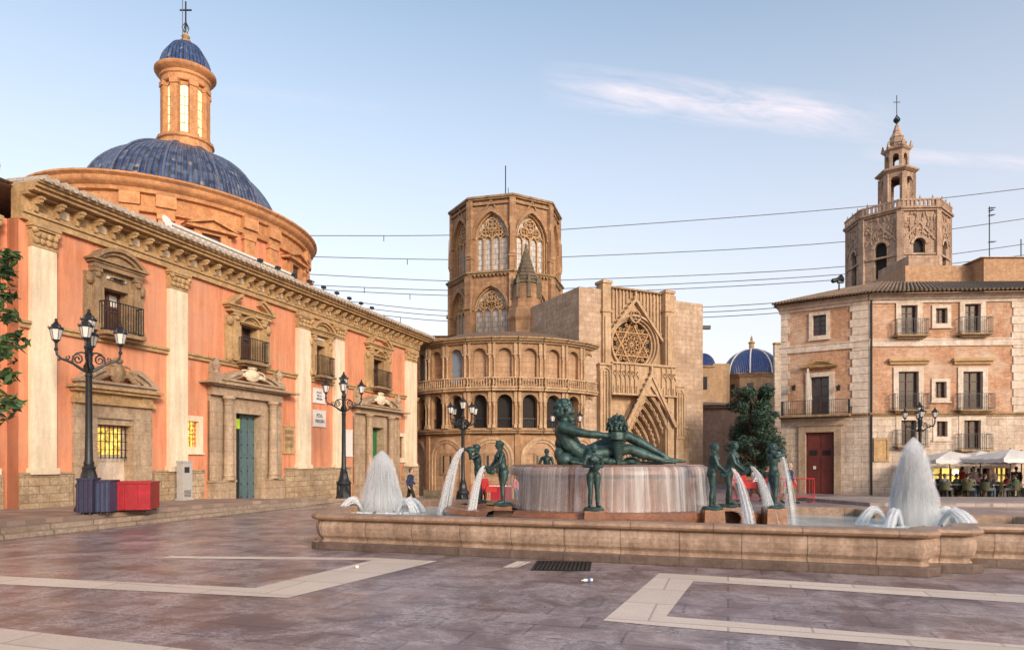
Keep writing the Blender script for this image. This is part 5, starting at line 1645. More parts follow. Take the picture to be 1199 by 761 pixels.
for i in range(75):
    z = rnd.uniform(1.5, 6.7)
    wmax = 1.75*(1-((z-3.8)/3.3)**2)**.5 if abs(z-3.8) < 3.2 else .3
    a = rnd.uniform(0, 2*pi); rr = wmax*rnd.uniform(.3, 1)
    cl.append(((rr*cos(a), rr*sin(a), z), rnd.uniform(.30, .72)))
tree('evergreen_tree', 'dense dark green evergreen tree between the portal and the brick palace', (TX, TY, ground_z(TX, TY)), 7.0, None, cl, 310, .115, MT['leaf'], 3, .2)
# tree beyond the left edge whose branch tips reach into view
LTX, LTY = -9.3, 9.6
cl = []
rnd = random.Random(9)
for px, py, r in ((4,318,.20),(-8,330,.3),(12,302,.16),(3,345,.2),(-12,360,.35),(6,370,.2),(18,398,.2),(2,404,.28),(-10,420,.35),(10,440,.15),(4,470,.25),(14,472,.15),(-8,486,.3),(-20,300,.4),(-30,350,.5),(-30,400,.5),(-40,450,.5),(-60,330,.7),(-80,400,.8),(-70,470,.6),(-100,290,.8)):
    Y = 9.6+rnd.uniform(-.4, .4)
    cl.append((((px-HX)/FPX*Y-LTX, Y-LTY, CAMZ+(HY-py)/FPX*Y), r*.85))
tree('leafy_street_tree', 'broad leaved tree at the left edge, its branch tips hanging into view', (LTX, LTY, 0), 5.2, None, cl, 44, .085, MT['leaf2'], 7, .16)

# ------------------------------------------------------------------ cables high behind the towers
MT['cable'] = plain('grey_cable', (.16,.16,.18), .6)
cab_px = [((330,276),(527,275.5),(657,269),(1000,243),(1290,210)), ((335,300),(525,304),(660,301),(990,283),(1290,243)), ((340,320),(525,329),(660,328),(990,312),(1290,273)),
          ((345,333),(525,340),(660,338),(990,321),(1290,288)), ((350,338),(525,346),(660,344),(990,327),(1290,295)), ((400,352),(525,364),(660,362),(890,356),(1290,318)),
          ((410,359),(525,370),(660,369),(890,362),(1290,326)), ((430,367),(525,376),(660,375),(890,368),(1290,334))]
for i, pts in enumerate(cab_px):
    f = MB(); Y = 108. + i*.8
    q = [Vector(((x-HX)/FPX*Y, Y, CAMZ+(HY-y)/FPX*Y)) for x, y in pts]
    fine = []
    for j in range(len(q)-1):
        p0 = q[max(0,j-1)]; p1 = q[j]; p2 = q[j+1]; p3 = q[min(len(q)-1,j+2)]
        for k in range(8):
            t_ = k/8
            fine.append(.5*((2*p1)+(p2-p0)*t_+(2*p0-5*p1+4*p2-p3)*t_*t_+(3*p1-p0-3*p2+p3)*t_**3))
    fine.append(q[-1])
    f.tube(fine, .066, 5)
    o = f.build('overhead_cable', MT['cable'])
    words_ = ('topmost', 'second from the top', 'third from the top', 'fourth from the top', 'fifth from the top', 'sixth from the top', 'seventh from the top', 'lowest')
    tag(o, 'thin dark overhead cable across the sky behind the towers, ' + words_[i] + ' of eight', 'cable', 'overhead cables across the sky')
    hp = (437, 470, 520)[i % 3]
    f = MB(); j = min(range(len(fine)), key=lambda a: abs(HX+FPX*fine[a].x/fine[a].y-hp)); c = fine[j]
    f.tube([c, c-Vector((0,0,.9))], .06, 5); f.build('cable_weight', MT['iron'], o)
# ------------------------------------------------------------------ fountain materials
MT['basin'] = stone('basin_limestone', (.36,.255,.185), (.52,.39,.30), scale=1.4, rough=.6, bump=.4, bdist=.02, streak=.55, stain=(.17,.115,.075), stain_amt=.75, brick=(.95,4.,.010,.5,.12), along='x')
MT['rim'] = stone('basin_rim_stone', (.30,.185,.115), (.43,.29,.20), scale=1.5, rough=.42, bump=.3, bdist=.015, streak=.1, stain=(.15,.09,.06), stain_amt=.6, brick=(1.3,4.,.012,.5,.1), along='x', spec=.5)
MT['wet'] = stone('wet_orange_stone', (.20,.078,.034), (.36,.16,.080), scale=2., rough=.22, bump=.3, bdist=.02, streak=.3, stain=(.12,.05,.025), stain_amt=.6, spec=.6)
MT['bronze'] = stone('green_bronze', (.009,.030,.031), (.045,.112,.108), scale=5.0, rough=.45, bump=.6, bdist=.014, streak=.6, stain=(.13,.22,.20), stain_amt=.42, grain=22, metal=.3, spec=.5, contrast=.85)
def water_mat():
    m, nt, b = nodes_of('fountain_water'); N = NT(nt); o, p = N.coords()
    n1 = N.noise(o, 1.1, 5, .65, .5)
    col = N.mix(N.ramp(n1, .35, .65), (.30,.47,.50), (.62,.74,.76))
    N.put(col, b.inputs['Base Color']); b.inputs['Roughness'].default_value = .12
    N.bump(N.noise(N.xyz(p[0], p[1], 0.), 9., 4, .6), .25, .03, b); return m
MT['wet_base'] = stone('wet_dark_stone', (.115,.078,.062), (.20,.145,.118), scale=1.6, rough=.28, bump=.3, bdist=.015, streak=.4, stain=(.06,.042,.034), stain_amt=.7, brick=(.95,4.,.012,.6,.1), along='x', spec=.55)
MT['water'] = water_mat()
def veil(name, alpha_lo, alpha_hi, fx, fz, R0=None, c=(.86,.90,.93), cut=(.35,.65)):
    """falling water: streaky, partly see-through"""
    m, nt, b = nodes_of(name); N = NT(nt); o, p = N.coords()
    u = N.math('MULTIPLY', N.math('ARCTAN2', p[1], p[0]), R0) if R0 else N.math('ADD', p[0], p[1])
    n1 = N.noise(N.xyz(N.math('MULTIPLY', u, fx), 0., N.math('MULTIPLY', p[2], fz)), 1., 4, .75)
    n2 = N.noise(N.xyz(N.math('MULTIPLY', u, fx*.22), 3., N.math('MULTIPLY', p[2], fz*.5)), 1., 2, .5)
    a = N.math('MULTIPLY', N.ramp(N.math('ADD', N.math('MULTIPLY', n1, .65), N.math('MULTIPLY', n2, .35)), cut[0], cut[1]), 1., True)
    al = N.math('ADD', N.math('MULTIPLY', a, alpha_hi-alpha_lo), alpha_lo)
    N.put(c, b.inputs['Base Color']); b.inputs['Roughness'].default_value = .35
    N.put(al, b.inputs['Alpha']); b.inputs['Transmission Weight'].default_value = 0.
    N.bump(n1, .25, .03, b)
    return m
MT['curtain'] = veil('water_curtain', .03, .52, 9.5, .22, 2.05, cut=(.36,.68))
def spray(name, alpha):
    m, nt, b = nodes_of(name)
    b.inputs['Base Color'].default_value = (.90,.93,.96,1); b.inputs['Roughness'].default_value = .5
    b.inputs['Alpha'].default_value = alpha
    return m
MT['spray'] = spray('white_spray', .045)
MT['spray_stream'] = spray('stream_spray', .11)
MT['spray_dense'] = spray('dense_white_spray', .17)

# ------------------------------------------------------------------ basin
FC = (2.1, 13.7); FRZ = math.atan2(-.303, .953)
fou = thing('stone_fountain', 'long lobed stone fountain basin with a round waterfall tier in the middle of the square', 'fountain', (FC[0], FC[1], 0), FRZ)
def f2w(u, v, z=0.): return (FC[0]+.953*u+.303*v, FC[1]-.303*u+.953*v, z)
half_r = [(4.95,-2.45),(5.06,-1.98),(5.66,-1.92),(5.78,-1.22),(6.42,-1.16),(7.35,-1.10),(7.6,-.5)]
half_l = [(-5.32,-2.45),(-5.42,-1.98),(-5.62,-1.92),(-5.70,-1.22),(-5.88,-1.16),(-5.98,-.55)]
outline = half_r + [(u, -v) for u, v in reversed(half_r)] + [(u, -v) for u, v in half_l] + list(reversed(half_l))
def subdiv(poly, mx=.6):
    out = []
    for i, a in enumerate(poly):
        b_ = poly[(i+1) % len(poly)]
        n = max(1, int(math.dist(a, b_)/mx))
        # soften corners
        for k in range(n): out.append((a[0]+(b_[0]-a[0])*k/n, a[1]+(b_[1]-a[1])*k/n))
    return out
def chamfer(poly, d=.09):
    out = []
    n = len(poly)
    for i in range(n):
        p_, a, q = Vector(poly[i-1]), Vector(poly[i]), Vector(poly[(i+1) % n])
        out.append(tuple(a+(p_-a).normalized()*d)); out.append(tuple(a+(q-a).normalized()*d))
    return out
outl = chamfer(outline)
def offset(poly, d):
    n = len(poly); out = []
    for i in range(n):
        p_, a, q = Vector(poly[i-1]), Vector(poly[i]), Vector(poly[(i+1) % n])
        e0 = (a-p_).normalized(); e1 = (q-a).normalized()
        n0 = Vector((e0.y, -e0.x)); n1 = Vector((e1.y, -e1.x))
        m_ = (n0+n1); L = m_.length
        m_ = m_/L if L > 1e-6 else n0
        out.append(tuple(a + m_*d/max(.35, m_.dot(n0))))
    return out
def sweep(m, poly, prof):
    rings = [[(x, y, z) for x, y in offset(poly, d)] for d, z in prof]
    n = len(poly); v = [q for r in rings for q in r]
    m.add(v, [(j*n+i, j*n+(i+1)%n, (j+1)*n+(i+1)%n, (j+1)*n+i) for j in range(len(prof)-1) for i in range(n)], None, False)
f = MB(); sweep(f, outl, [(.02,-.3),(.02,.155),(-.01,.17),(.0,.20),(.05,.26),(.075,.34),(.085,.42),(.07,.49),(.03,.545)]); f.build('basin_wall', MT['basin'], fou)
f = MB(); sweep(f, outl, [(.0,.14),(.15,.135),(.16,.12),(.16,-.3)]); f.build('base_step', MT['wet_base'], fou)
f = MB(); sweep(f, outl, [(.02,.545),(.09,.55),(.15,.575),(.17,.61),(.155,.65),(.12,.668),(-.20,.672),(-.24,.65),(-.24,.2)]); f.build('basin_rim', MT['rim'], fou)
wp = offset(outl, -.235)
f = MB(); f.add([(x, y, .50) for x, y in wp], [tuple(t_) for t_ in tessellate_polygon([[Vector((x, y, 0)) for x, y in wp]])])
wat = f.build('water', MT['water']); wat.location = (FC[0], FC[1], 0); wat.rotation_euler = (0, 0, FRZ); tag(wat, kind='structure')
# low wet ledge in separate slabs round the tier
TCX, TCY = 1.98, 14.15
tl = Vector((TCX-FC[0], TCY-FC[1]))
Mt = Matrix.Rotation(-FRZ, 4, 'Z') @ Matrix.Translation((tl.x, tl.y, 0))
for a0, a1, r, sy_ in ((178,224,3.2,.84),(228,306,2.78,.86),(309,346,3.15,.84),(8,60,3.0,.68),(66,115,2.8,.68),(120,172,3.0,.68)):
    f = MB()
    f.lathe([(r-1.0,.3),(r-1.0,.72),(r-.14,.77),(r-.03,.745),(r+.03,.66),(r-.02,.5),(r-.10,.40),(r-.10,.3)], 14, sx=1.06, sy=sy_, a0=rad(a0), a1=rad(a1))
    f.build('wet_ledge', MT['wet'], fou, Mt)
f = MB(); f.lathe([(1.9,.3),(1.9,.62),(1.84,.66),(1.84,1.22),(1.90,1.30),(1.90,1.36)], 56); tier = f.build('tier_drum', MT['wet'], fou, Mt)
f = MB(); f.lathe([(1.88,1.362),(1.98,1.38),(2.03,1.43),(2.03,1.50),(1.99,1.54),(1.99,1.58),(1.94,1.60),(.1,1.60)], 64); f.build('tier_rim', MT['wet'], tier)
# falling sheet of water all round the tier
f = MB(); n = 160
prof = [(1.965,1.575),(2.02,1.56),(2.06,1.51),(2.075,1.42),(2.09,1.2),(2.11,.95),(2.125,.74)]
v = []
for r, z in prof:
    for i in range(n):
        a = 2*pi*i/n; w_ = .018*sin(a*37+z*.3)+.012*sin(a*83)
        v.append(((r+w_*(1.6-z))*cos(a), (r+w_*(1.6-z))*sin(a), z))
f.add(v, [(j*n+i, j*n+(i+1)%n, (j+1)*n+(i+1)%n, (j+1)*n+i) for j in range(len(prof)-1) for i in range(n)], None, True)
cur = f.build('waterfall', MT['curtain'], None, Matrix.Translation((TCX, TCY, 0)), sharp=False)
tag(cur, 'white streaked sheet of water falling all round the middle tier of the fountain', 'waterfall')
# froth where the sheet lands
f = MB(); rnd = random.Random(2)
for i in range(700):
    a = rnd.uniform(0, 2*pi); r = 2.13+rnd.gauss(0, .05)
    f.ball((TCX+r*cos(a), TCY+r*sin(a), .765+abs(rnd.gauss(0,.03))), rnd.uniform(.004,.012), 5, 3)
tag(f.build('froth', MT['spray_dense']), kind='stuff')

# ------------------------------------------------------------------ jets of water
def strands(m, rnd, n, launch, steps=9, r=(.010,.022)):
    for i in range(n):
        p, v, T = launch(rnd)
        pts = []; rr = []
        r0 = rnd.uniform(*r)
        for k in range(steps):
            t = T*k/(steps-1)
            pts.append((p[0]+v[0]*t, p[1]+v[1]*t, p[2]+v[2]*t-4.9*t*t)); rr.append(r0*(.55+1.1*k/(steps-1)))
        rr[-1] *= .4
        m.tube(pts, rr, 4, cap=False)
def mist(name, density, R0, H0):
    """bell of fine spray: a volume that thins out towards its edge"""
    m = bpy.data.materials.new(name); m.use_nodes = True
    nt = m.node_tree; nt.nodes.clear(); N = NT(nt)
    out = N.n('ShaderNodeOutputMaterial'); pv = N.n('ShaderNodeVolumePrincipled')
    pv.inputs['Color'].default_value = (.98,.99,1,1); pv.inputs['Anisotropy'].default_value = .2
    o, p = N.coords()
    rr = N.math('SQRT', N.math('ADD', N.math('MULTIPLY', p[0], p[0]), N.math('MULTIPLY', p[1], p[1])))
    zz = N.math('DIVIDE', p[2], H0)
    Rz = N.math('MULTIPLY', N.math('SQRT', N.math('SUBTRACT', 1.02, zz, True)), R0)
    edge = N.math('SUBTRACT', 1., N.math('DIVIDE', rr, N.math('MAXIMUM', Rz, .01)), True)
    nz = N.ramp(N.noise(N.xyz(N.math('MULTIPLY', p[0], 2.2), N.math('MULTIPLY', p[1], 2.2), N.math('MULTIPLY', p[2], .55)), 3.2, 4, .7), .25, .7)
    d = N.math('MULTIPLY', N.math('MULTIPLY', N.math('POWER', edge, .75), N.math('ADD', nz, .25)), density)
    N.put(d, pv.inputs['Density']); nt.links.new(pv.outputs[0], out.inputs['Volume'])
    return m
def plume(name, label, c, height, spread_, n, seed, nd=700):
    rnd = random.Random(seed)
    t = thing(name, label, 'fountain jet', c, 0, 'tall jets at the ends of the basin')
    def go(rn):
        q = math.sqrt(rn.random())*1.08
        h = height*max(.2, (1-.52*min(1,q)**4)*(1-.42*rn.random()**1.6))
        vz = math.sqrt(2*9.8*h); T = 2*vz/9.8*rn.uniform(.80, 1.0)
        a = rn.uniform(0, 2*pi); rho = spread_*(.08+.92*q)
        vr = rho/T*1.0
        s = rho*.42
        vr = rho*.66/T
        return (s*cos(a), s*sin(a), 0), (vr*cos(a), vr*sin(a), vz), T
    f = MB(); strands(f, rnd, n, go, 10, (.005,.011)); f.build('spray_column', MT['spray'], t, sharp=False)
    f = MB()
    for i in range(nd):
        p, v, T = go(rnd); tt = T*rnd.uniform(.25, 1.0)
        f.ball((p[0]+v[0]*tt*1.05, p[1]+v[1]*tt*1.05, max(0, p[2]+v[2]*tt-4.9*tt*tt)), rnd.uniform(.004,.011), 5, 3)
    f.build('droplets', MT['spray_dense'], t, sharp=False)['kind'] = 'stuff'
    f = MB(); strands(f, rnd, int(n*.12), lambda rn: (lambda a, h: ((0,0,0), (.10*cos(a), .10*sin(a), math.sqrt(19.6*h)), math.sqrt(2*h/9.8)*1.1))(rn.uniform(0,2*pi), height*rn.uniform(.5,.9)), 8, (.008,.018))
    f.build('jet_core', MT['spray_dense'], t, sharp=False)
    f = MB(); f.lathe([(spread_*1.22*math.sqrt(max(0, 1.02-i/12)), height*1.06*i/12) for i in range(12)] + [(.02, height*1.07)], 24)
    f.build('spray_mist', mist(name+'_mist', 24.0, spread_*1.2, height*1.07), t, sharp=False)
    for k in range(6):
        a = k*pi/3+.35
        f = MB()
        f.lathe([(.03,-.06),(.03,.05),(.02,.06)], 8, (.42*cos(a), .42*sin(a))); f.build('nozzle', MT['iron'], t)
    return t
JL, JR = (-2.95, 15.3, .50), (7.2, 12.1, .50)
plume('water_jet', 'tall white plume of water at the left end of the basin, before the green door', JL, 1.32, .44, 900, 3)
plume('water_jet', 'tall white plume of water at the right end of the basin, before the palace', JR, 1.50, .38, 900, 4)
for nm, J, angs in (('left', JL, (175, 200, 335, 5)), ('right', JR, (170, 215, 300, 330, 350, 10))):
    for i, a in enumerate(angs):
        a = rad(a); rnd = random.Random(i)
        f = MB()
        def go(rn, a=a):
            vz = 2.35+rn.gauss(0,.10); T = 2*vz/9.8; aa = a+rn.gauss(0,.10); vr = (.50+rn.gauss(0,.05))/T*.95
            return (.42*cos(a)+rn.gauss(0,.012), .42*sin(a)+rn.gauss(0,.012), .02), (vr*cos(aa), vr*sin(aa), vz), T
        strands(f, rnd, 70, go, 9, (.008,.016))
        o = f.build('small_water_arc', MT['spray_dense'], None, Matrix.Translation(J), sharp=False)
        tag(o, 'small low arch of water leaping outward at the foot of the %s plume' % nm, 'water arc', 'small water arcs round the %s plume' % nm)
def froth_patch(c, r, n, seed):
    rnd = random.Random(seed); f = MB()
    for i in range(n):
        a = rnd.uniform(0, 2*pi); rr = r*math.sqrt(rnd.random())
        f.ball((c[0]+rr*cos(a), c[1]+rr*sin(a), .505+rnd.uniform(0,.03)), (rnd.uniform(.02,.06), rnd.uniform(.02,.06), rnd.uniform(.01,.03)), 6, 4)
    tag(f.build('froth', MT['spray_dense']), kind='stuff')
froth_patch(JL, .75, 260, 1); froth_patch(JR, .75, 260, 2)

# ------------------------------------------------------------------ bodies
def hull_prim(p0, r0, p1, r1, n=14, m=5):
    """tapered limb with rounded ends, always one closed skin"""
    p0, p1 = Vector(p0), Vector(p1)
    d = p1 - p0; L = d.length
    d = d/L if L > 1e-6 else Vector((0,0,1))
    st = max(-.9, min(.9, (r0-r1)/L)) if L > 1e-6 else 0.
    ph = math.asin(st)                        # tangent cone
    a = d.orthogonal().normalized(); b_ = d.cross(a)
    v = [p0 - d*r0]; rings = 0
    def ringat(c, r, e):
        for k in range(n):
            t = 2*pi*k/n
            v.append(c + d*(r*sin(e)) + (a*cos(t) + b_*sin(t))*(r*cos(e)))
    for j in range(1, m+1):
        ringat(p0, r0, -pi/2 + (ph+pi/2)*j/m); rings += 1
    for j in range(0, m):
        ringat(p1, r1, ph + (pi/2-ph)*j/m); rings += 1
    v.append(p1 + d*r1); T = len(v)-1
    f = [(0, 1+(k+1) % n, 1+k) for k in range(n)]
    for j in range(rings-1):
        for k in range(n): f.append((1+j*n+k, 1+j*n+(k+1) % n, 1+(j+1)*n+(k+1) % n, 1+(j+1)*n+k))
    f += [(T, 1+(rings-1)*n+k, 1+(rings-1)*n+(k+1) % n) for k in range(n)]
    return v, f
def organic(name, prims, voxel, mat, parent=None, M=None, smooth=4):
    m = MB()
    for p in prims:
        if p[0] == 'c':
            pts = p[1:]
            for a, b_ in zip(pts[:-1], pts[1:]): m.add(*hull_prim(a[:3], a[3], b_[:3], b_[3]))
        else:
            c, r = p[1], p[2]; R_ = p[3] if len(p) > 3 else Matrix.Identity(4)
            q = MB(); q.ball((0,0,0), r, 14, 10)
            m.add(q.v, q.f, Matrix.Translation(c) @ R_)
    me = bpy.data.meshes.new(name); me.from_pydata(m.v, [], m.f)
    bm = bmesh.new(); bm.from_mesh(me); bmesh.ops.recalc_face_normals(bm, faces=bm.faces); bm.to_mesh(me); bm.free()
    tmp = bpy.data.objects.new(name, me); COL.objects.link(tmp)
    rm = tmp.modifiers.new('r', 'REMESH'); rm.mode = 'VOXEL'; rm.voxel_size = voxel; rm.use_smooth_shade = True
    sm = tmp.modifiers.new('s', 'SMOOTH'); sm.factor = .5; sm.iterations = smooth
    bpy.context.view_layer.update()
    out = bpy.data.meshes.new_from_object(tmp.evaluated_get(bpy.context.evaluated_depsgraph_get()))
    bpy.data.objects.remove(tmp); bpy.data.meshes.remove(me)
    out.name = name; out.materials.clear(); out.materials.append(mat)
    o = bpy.data.objects.new(name, out); COL.objects.link(o)
    if parent is not None: o.parent = parent
    if M is not None: o.matrix_local = M
    return o
def RY(a): return Matrix.Rotation(rad(a), 4, 'Y')
def RX(a): return Matrix.Rotation(rad(a), 4, 'X')

# ------------------------------------------------------------------ reclining river god
god = thing('reclining_statue', 'large green bronze bearded man reclining on the fountain tier holding a horn of fruit', 'statue', (1.98, 14.10, 1.60))
pr = []
# torso
pr += [('c', (-.90,.02,.70,.235), (-.84,.02,.52,.225), (-.72,.0,.33,.195), (-.50,.0,.20,.215), (-.34,.0,.19,.20))]
pr += [('e', (-.80,-.11,.66), (.13,.14,.12), RY(20)), ('e', (-.78,.14,.66), (.13,.14,.12), RY(20)), ('c', (-.97,-.24,.80,.125), (-.90,.02,.79,.16), (-.90,.27,.80,.125))]
for k in range(3):
    for s in (-.06, .08): pr.append(('e', (-.635+.0*k+.05*k, s, .48-.09*k), (.055,.07,.05)))
pr += [('c', (-.93,.0,.84,.125), (-.91,.0,1.0,.105))]
# head with face turned to the right
H = Vector((-.885,-.02,1.145))
pr += [('e', tuple(H), (.150,.130,.185)), ('e', (-.93,0,1.19), (.15,.14,.15)), ('c', (-.745,-.03,1.19,.025), (-.715,-.035,1.125,.032)),
       ('c', (-.775,-.10,1.205,.03), (-.755,-.03,1.215,.03), (-.775,.05,1.205,.03)), ('e', (-.775,-.095,1.12), (.045,.045,.045)), ('e', (-.775,.06,1.12), (.045,.045,.045)),
       ('c', (-.755,-.07,1.055,.022), (-.745,-.02,1.05,.024), (-.755,.03,1.055,.022)), ('e', (-.775,-.085,1.165), (.022,.022,.018)), ('e', (-.90,-.135,1.13), (.035,.02,.05))]
# near arm reaching forward to the horn
pr += [('c', (-.97,-.26,.79,.125), (-.72,-.33,.70,.108), (-.44,-.40,.635,.082), (-.30,-.41,.63,.088), (-.04,-.43,.60,.056), (.02,-.45,.60,.060))]
for k in range(4):
    z = .665-.042*k
    pr.append(('c', (.03,-.50,z,.030), (.12,-.575,z-.004,.027), (.24,-.565,z-.008,.025), (.31-.01*k,-.49,z-.01,.020)))
pr.append(('c', (.0,-.42,.65,.032), (.02,-.32,.70,.028), (.06,-.23,.70,.022)))
# far arm, propping the body from behind
pr += [('c', (-.90,.28,.79,.12), (-1.02,.40,.45,.085), (-.86,.40,.12,.06), (-.76,.38,.06,.06))]
for k in range(4): pr.append(('c', (-.76,.33+.035*k,.06,.024), (-.66,.32+.035*k,.03,.018)))
# raised far leg
pr += [('c', (-.34,.15,.24,.20), (.08,.16,.46,.165), (.44,.14,.62,.118), (.50,.13,.60,.112), (.72,.11,.49,.118), (1.05,.07,.30,.082), (1.30,.05,.16,.060)),
       ('c', (1.24,.05,.10,.065), (1.44,.04,.085,.058), (1.60,.03,.07,.042), (1.70,.03,.065,.024))]
for k in range(4): pr.append(('c', (1.58,-.0+.03*k,.065,.024), (1.72-.02*k,-.0+.032*k,.06,.018)))
# near leg lying bent
pr += [('c', (-.34,-.14,.20,.195), (.08,-.13,.27,.15), (.42,-.18,.33,.115), (.50,-.20,.32,.11), (.74,-.22,.22,.112), (1.02,-.20,.13,.075), (1.18,-.19,.09,.055)),
       ('c', (1.16,-.18,.07,.055), (1.34,-.20,.06,.048), (1.47,-.21,.05,.024))]
for k in range(4): pr.append(('c', (1.35,-.24+.025*k,.05,.022), (1.49-.015*k,-.245+.028*k,.045,.016)))
god.scale = (.965,)*3
body = organic('body', pr, .017, MT['bronze'], god, None, 3)
hr = MB(); rnd = random.Random(3)
pr = [('e', (-.965,.0,1.235), (.165,.165,.15)), ('e', (-1.02,.0,1.10), (.12,.15,.17)), ('c', (-.84,-.02,1.30,.07), (-.80,-.02,1.27,.05))]
for i in range(95):
    a = rnd.uniform(0, 2*pi); e = rnd.uniform(-.9, 1.45)
    d = Vector((cos(e)*cos(a), cos(e)*sin(a), sin(e)))
    if d.x > .35 and d.z < .62: continue
    p = Vector((-.95,0,1.18)) + Vector((d.x*.19, d.y*.175, d.z*.21)); pr.append(('e', tuple(p), (rnd.uniform(.035,.06),)*3))
organic('hair', pr, .016, MT['bronze'], god, None, 2)
pr = [('e', (-.79,-.02,.985), (.10,.11,.11)), ('e', (-.755,-.02,.90), (.075,.085,.09))]
for i in range(40):
    z = rnd.uniform(.80, 1.06); w_ = .11*(z-.74)/.3
    pr.append(('c', (-.79+rnd.uniform(-.05,.06), -.02+rnd.uniform(-1,1)*max(.03,w_), z, .03), (-.76+rnd.uniform(-.03,.05), -.02+rnd.uniform(-1,1)*max(.03,w_*.9), z-.06, .022)))
organic('beard', pr, .016, MT['bronze'], god, None, 2)
# horn of plenty
f = MB()
pr = []
for i in range(22):
    t_ = i/21
    x = .165+.03*sin(t_*2.5); y = -.37-.02*t_; z = .74-.72*t_; r = .155*(1-t_)**.8+.05
    f.lathe([(r*.86,z-.018),(r,z),(r*.86,z+.018)], 18, (x, y))
for i in range(21):
    t_ = (i+.5)/21
    f.lathe([((.155*(1-t_)**.8+.05)*.88, .74-.72*t_-.02), ((.155*(1-t_)**.8+.05)*.88, .74-.72*t_+.02)], 16, (.165+.03*sin(t_*2.5), -.37-.02*t_))
horn = f.build('horn_of_plenty', MT['bronze'], god)
f = MB()
for i in range(70):
    d = Vector((rnd.gauss(0,1), rnd.gauss(0,1), rnd.gauss(0,1))).normalized()
    if d.z < -.5: continue
    f.ball((.165+d.x*.18, -.37+d.y*.17, .86+d.z*.155), rnd.uniform(.03,.062), 8, 6)
f.ball((.165,-.37,.86), (.17,.16,.15), 12, 8); f.taper(.12,.2,-.41,-.33,1.0,1.09,.03)
for i in range(14):
    a = i*.45; f.tube([(.165+.15*cos(a), -.37+.14*sin(a), .74), (.165+.22*cos(a), -.37+.2*sin(a), .77), (.165+.23*cos(a), -.37+.21*sin(a), .71)], [.03,.035,.008], 5)
f.build('fruit_heap', MT['bronze'], horn)
pr = [('e', (-.92,-.22,.10), (.17,.16,.16)), ('e', (-.72,-.20,.06), (.2,.18,.11)), ('c', (-1.0,-.1,.06,.10), (-.3,-.1,.05,.10)), ('e', (-.12,-.30,.09), (.17,.15,.12)), ('e', (.12,-.28,.06), (.15,.14,.09)),
      ('e', (.53,.05,.07), (.17,.14,.10)), ('c', (-.95,.2,.04,.10), (.3,.2,.04,.10)), ('e', (-1.04,-.05,.22), (.11,.2,.15)), ('c', (.3,0,.03,.06), (1.2,0,.02,.04))]
for i in range(26): pr.append(('c', (rnd.uniform(-1.05,.25), rnd.uniform(-.38,-.1), rnd.uniform(.02,.12), .035), (rnd.uniform(-1.0,.25), rnd.uniform(-.38,-.2), .02, .03)))
organic('draped_rock', pr, .02, MT['bronze'], god, None, 2)

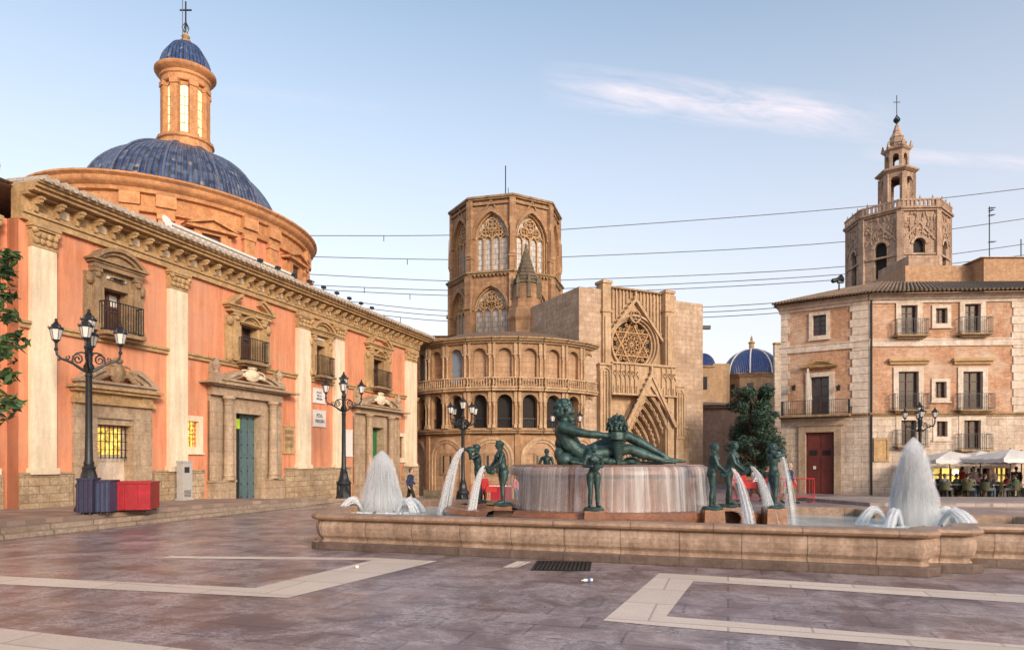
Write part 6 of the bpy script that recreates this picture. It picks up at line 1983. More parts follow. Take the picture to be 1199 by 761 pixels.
# ------------------------------------------------------------------ youths with water jars
def youth(name, label, X, Y, zb, H, rz, pose, lean=0., seed=0):
    s = H/1.2
    t = thing(name, label, 'statue', (X, Y, zb), rad(rz), 'bronze youths with water jars round the tier')
    S = lambda *p: tuple(q*s for q in p)
    P_ = []
    def cap(*pts): P_.append(('c',)+tuple(S(*p) for p in pts))
    def ell(c, r, R_=Matrix.Identity(4)): P_.append(('e', S(*c), S(*r), R_))
    st = .03 if seed % 2 else -.03
    cap((-.085,st,.05,.034),(-.082,st-.005,.18,.046),(-.07,st*.6-.012,.33,.044),(-.07,0,.50,.068),(-.062,0,.60,.080))
    cap((.092,-st,.05,.034),(.088,-st-.005,.18,.046),(.072,-st*.6-.02,.33,.044),(.07,0,.50,.068),(.062,0,.60,.080))
    for sx, yy in ((-.088,st),(.094,-st)): cap((sx,yy+.02,.025,.026),(sx*1.15,yy-.075,.022,.026),(sx*1.2,yy-.115,.016,.016))
    ell((0,.012,.625),(.122,.092,.085)); ell((-.05,.05,.60),(.062,.055,.06)); ell((.05,.05,.60),(.062,.055,.06))
    b = lean
    cap((0,.0,.66,.095),(0,-b*.3,.75,.076),(0,-b*.6,.84,.092),(0,-b,.92,.094))
    ell((-.052,-b-.062,.90),(.046,.042,.042)); ell((.052,-b-.062,.90),(.046,.042,.042))
    cap((-.125,-b,.955,.042),(0,-b,.975,.055),(.125,-b,.955,.042))
    cap((0,-b,.97,.040),(0,-b-.012,1.05,.036))
    hx, hy, hz = 0, -b-.022, 1.115
    ell((hx,hy,hz),(.060,.070,.082)); ell((hx,hy-.02,hz-.04),(.042,.05,.045)); ell((hx,hy-.072,hz-.012),(.012,.016,.018))
    if pose == 'low':
        jar = Vector((0,-b-.21,.64))
        arms = [((s_*.14,-b,.94,.042),(s_*.165,-b-.06,.78,.036),(s_*.11,-b-.17,.68,.028),(s_*.085,-b-.20,.65,.026)) for s_ in (-1,1)]
        jrot = RX(62)
    elif pose == 'side':
        jar = Vector((.05,-b-.17,.72)); jrot = RX(70)
        arms = [((-.14,-b,.94,.042),(-.17,-b-.05,.79,.036),(-.06,-b-.19,.74,.028),(-.03,-b-.2,.74,.026)), ((.14,-b,.94,.042),(.18,-b-.04,.78,.036),(.14,-b-.16,.70,.028),(.12,-b-.18,.70,.026))]
    elif pose == 'shoulder':
        jar = Vector((.135,-b-.06,1.07)); jrot = RX(82)
        arms = [((.14,-b,.95,.042),(.24,-b-.04,.90,.036),(.21,-b-.05,1.03,.028),(.19,-b-.06,1.06,.026)), ((-.13,-b,.95,.042),(-.14,-b-.15,.98,.036),(.0,-b-.18,1.06,.028),(.06,-b-.16,1.07,.026))]
    elif pose == 'face':
        jar = Vector((0,-b-.155,1.08)); jrot = RX(84)
        arms = [((s_*.135,-b,.95,.042),(s_*.16,-b-.12,.90,.036),(s_*.09,-b-.15,1.02,.028),(s_*.075,-b-.16,1.05,.026)) for s_ in (-1,1)]
    else:
        jar = Vector((.0,-b-.15,.78)); jrot = RX(35)
        arms = [((s_*.14,-b,.94,.042),(s_*.185,-b+.02,.79,.036),(s_*.12,-b-.12,.77,.028),(s_*.085,-b-.14,.78,.026)) for s_ in (-1,1)]
    for a in arms:
        cap(*a)
        w0 = Vector(a[-1][:3]); d = (jar-w0); d = d.normalized() if d.length > 1e-4 else Vector((0,-1,0))
        for k in range(4):
            q = w0 + d*.02 + Vector((0,0,.022-.015*k)); e = q + d*.05 + Vector((0,-.02,0))
            cap((q.x,q.y,q.z,.012),(e.x,e.y,e.z,.009))
        cap((w0.x,w0.y,w0.z+.02,.012),(w0.x+d.x*.03,w0.y-.02,w0.z+.05,.009))
    organic('body', P_, .0115*s, MT['bronze'], t, None, 2)
    hp = [('e', S(hx,hy+.018,hz+.022), S(.066,.068,.072)), ('e', S(hx,hy+.075,hz+.02), S(.036,.036,.036)), ('c', S(hx-.055,hy-.01,hz+.02,.022), S(hx,hy-.045,hz+.065,.022), S(hx+.055,hy-.01,hz+.02,.022)), ('c', S(hx,hy+.05,hz-.02,.04), S(hx,hy+.055,hz-.09,.022))]
    organic('hair', hp, .012*s, MT['bronze'], t, None, 2)
    j = MB(); j.lathe([(.02*s,-.115*s),(.052*s,-.10*s),(.075*s,-.03*s),(.066*s,.03*s),(.034*s,.075*s),(.034*s,.10*s),(.05*s,.118*s),(.044*s,.122*s),(.028*s,.10*s)], 14)
    for sg in (-1, 1): j.tube([(sg*.034*s,0,.095*s),(sg*.075*s,0,.075*s),(sg*.066*s,0,.02*s)], .009*s, 5)
    jm = Matrix.Translation(jar*s) @ jrot
    j.build('water_jar', MT['bronze'], t, jm)
    bp = MB(); bp.lathe([(.19*s,-.05),(.20*s,-.03),(.18*s,.0),(.165*s,.012)], 12); bp.build('base_plate', MT['bronze'], t)
    Mw = Matrix.Translation((X, Y, zb)) @ Matrix.Rotation(rad(rz), 4, 'Z') @ jm
    return t, Mw @ Vector((0,0,.12*s)), (Mw.to_3x3() @ Vector((0,0,1)))
zb = .86
Y_ = [
 ('A', 'green bronze youth at the left lifting a jar to the face, pouring the leftmost stream', 560, 13.9, 1.22, -80, 'face', .03),
 ('B', 'green bronze youth bending with a low jar, just left of the waterfall', 589, 13.0, 1.27, -70, 'low', .06),
 ('C', 'green bronze youth standing before the middle of the waterfall', 695, 11.80, 1.18, 15, 'front', .0),
 ('D', 'green bronze youth in the right hand pair, nearer the waterfall', 834, 12.0, 1.20, 78, 'low', .03),
 ('E', 'green bronze youth in the right hand pair, leaning outward with a low jar', 853, 12.7, 1.25, 62, 'low', .09),
 ('F', 'green bronze youth farthest right with a jar held on the shoulder', 906, 12.35, 1.20, 100, 'shoulder', -.02),
 ('G', 'green bronze youth behind the tier, only head and shoulders showing left of the reclining figure', 640, 16.3, 1.16, 165, 'front', .0),
 ('H', 'green bronze youth behind the tier, only the head showing under the bent knee', 742, 16.4, 1.05, 190, 'front', .0)]
def stream(label, p, d, sp_, n, seed, T, zend):
    rnd = random.Random(seed); f = MB()
    def go(rn):
        v = d*sp_*rn.uniform(.86, 1.12) + Vector((rn.gauss(0,.075), rn.gauss(0,.075), rn.gauss(0,.07)))
        q = p + Vector((rn.gauss(0,.014), rn.gauss(0,.014), rn.gauss(0,.014)))
        b_ = v.z; tt = (b_ + math.sqrt(max(.01, b_*b_ + 19.6*(q.z-zend))))/9.8
        return q, v, tt
    strands(f, rnd, int(n*1.5), go, 9, (.004,.010))
    return tag(f.build('water_stream', MT['spray_stream'], None, None, False), label, 'water stream')
for i, (k, lab, px, Y, H_, rz, pose, lean) in enumerate(Y_):
    X = (px-HX)/FPX*Y
    t, mouth, d = youth('bronze_youth', lab, X, Y, zb, H_*.95, rz, pose, lean, i)
    f = MB(); f.taper(-.20, .20, -.19, .19, .3, zb-.045, .03); lo = Matrix.Rotation(-FRZ, 4, 'Z') @ Matrix.Translation((X-FC[0], Y-FC[1], 0))
    f.build('statue_pedestal', MT['wet'], fou, lo)
    if k == 'A': stream('leftmost stream of water arching from the raised jar into the basin', mouth, Vector((-1,-.12,.0)), .78, 130, 1, .6, .50)
    if k == 'B': stream('stream of water pouring from the low jar just left of the waterfall', mouth, Vector((-.8,-.45,-.35)), .75, 150, 2, .6, .50)
    if k == 'D': stream('stream of water falling straight between the right hand pair and the waterfall', mouth, Vector((.9,-.1,-.3)), .8, 110, 3, .6, .50)
    if k == 'E': stream('stream of water arching outward from the right hand pair of youths', mouth, Vector((.75,-.6,-.2)), .95, 130, 4, .6, .50)
    if k == 'F': stream('thin stream of water from the jar on the shoulder of the farthest right youth', mouth, Vector((.8,-.2,-.1)), .62, 16, 5, .6, .50)
# ------------------------------------------------------------------ five-armed street lamps
def lantern(parent, c, s=1., name='lantern'):
    """hexagonal lantern: c is the foot of the glass"""
    Mc = Matrix.Translation(c)
    f = MB()
    f.lathe([(.03*s,-.10*s),(.055*s,-.05*s),(.105*s,-.005*s),(.105*s,.012*s)], 6, smooth=False)
    f.lathe([(.185*s,.30*s),(.195*s,.325*s),(.165*s,.36*s),(.135*s,.385*s),(.10*s,.45*s),(.055*s,.475*s),(.07*s,.50*s),(.03*s,.525*s),(.035*s,.55*s),(.045*s,.575*s),(.005*s,.62*s)], 6, smooth=False)
    for k in range(6):
        a = k*pi/3
        f.tube([(.10*s*cos(a),.10*s*sin(a),.0),(.165*s*cos(a),.165*s*sin(a),.30*s)], .010*s, 4)
        f.taper(-.018*s, .018*s, -.018*s, .018*s, .325*s, .40*s, .012*s, Matrix.Translation((.185*s*cos(a), .185*s*sin(a), 0)))
    o = f.build(name, MT['iron'], parent, Mc)
    g = MB(); g.lathe([(.095*s,.012*s),(.158*s,.298*s)], 6, smooth=False); g.build('lamp_glass', MT['lamp_glass'], o)
    return o
def make_lamp():
    t = thing('street_lamp', 'x', 'street lamp', (0,0,0), 0, 'five lantern street lamps round the square')
    f = MB()
    f.lathe([(.34,-.35),(.34,.06),(.32,.10),(.30,.14),(.29,.62),(.32,.66),(.30,.72),(.22,.80),(.19,.95),(.15,1.10),(.17,1.15),(.12,1.22)], 8, smooth=False)
    for k in range(4):
        a = k*pi/2+pi/4; f.ball((.27*cos(a), .27*sin(a), .42), (.07,.07,.2), 8, 6)
    f.build('pedestal', MT['iron'], t)
    f = MB(); f.lathe([(.115,1.21),(.13,1.28),(.10,1.36),(.088,2.0),(.078,3.55),(.10,3.6),(.075,3.66),(.12,3.78),(.13,3.86),(.08,3.95),(.075,4.25),(.11,4.33),(.06,4.42),(.05,4.62),(.07,4.66)], 14); f.build('pole', MT['iron'], t)
    for k in range(4):
        Ma = Matrix.Rotation(k*pi/2, 4, 'Z')
        f = MB()
        f.tube([(.06,0,3.72),(.18,0,3.78),(.34,0,3.90),(.49,0,3.98),(.62,0,4.02),(.71,0,4.12),(.73,0,4.25),(.73,0,4.42)], [.045,.04,.034,.036,.034,.03,.028,.03], 7)
        f.tube([(.08,0,4.20),(.17,0,4.22),(.27,0,4.19),(.35,0,4.10),(.37,0,3.99)], .024, 6)
        sp = [(.25+.13*(1-i/16)*cos(.3+i*.75), 0, 4.03+.15*(1-i/16)*sin(.3+i*.75)) for i in range(14)]
        f.tube(sp, .022, 5)
        sp = [(.48+.06*(1-i/12)*cos(2+i*.8), 0, 4.06+.06*(1-i/12)*sin(2+i*.8)) for i in range(9)]
        f.tube(sp, .016, 5)
        f.ball((.73,0,4.26), .05, 8, 6); f.ball((.67,0,3.99), .035, 6, 4); f.ball((.37,0,3.97), .035, 6, 4)
        o = f.build('lamp_arm', MT['iron'], t, Ma)
    for k in range(4):
        a = k*pi/2; lantern(t, (.73*cos(a), .73*sin(a), 4.50), .92)
    lantern(t, (0, 0, 4.76), 1.02)
    return t
lamp = make_lamp()
def lamp_at(first, px, Y, z, lab, rz):
    o = lamp if first else copy_tree(lamp)
    o.location = ((px-HX)/FPX*Y, Y, z); o.rotation_euler = (0, 0, rad(rz)); o['label'] = lab
lamp_at(True, 104, 18.0, .33+ground_z(-11, 17.6), 'tall black five lantern street lamp standing behind the purple box at the left', 27)
for px, Y, dz, lab, rz in ((402.5, 28.6, -.02, 'black five lantern street lamp before the orange wall, left of the green door', 12),
                      (542, 33., 0, 'black five lantern street lamp in front of the curved gallery behind the youths', 40),
                      (663, 36., 0, 'black street lamp almost hidden behind the head of the reclining statue', 0),
                      (1077, 38., 0, 'black five lantern street lamp in front of the brick palace', -24)):
    X = (px-HX)/FPX*Y
    lamp_at(False, px, Y, ground_z(X, Y) + (.33 if px < 420 else 0)+dz, lab, rz)

# ------------------------------------------------------------------ boxes by the left lamp
MT['purple'] = stone('purple_blue_panel', (.030,.030,.075), (.055,.045,.10), scale=1.5, rough=.5, bump=.08, streak=.3, stain=(.03,.055,.09), stain_amt=.8, spec=.4)
MT['red'] = stone('red_panel', (.33,.010,.020), (.46,.016,.030), scale=1.2, rough=.4, bump=.06, streak=.25, stain=(.20,.008,.015), stain_amt=.5, spec=.5)
MT['grey'] = plain('grey_plastic', (.45,.43,.40), .5, var=.12)
def bpt(px, py, z): return gpt(px, py, z)
Yb = 15.8
def open_box(name, lab, cat, px0, px1, Y, z0, h, depth, mat, inner, skew=0., lip=.05):
    x0, x1 = (px0-HX)/FPX*Y, (px1-HX)/FPX*Y
    t = thing(name, lab, cat, ((x0+x1)/2, Y, z0), rad(skew))
    w_ = (x1-x0)/2
    f = MB()
    f.box(-w_, w_, 0, .05, .06, h); f.box(-w_, w_, depth-.05, depth, .06, h+.0); f.box(-w_, -w_+.05, .051, depth-.051, .06, h); f.box(w_-.05, w_, .051, depth-.051, .06, h); f.box(-w_+.05, w_-.05, .051, depth-.051, .06, .10)
    b_ = f.build('panel', mat, t)
    f = MB()
    f.box(-w_-.02, w_+.02, -.03, .06, h+.002, h+lip); f.box(-w_-.02, w_+.02, depth-.06, depth+.03, h+.002, h+lip)
    f.box(-w_-.02, -w_+.06, .062, depth-.062, h+.002, h+lip); f.box(w_-.06, w_+.02, .062, depth-.062, h+.002, h+lip)
    n = 3
    for i in range(n+1): x = -w_+.02+(2*w_-.04)*i/n; f.box(x-.02, x+.02, -.025, -.002, .06, h)
    f.build('rim', inner, t)
    for sx in (-1, 1):
        for y in (.1, depth-.1):
            f = MB(); f.lathe([(.05,0),(.05,.04),(.03,.06)], 8, (sx*(w_-.1), y)); f.build('foot', MT['iron'], t)
    return t
open_box('container_bin', 'purple blue box with an open top standing in front of the tall left lamp', 'container', 91, 107.5, 16.75, .33, .86, .45, MT['purple'], MT['purple'], 12)
open_box('container_bin', 'smaller dark blue box between the purple box and the red one', 'container', 111.5, 128, 17.0, .33, .80, .6, plain('dark_blue_panel', (.05,.07,.14), .5), MT['purple'], 12)
open_box('container_bin', 'wide bright red box with an open top beside the blue box', 'container', 131, 174, 17.6, .33, .74, .9, MT['red'], MT['red'], 14)
# information totem
x, y, _ = B.at(B.t(196), -.75); t = thing('information_totem', 'pale grey information totem with a small dark screen against the orange wall', 'totem', (x, y, .33+ground_z(x, y)), B.rz)
f = MB(); f.box(-.26, .26, -.16, .16, .0, .06); f.box(-.22, .22, -.13, .13, .062, 1.30); f.box(-.24, .24, -.15, .15, 1.302, 1.36); f.build('cabinet', MT['grey'], t)
f = MB(); f.box(-.14, .08, -.139, -.131, .95, 1.15); f.build('screen', MT['glass'], t)
f = MB()
for i in range(5): f.box(-.15, .15, -.138, -.131, .12+i*.05, .14+i*.05)
f.build('vent_grille', MT['dark'], t)

# ------------------------------------------------------------------ people
SKIN = [plain('skin_light', (.52,.31,.22), .55, var=.08), plain('skin_tan', (.36,.20,.13), .55, var=.08)]
HAIR = [plain('hair_dark', (.02,.014,.010), .5), plain('hair_brown', (.10,.055,.03), .5), plain('hair_grey', (.35,.33,.31), .6)]
CL = {n: plain('cloth_'+n, c, .85, var=.18) for n, c in dict(navy=(.025,.035,.09), blue=(.06,.13,.30), white=(.68,.67,.66), red=(.42,.03,.03), black=(.02,.02,.022), grey=(.22,.22,.23),
      green=(.06,.12,.06), olive=(.16,.14,.06), pink=(.55,.22,.25), beige=(.48,.40,.30), yellow=(.62,.40,.04), denim=(.08,.12,.20)).items()}
def person_proto(pose):
    t = thing('person', 'x', 'person')
    if pose == 'stand':
        hip, ch, hd = .92, 1.34, 1.60
        legs = [((s*.09,0,.90,.085),(s*.10,-.02*s,.50,.060),(s*.10,.03*s,.10,.042)) for s in (-1,1)]
        feet = [((s*.10,.05*s,.05,.04),(s*.12,-.14+.03*s,.035,.035)) for s in (-1,1)]
        arms = [((s*.19,0,1.40,.055),(s*.24,.02,1.12,.045),(s*.22,-.10,.90,.035)) for s in (-1,1)]
        tor = ((0,0,.95,.13),(0,0,1.12,.125),(0,0,1.32,.145))
    elif pose == 'walk':
        hip = .92
        legs = [((-.09,0,.90,.085),(-.10,-.16,.52,.060),(-.10,-.22,.10,.042)), ((.09,0,.90,.085),(.10,.05,.50,.060),(.10,.30,.16,.042))]
        feet = [((-.10,-.20,.05,.04),(-.12,-.38,.04,.035)), ((.10,.31,.10,.04),(.12,.19,.035,.035))]
        arms = [((-.19,0,1.40,.055),(-.24,.13,1.14,.045),(-.22,.08,.90,.035)), ((.19,0,1.40,.055),(.24,-.10,1.14,.045),(.21,-.28,.96,.035))]
        tor = ((0,0,.95,.13),(0,-.01,1.12,.125),(0,-.03,1.32,.145))
    else:
        legs = [((s*.10,.05,.52,.085),(s*.13,-.38,.50,.062),(s*.13,-.40,.09,.044)) for s in (-1,1)]
        feet = [((s*.13,-.38,.05,.04),(s*.14,-.55,.035,.035)) for s in (-1,1)]
        arms = [((s*.19,.08,.98,.055),(s*.25,-.02,.74,.045),(s*.15,-.28,.73,.035)) for s in (-1,1)]
        tor = ((0,.06,.56,.135),(0,.08,.74,.125),(0,.07,.92,.145))
    top = tor[-1]; hz = top[2]+.32; hy = top[1]-.02
    pr = [('c',)+tuple(l) for l in legs] + [('c',)+tuple(q) for q in feet] + [('c',)+tuple(a) for a in arms] + [('c',)+tuple(tor)]
    for a in arms:
        w_ = a[-1]
        pr.append(('c', (w_[0],w_[1],w_[2],.034), (w_[0]*.95,w_[1]-.05,w_[2]-.07,.028)))
        for k in range(4): pr.append(('c', (w_[0]*.95+(k-1.5)*.016,w_[1]-.05,w_[2]-.07,.012), (w_[0]*.9+(k-1.5)*.018,w_[1]-.08,w_[2]-.13,.010)))
    pr += [('c', (-.17,top[1],top[2]+.06,.06), (.17,top[1],top[2]+.06,.06)), ('c', (0,top[1],top[2]+.08,.055), (0,hy,hz-.06,.052)), ('e', (0,hy,hz), (.078,.095,.115)), ('e', (0,hy-.095,hz-.015), (.016,.022,.022)), ('e', (0,hy-.05,hz-.07), (.05,.05,.04))]
    organic('body', pr, .022, SKIN[0], t, None, 2)
    g = .016
    sh = [('c',)+tuple((x,y,z,r+g) for x,y,z,r in tor), ('c', (-.17,top[1],top[2]+.055,.06+g), (.17,top[1],top[2]+.055,.06+g))]
    for a in arms: sh.append(('c',)+tuple((x,y,z,r+g) for x,y,z,r in a[:2]) + ((a[1][0]+(a[2][0]-a[1][0])*.7, a[1][1]+(a[2][1]-a[1][1])*.7, a[1][2]+(a[2][2]-a[1][2])*.7, .052),))
    organic('shirt', sh, .024, CL['navy'], t, None, 2)
    tr = [('c',)+tuple((x,y,z,r+g) for x,y,z,r in l) for l in legs] + [('e', (0,tor[0][1],tor[0][2]), (.165,.14,.12))]
    organic('trousers', tr, .024, CL['denim'], t, None, 2)
    organic('hair', [('e', (0,hy+.022,hz+.035), (.088,.098,.10)), ('e', (0,hy+.05,hz-.03), (.075,.06,.09))], .02, HAIR[0], t, None, 2)
    for q in feet: pass
    organic('shoes', [('c',)+tuple((x,y,z,r+.012) for x,y,z,r in q) for q in feet], .02, CL['black'], t, None, 1)
    return t
PRO = {p: person_proto(p) for p in ('stand', 'walk', 'sit')}
used_p = set()
def person(pose, x, y, rz, lab, shirt, trousers, hair=0, skin=0, s=1., group=None, z=None):
    pr_ = PRO[pose]
    o = pr_ if pose not in used_p else copy_tree(pr_)
    used_p.add(pose)
    o.location = (x, y, ground_z(x, y) if z is None else z); o.rotation_euler = (0, 0, rad(rz)); o.scale = (s, s, s)
    o['label'] = lab
    if group: o['group'] = group
    for c in o.children:
        nm = c.name.split('.')[0]
        m = {'body': SKIN[skin], 'shirt': CL[shirt], 'trousers': CL[trousers], 'hair': HAIR[hair], 'shoes': CL['black']}[nm]
        set_mat(c, m)
    return o
def wx(px, Y): return (px-HX)/FPX*Y

# ------------------------------------------------------------------ crowd barriers, crates and passers-by behind the fountain
MT['barrier'] = plain('red_barrier_paint', (.50,.03,.04), .45, var=.15)
def make_barrier():
    t = thing('crowd_barrier', 'x', 'crowd barrier', (0,0,0), 0, 'red crowd barriers behind the fountain')
    f = MB()
    f.tube([(-1.05,0,.05),(-1.05,0,1.08),(1.05,0,1.08),(1.05,0,.05)], .024, 6); f.tube([(-1.05,0,.25),(1.05,0,.25)], .02, 6); f.build('frame', MT['barrier'], t)
    f = MB()
    for i in range(15): x = -.98+i*.14; f.tube([(x,0,.25),(x,0,1.08)], .009, 5)
    f.build('bars', MT['barrier'], t)
    f = MB(); f.box(-.28, .28, -.045, -.027, .70, .98); f.build('sign_plate', CL['red'], t)
    for s in (-1, 1):
        f = MB(); f.box(s*.85-.03, s*.85+.03, -.3, .3, 0, .05); f.build('foot', MT['barrier'], t)
    return t
bar = make_barrier()
spots = [(878, 31, 4, 'red crowd barrier under the dark tree, left one of the row'), (925, 30.2, -5, 'red crowd barrier before the palace door, right one of the row'), (575, 33.5, 10, 'red crowd barrier behind the two left hand youths')]
for i, (px, Y, rz, lab) in enumerate(spots):
    o = bar if i == 0 else copy_tree(bar)
    X = wx(px, Y); o.location = (X, Y, ground_z(X, Y)); o.rotation_euler = (0, 0, rad(rz)); o['label'] = lab
X, Y = wx(586, 34.5), 34.5
t = thing('market_stall', 'low red cloth covered stall counter behind the two left hand youths', 'stall', (X, Y, ground_z(X, Y)))
f = MB(); f.box(-.5, .5, -.3, .3, .05, 1.0); f.build('counter', MT['red'], t)
f = MB(); f.box(-.56, .56, -.36, .36, 1.002, 1.05)
f.build('counter_top', CL['white'], t)
for s in (-1, 1):
    f = MB(); f.box(s*.45-.03, s*.45+.03, -.28, .28, 0, .049); f.build('foot', MT['iron'], t)
X, Y = wx(506, 34), 34.
for k, lab in enumerate(('grey slatted crate on the ground by the curved gallery, lowest of three', 'middle grey slatted crate of the stack by the curved gallery', 'topmost grey slatted crate of the stack by the curved gallery')):
    t = thing('wooden_crate', lab, 'crate', (X, Y, ground_z(X, Y)+k*.27), rad(8*k-6), 'grey crates stacked by the curved gallery')
    f = MB()
    for z in (.0, .09, .18):
        f.box(-.45, .45, -.30, -.27, z, z+.07); f.box(-.45, .45, .27, .30, z, z+.07); f.box(-.45, -.42, -.269, .269, z, z+.07); f.box(.42, .45, -.269, .269, z, z+.07)
    f.build('slats', MT['spire'], t)
    f = MB(); f.box(-.42, .42, -.269, .269, .005, .03); f.build('bottom', MT['spire'], t)
    for sx in (-1, 1):
        for sy in (-1, 1):
            f = MB(); f.box(sx*.4-.018, sx*.4+.018, sy*.25-.018, sy*.25+.018, .03, .25); f.build('post', MT['spire'], t)
Y = 31.; X = wx(480, Y)
person('walk', X, Y, 100, 'person in a dark jacket walking past the green door behind the left plume', 'navy', 'black', 1, 0, 1.0, None, ground_z(X, Y)+.33 if False else ground_z(X, Y))
f = MB(); f.lathe([(.02,.10),(.10,.06),(.13,0),(.13,-.03),(.0,-.03)], 12); f.lathe([(.13,-.03),(.19,-.045),(.13,-.05)], 12)
Y = 30.9; Xh = wx(482, 31.)
ppl = [('stand', 868, 33.5, 20, 'person in a red shirt standing under the dark tree', 'red', 'denim', 0, 0), ('walk', 884, 33.9, -80, 'person in a white shirt walking behind the red barrier', 'white', 'black', 1, 0),
       ('stand', 897, 34.2, 170, 'person in a black top standing behind the red barrier beside the farthest right youth', 'black', 'denim', 0, 1), ('walk', 924, 29.5, 80, 'person in a navy shirt walking just right of the farthest right youth', 'navy', 'olive', 2, 0),
       ('stand', 566, 36, 0, 'person in a red top standing behind the left hand youths', 'red', 'black', 0, 0), ('stand', 606, 36.5, 30, 'person in a pink top standing between a youth and the waterfall', 'pink', 'denim', 1, 0),
       ('walk', 858, 35, 90, 'person in a pink shirt walking beside the portal corner', 'pink', 'grey', 1, 0)]
for pose, px, Y, rz, lab, sh, trs, h_, sk in ppl: person(pose, wx(px, Y), Y, rz, lab, sh, trs, h_, sk)

# ------------------------------------------------------------------ cafe terrace on the right
MT['canvas'] = stone('white_canvas', (.64,.62,.59), (.74,.72,.69), scale=1.2, rough=.8, bump=.15, streak=.15, spec=.2, gmix=.2, contrast=.2)
MT['wicker'] = plain('green_wicker', (.085,.085,.04), .6, var=.4, scale=14)
def make_parasol():
    t = thing('cafe_parasol', 'x', 'parasol', (0,0,0), 0, 'white parasols over the cafe tables')
    f = MB(); f.tube([(0,0,.06),(0,0,2.62)], .028, 8); f.build('pole', CL['grey'], t)
    f = MB(); f.lathe([(.30,0),(.30,.05),(.06,.07),(.05,.2)], 14); f.build('base', MT['iron'], t)
    f = MB(); r = 1.65; n = 12
    rim = []
    for side in range(4):
        for k in range(n):
            u = -1+2*k/n
            p = [(u,-1),(1,u),(-u,1),(-1,-u)][side]
            rim.append((p[0]*r, p[1]*r, 2.18 - .05*(1-abs(u)**2)*1.0 - .03*abs(sin(u*6))))
    mid = [(x*.5, y*.5, 2.42) for x, y, z in rim]; L = len(rim)
    low = [(x*1.01, y*1.01, z-.19-.03*(k % 2)) for k, (x, y, z) in enumerate(rim)]
    v = low+rim+mid+[(0,0,2.66)]
    f.add(v, [(j*L+i, j*L+(i+1)%L, (j+1)*L+(i+1)%L, (j+1)*L+i) for j in range(2) for i in range(L)] + [(2*L+i, 2*L+(i+1)%L, 3*L) for i in range(L)])
    cn = f.build('canopy', MT['canvas'], t)
    f = MB(); f.ball((0,0,2.70), .05, 8, 6); f.build('finial', CL['grey'], cn)
    for k in range(8):
        a = k*pi/4; e = r*(1.38 if k % 2 else .97)
        f = MB(); f.tube([(0,0,2.60),(e*cos(a),e*sin(a),2.15)], .012, 5); f.build('rib', CL['grey'], t)
    return t
par = make_parasol()
ps = [(1112, 39.3, 'white parasol over the cafe nearest the water plume'), (1148, 38.9, 'white parasol in the middle of the cafe row'), (1183, 36.4, 'large white parasol at the front of the cafe by the right edge'), (1196, 39.2, 'white parasol at the back of the cafe by the right edge'), (1232, 36.8, 'white parasol just beyond the right edge of the cafe')]
for i, (px, Y, lab) in enumerate(ps):
    o = par if i == 0 else copy_tree(par)
    X = wx(px, Y); o.location = (X, Y, ground_z(X, Y)); o.rotation_euler = (0, 0, rad(-4+3*i)); o['label'] = lab
def make_table():
    t = thing('cafe_table', 'round pale cafe table with a metal foot under the white parasols', 'table', (0,0,0), 0, 'round tables on the cafe terrace')
    f = MB(); f.lathe([(.36,.72),(.38,.735),(.36,.75)], 20); f.build('table_top', CL['white'], t)
    f = MB(); f.tube([(0,0,.03),(0,0,.72)], .03, 8); f.lathe([(.24,0),(.24,.025),(.04,.05)], 12); f.build('foot', MT['iron'], t)
    return t
def make_chair():
    t = thing('cafe_chair', 'rounded green wicker armchair at a table of the cafe terrace', 'chair', (0,0,0), 0, 'wicker chairs on the cafe terrace')
    f = MB(); f.box(-.24, .24, -.24, .22, .42, .455); f.build('seat', MT['wicker'], t)
    f = MB(); f.lathe([(.27,.46),(.29,.70),(.30,.86),(.28,.865),(.265,.70),(.25,.46)], 14, a0=rad(10), a1=rad(170)); f.tube([(.29*cos(rad(a)), .29*sin(rad(a)), .88) for a in range(0, 181, 15)], .022, 6); f.build('backrest', MT['wicker'], t)
    for sx in (-1, 1):
        for sy in (-1, 1):
            f = MB(); f.tube([(sx*.20,sy*.19,.42),(sx*.23,sy*.22,0)], .016, 6); f.build('leg', MT['wicker'], t)
    return t
tab, chr_ = make_table(), make_chair()
nt_ = [0, 0]
rnd = random.Random(21)
cols = ['navy', 'blue', 'white', 'red', 'black', 'grey', 'green', 'pink', 'beige', 'olive']
place_words = {}
seats = []
for ti, (px, Y) in enumerate(((1103, 39.0), (1116, 37.6), (1132, 38.6), (1145, 37.0), (1159, 38.4), (1168, 36.6), (1182, 37.6), (1192, 36.2), (1205, 37.8))):
    X = wx(px, Y); o = tab if ti == 0 else copy_tree(tab)
    o.location = (X, Y, ground_z(X, Y))
    a0 = rnd.uniform(0, 360)
    for k in range(3):
        a = rad(a0+120*k+rnd.uniform(-15, 15)); cx, cy = X+.72*cos(a), Y+.72*sin(a)
        c = chr_ if nt_[1] == 0 else copy_tree(chr_); nt_[1] += 1
        c.location = (cx, cy, ground_z(cx, cy)); rz = math.degrees(a)-90
        c.rotation_euler = (0, 0, rad(rz))
        seats.append((ti, k, cx, cy, rz))
tw = ['first', 'second', 'third', 'fourth', 'fifth', 'sixth', 'seventh', 'eighth', 'ninth']
side = ['back', 'left', 'front', 'right']
taken = set()
for ti, k, cx, cy, rz in seats:
    if rnd.random() < .18: continue
    for tr_ in range(30):
        c = rnd.choice(cols)
        if (ti, c) not in taken: break
    taken.add((ti, c))
    person('sit', cx, cy, rz, 'seated person in a %s top at the %s cafe table counted from the water plume' % (c, tw[ti]), c, rnd.choice(['denim','black','beige','grey']), rnd.randrange(3), rnd.randrange(2), 1., 'people at the cafe')
person('stand', wx(1140, 40.2), 40.2, 0, 'standing person in a white shirt and black trousers at the back of the cafe', 'white', 'black', 0, 0)
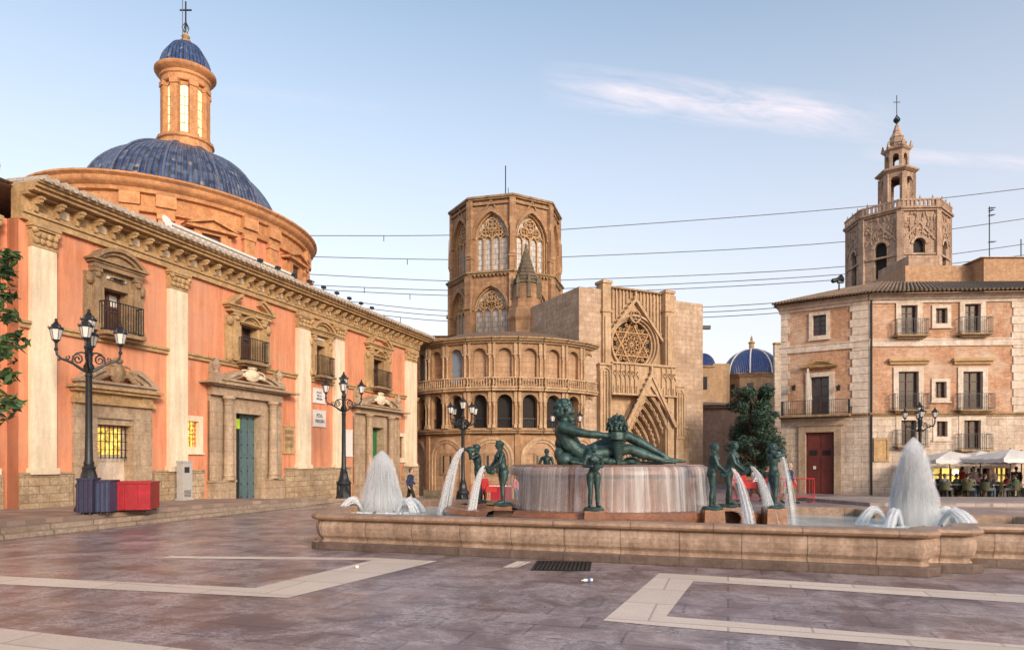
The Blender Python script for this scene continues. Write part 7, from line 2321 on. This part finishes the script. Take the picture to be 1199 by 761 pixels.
person('stand', wx(1190, 39.), 39., 150, 'standing person in a black top at the right end of the cafe', 'black', 'denim', 0, 1)
person('walk', wx(1126, 39.9), 39.9, 90, 'person in a red top walking along the shopfront behind the cafe tables', 'red', 'black', 1, 0)
# hanging sign and bracket lamp by the cafe
X, Yv, _ = FR.at(FR.t(1193), -.5); z = FR.z(1193, 535)
t = thing('wall_lamp', 'glowing orange wall lamp above the right end of the cafe', 'wall lamp', (X, Yv, z))
f = MB(); f.tube([(0,.5,.25),(0,.2,.35),(0,0,.2)], .025, 6); f.build('bracket', MT['iron'], t)
f = MB(); f.ball((0,0,0), (.26,.26,.22), 14, 10); f.build('globe', emit('orange_lamp', (1.,.50,.06), 1.6), t)
t = thing('floor_lamp', 'bright white lamp standing inside the cafe shopfront', 'lamp', (wx(1119, 40.6), 40.6, ground_z(wx(1119, 40.6), 40.6)))
f = MB(); f.tube([(0,0,0),(0,0,1.25)], .025, 6); f.lathe([(.18,0),(.18,.03),(.03,.05)], 12); f.build('stand', MT['iron'], t)
f = MB(); f.ball((0,0,1.42), (.17,.17,.19), 14, 10); f.build('globe', emit('white_lamp', (.95,1.,.80), 1.7, (.85,.95,.7)), t)

# raised walkway edge behind the fountain on the right
m = MB(); v = []
pts = [(-2, 21.0), (5, 20.3), (9, 19.6), (13, 19.2), (20, 18.5), (40, 17)]
for k, (dy, h) in enumerate(((0, .0), (0, .10), (.35, .105), (.35, .20), (.7, .205), (1.6, .21))): pass
# ------------------------------------------------------------------ litter
x, y = gpt(688, 681)
t = thing('crushed_bottle', 'crumpled clear bottle with a blue label lying on the paving before the fountain', 'bottle', (x, y, .0), .3)
t.scale = (.72,)*3
f = MB(); f.lathe([(.012,-.13),(.014,-.10),(.035,-.06),(.030,-.02),(.036,.03),(.033,.10),(.02,.105)], 10, M=Matrix.Translation((0,0,.036)) @ Matrix.Rotation(rad(90), 4, 'Y')); f.build('bottle_body', MT['lamp_glass'], t)
f = MB(); f.lathe([(.0375,-.01),(.0385,.05)], 10, M=Matrix.Translation((0,0,.036)) @ Matrix.Rotation(rad(90), 4, 'Y')); f.build('label_wrap', CL['blue'], t)
x, y = gpt(418, 665)
f = MB(); f.ball((0,0,.025), (.035,.03,.025), 7, 5); o = f.build('paper_scrap', MT['white'], None, Matrix.Translation((x, y, 0))); tag(o, 'small white scrap of paper on the paving below the left corner of the fountain', 'litter')
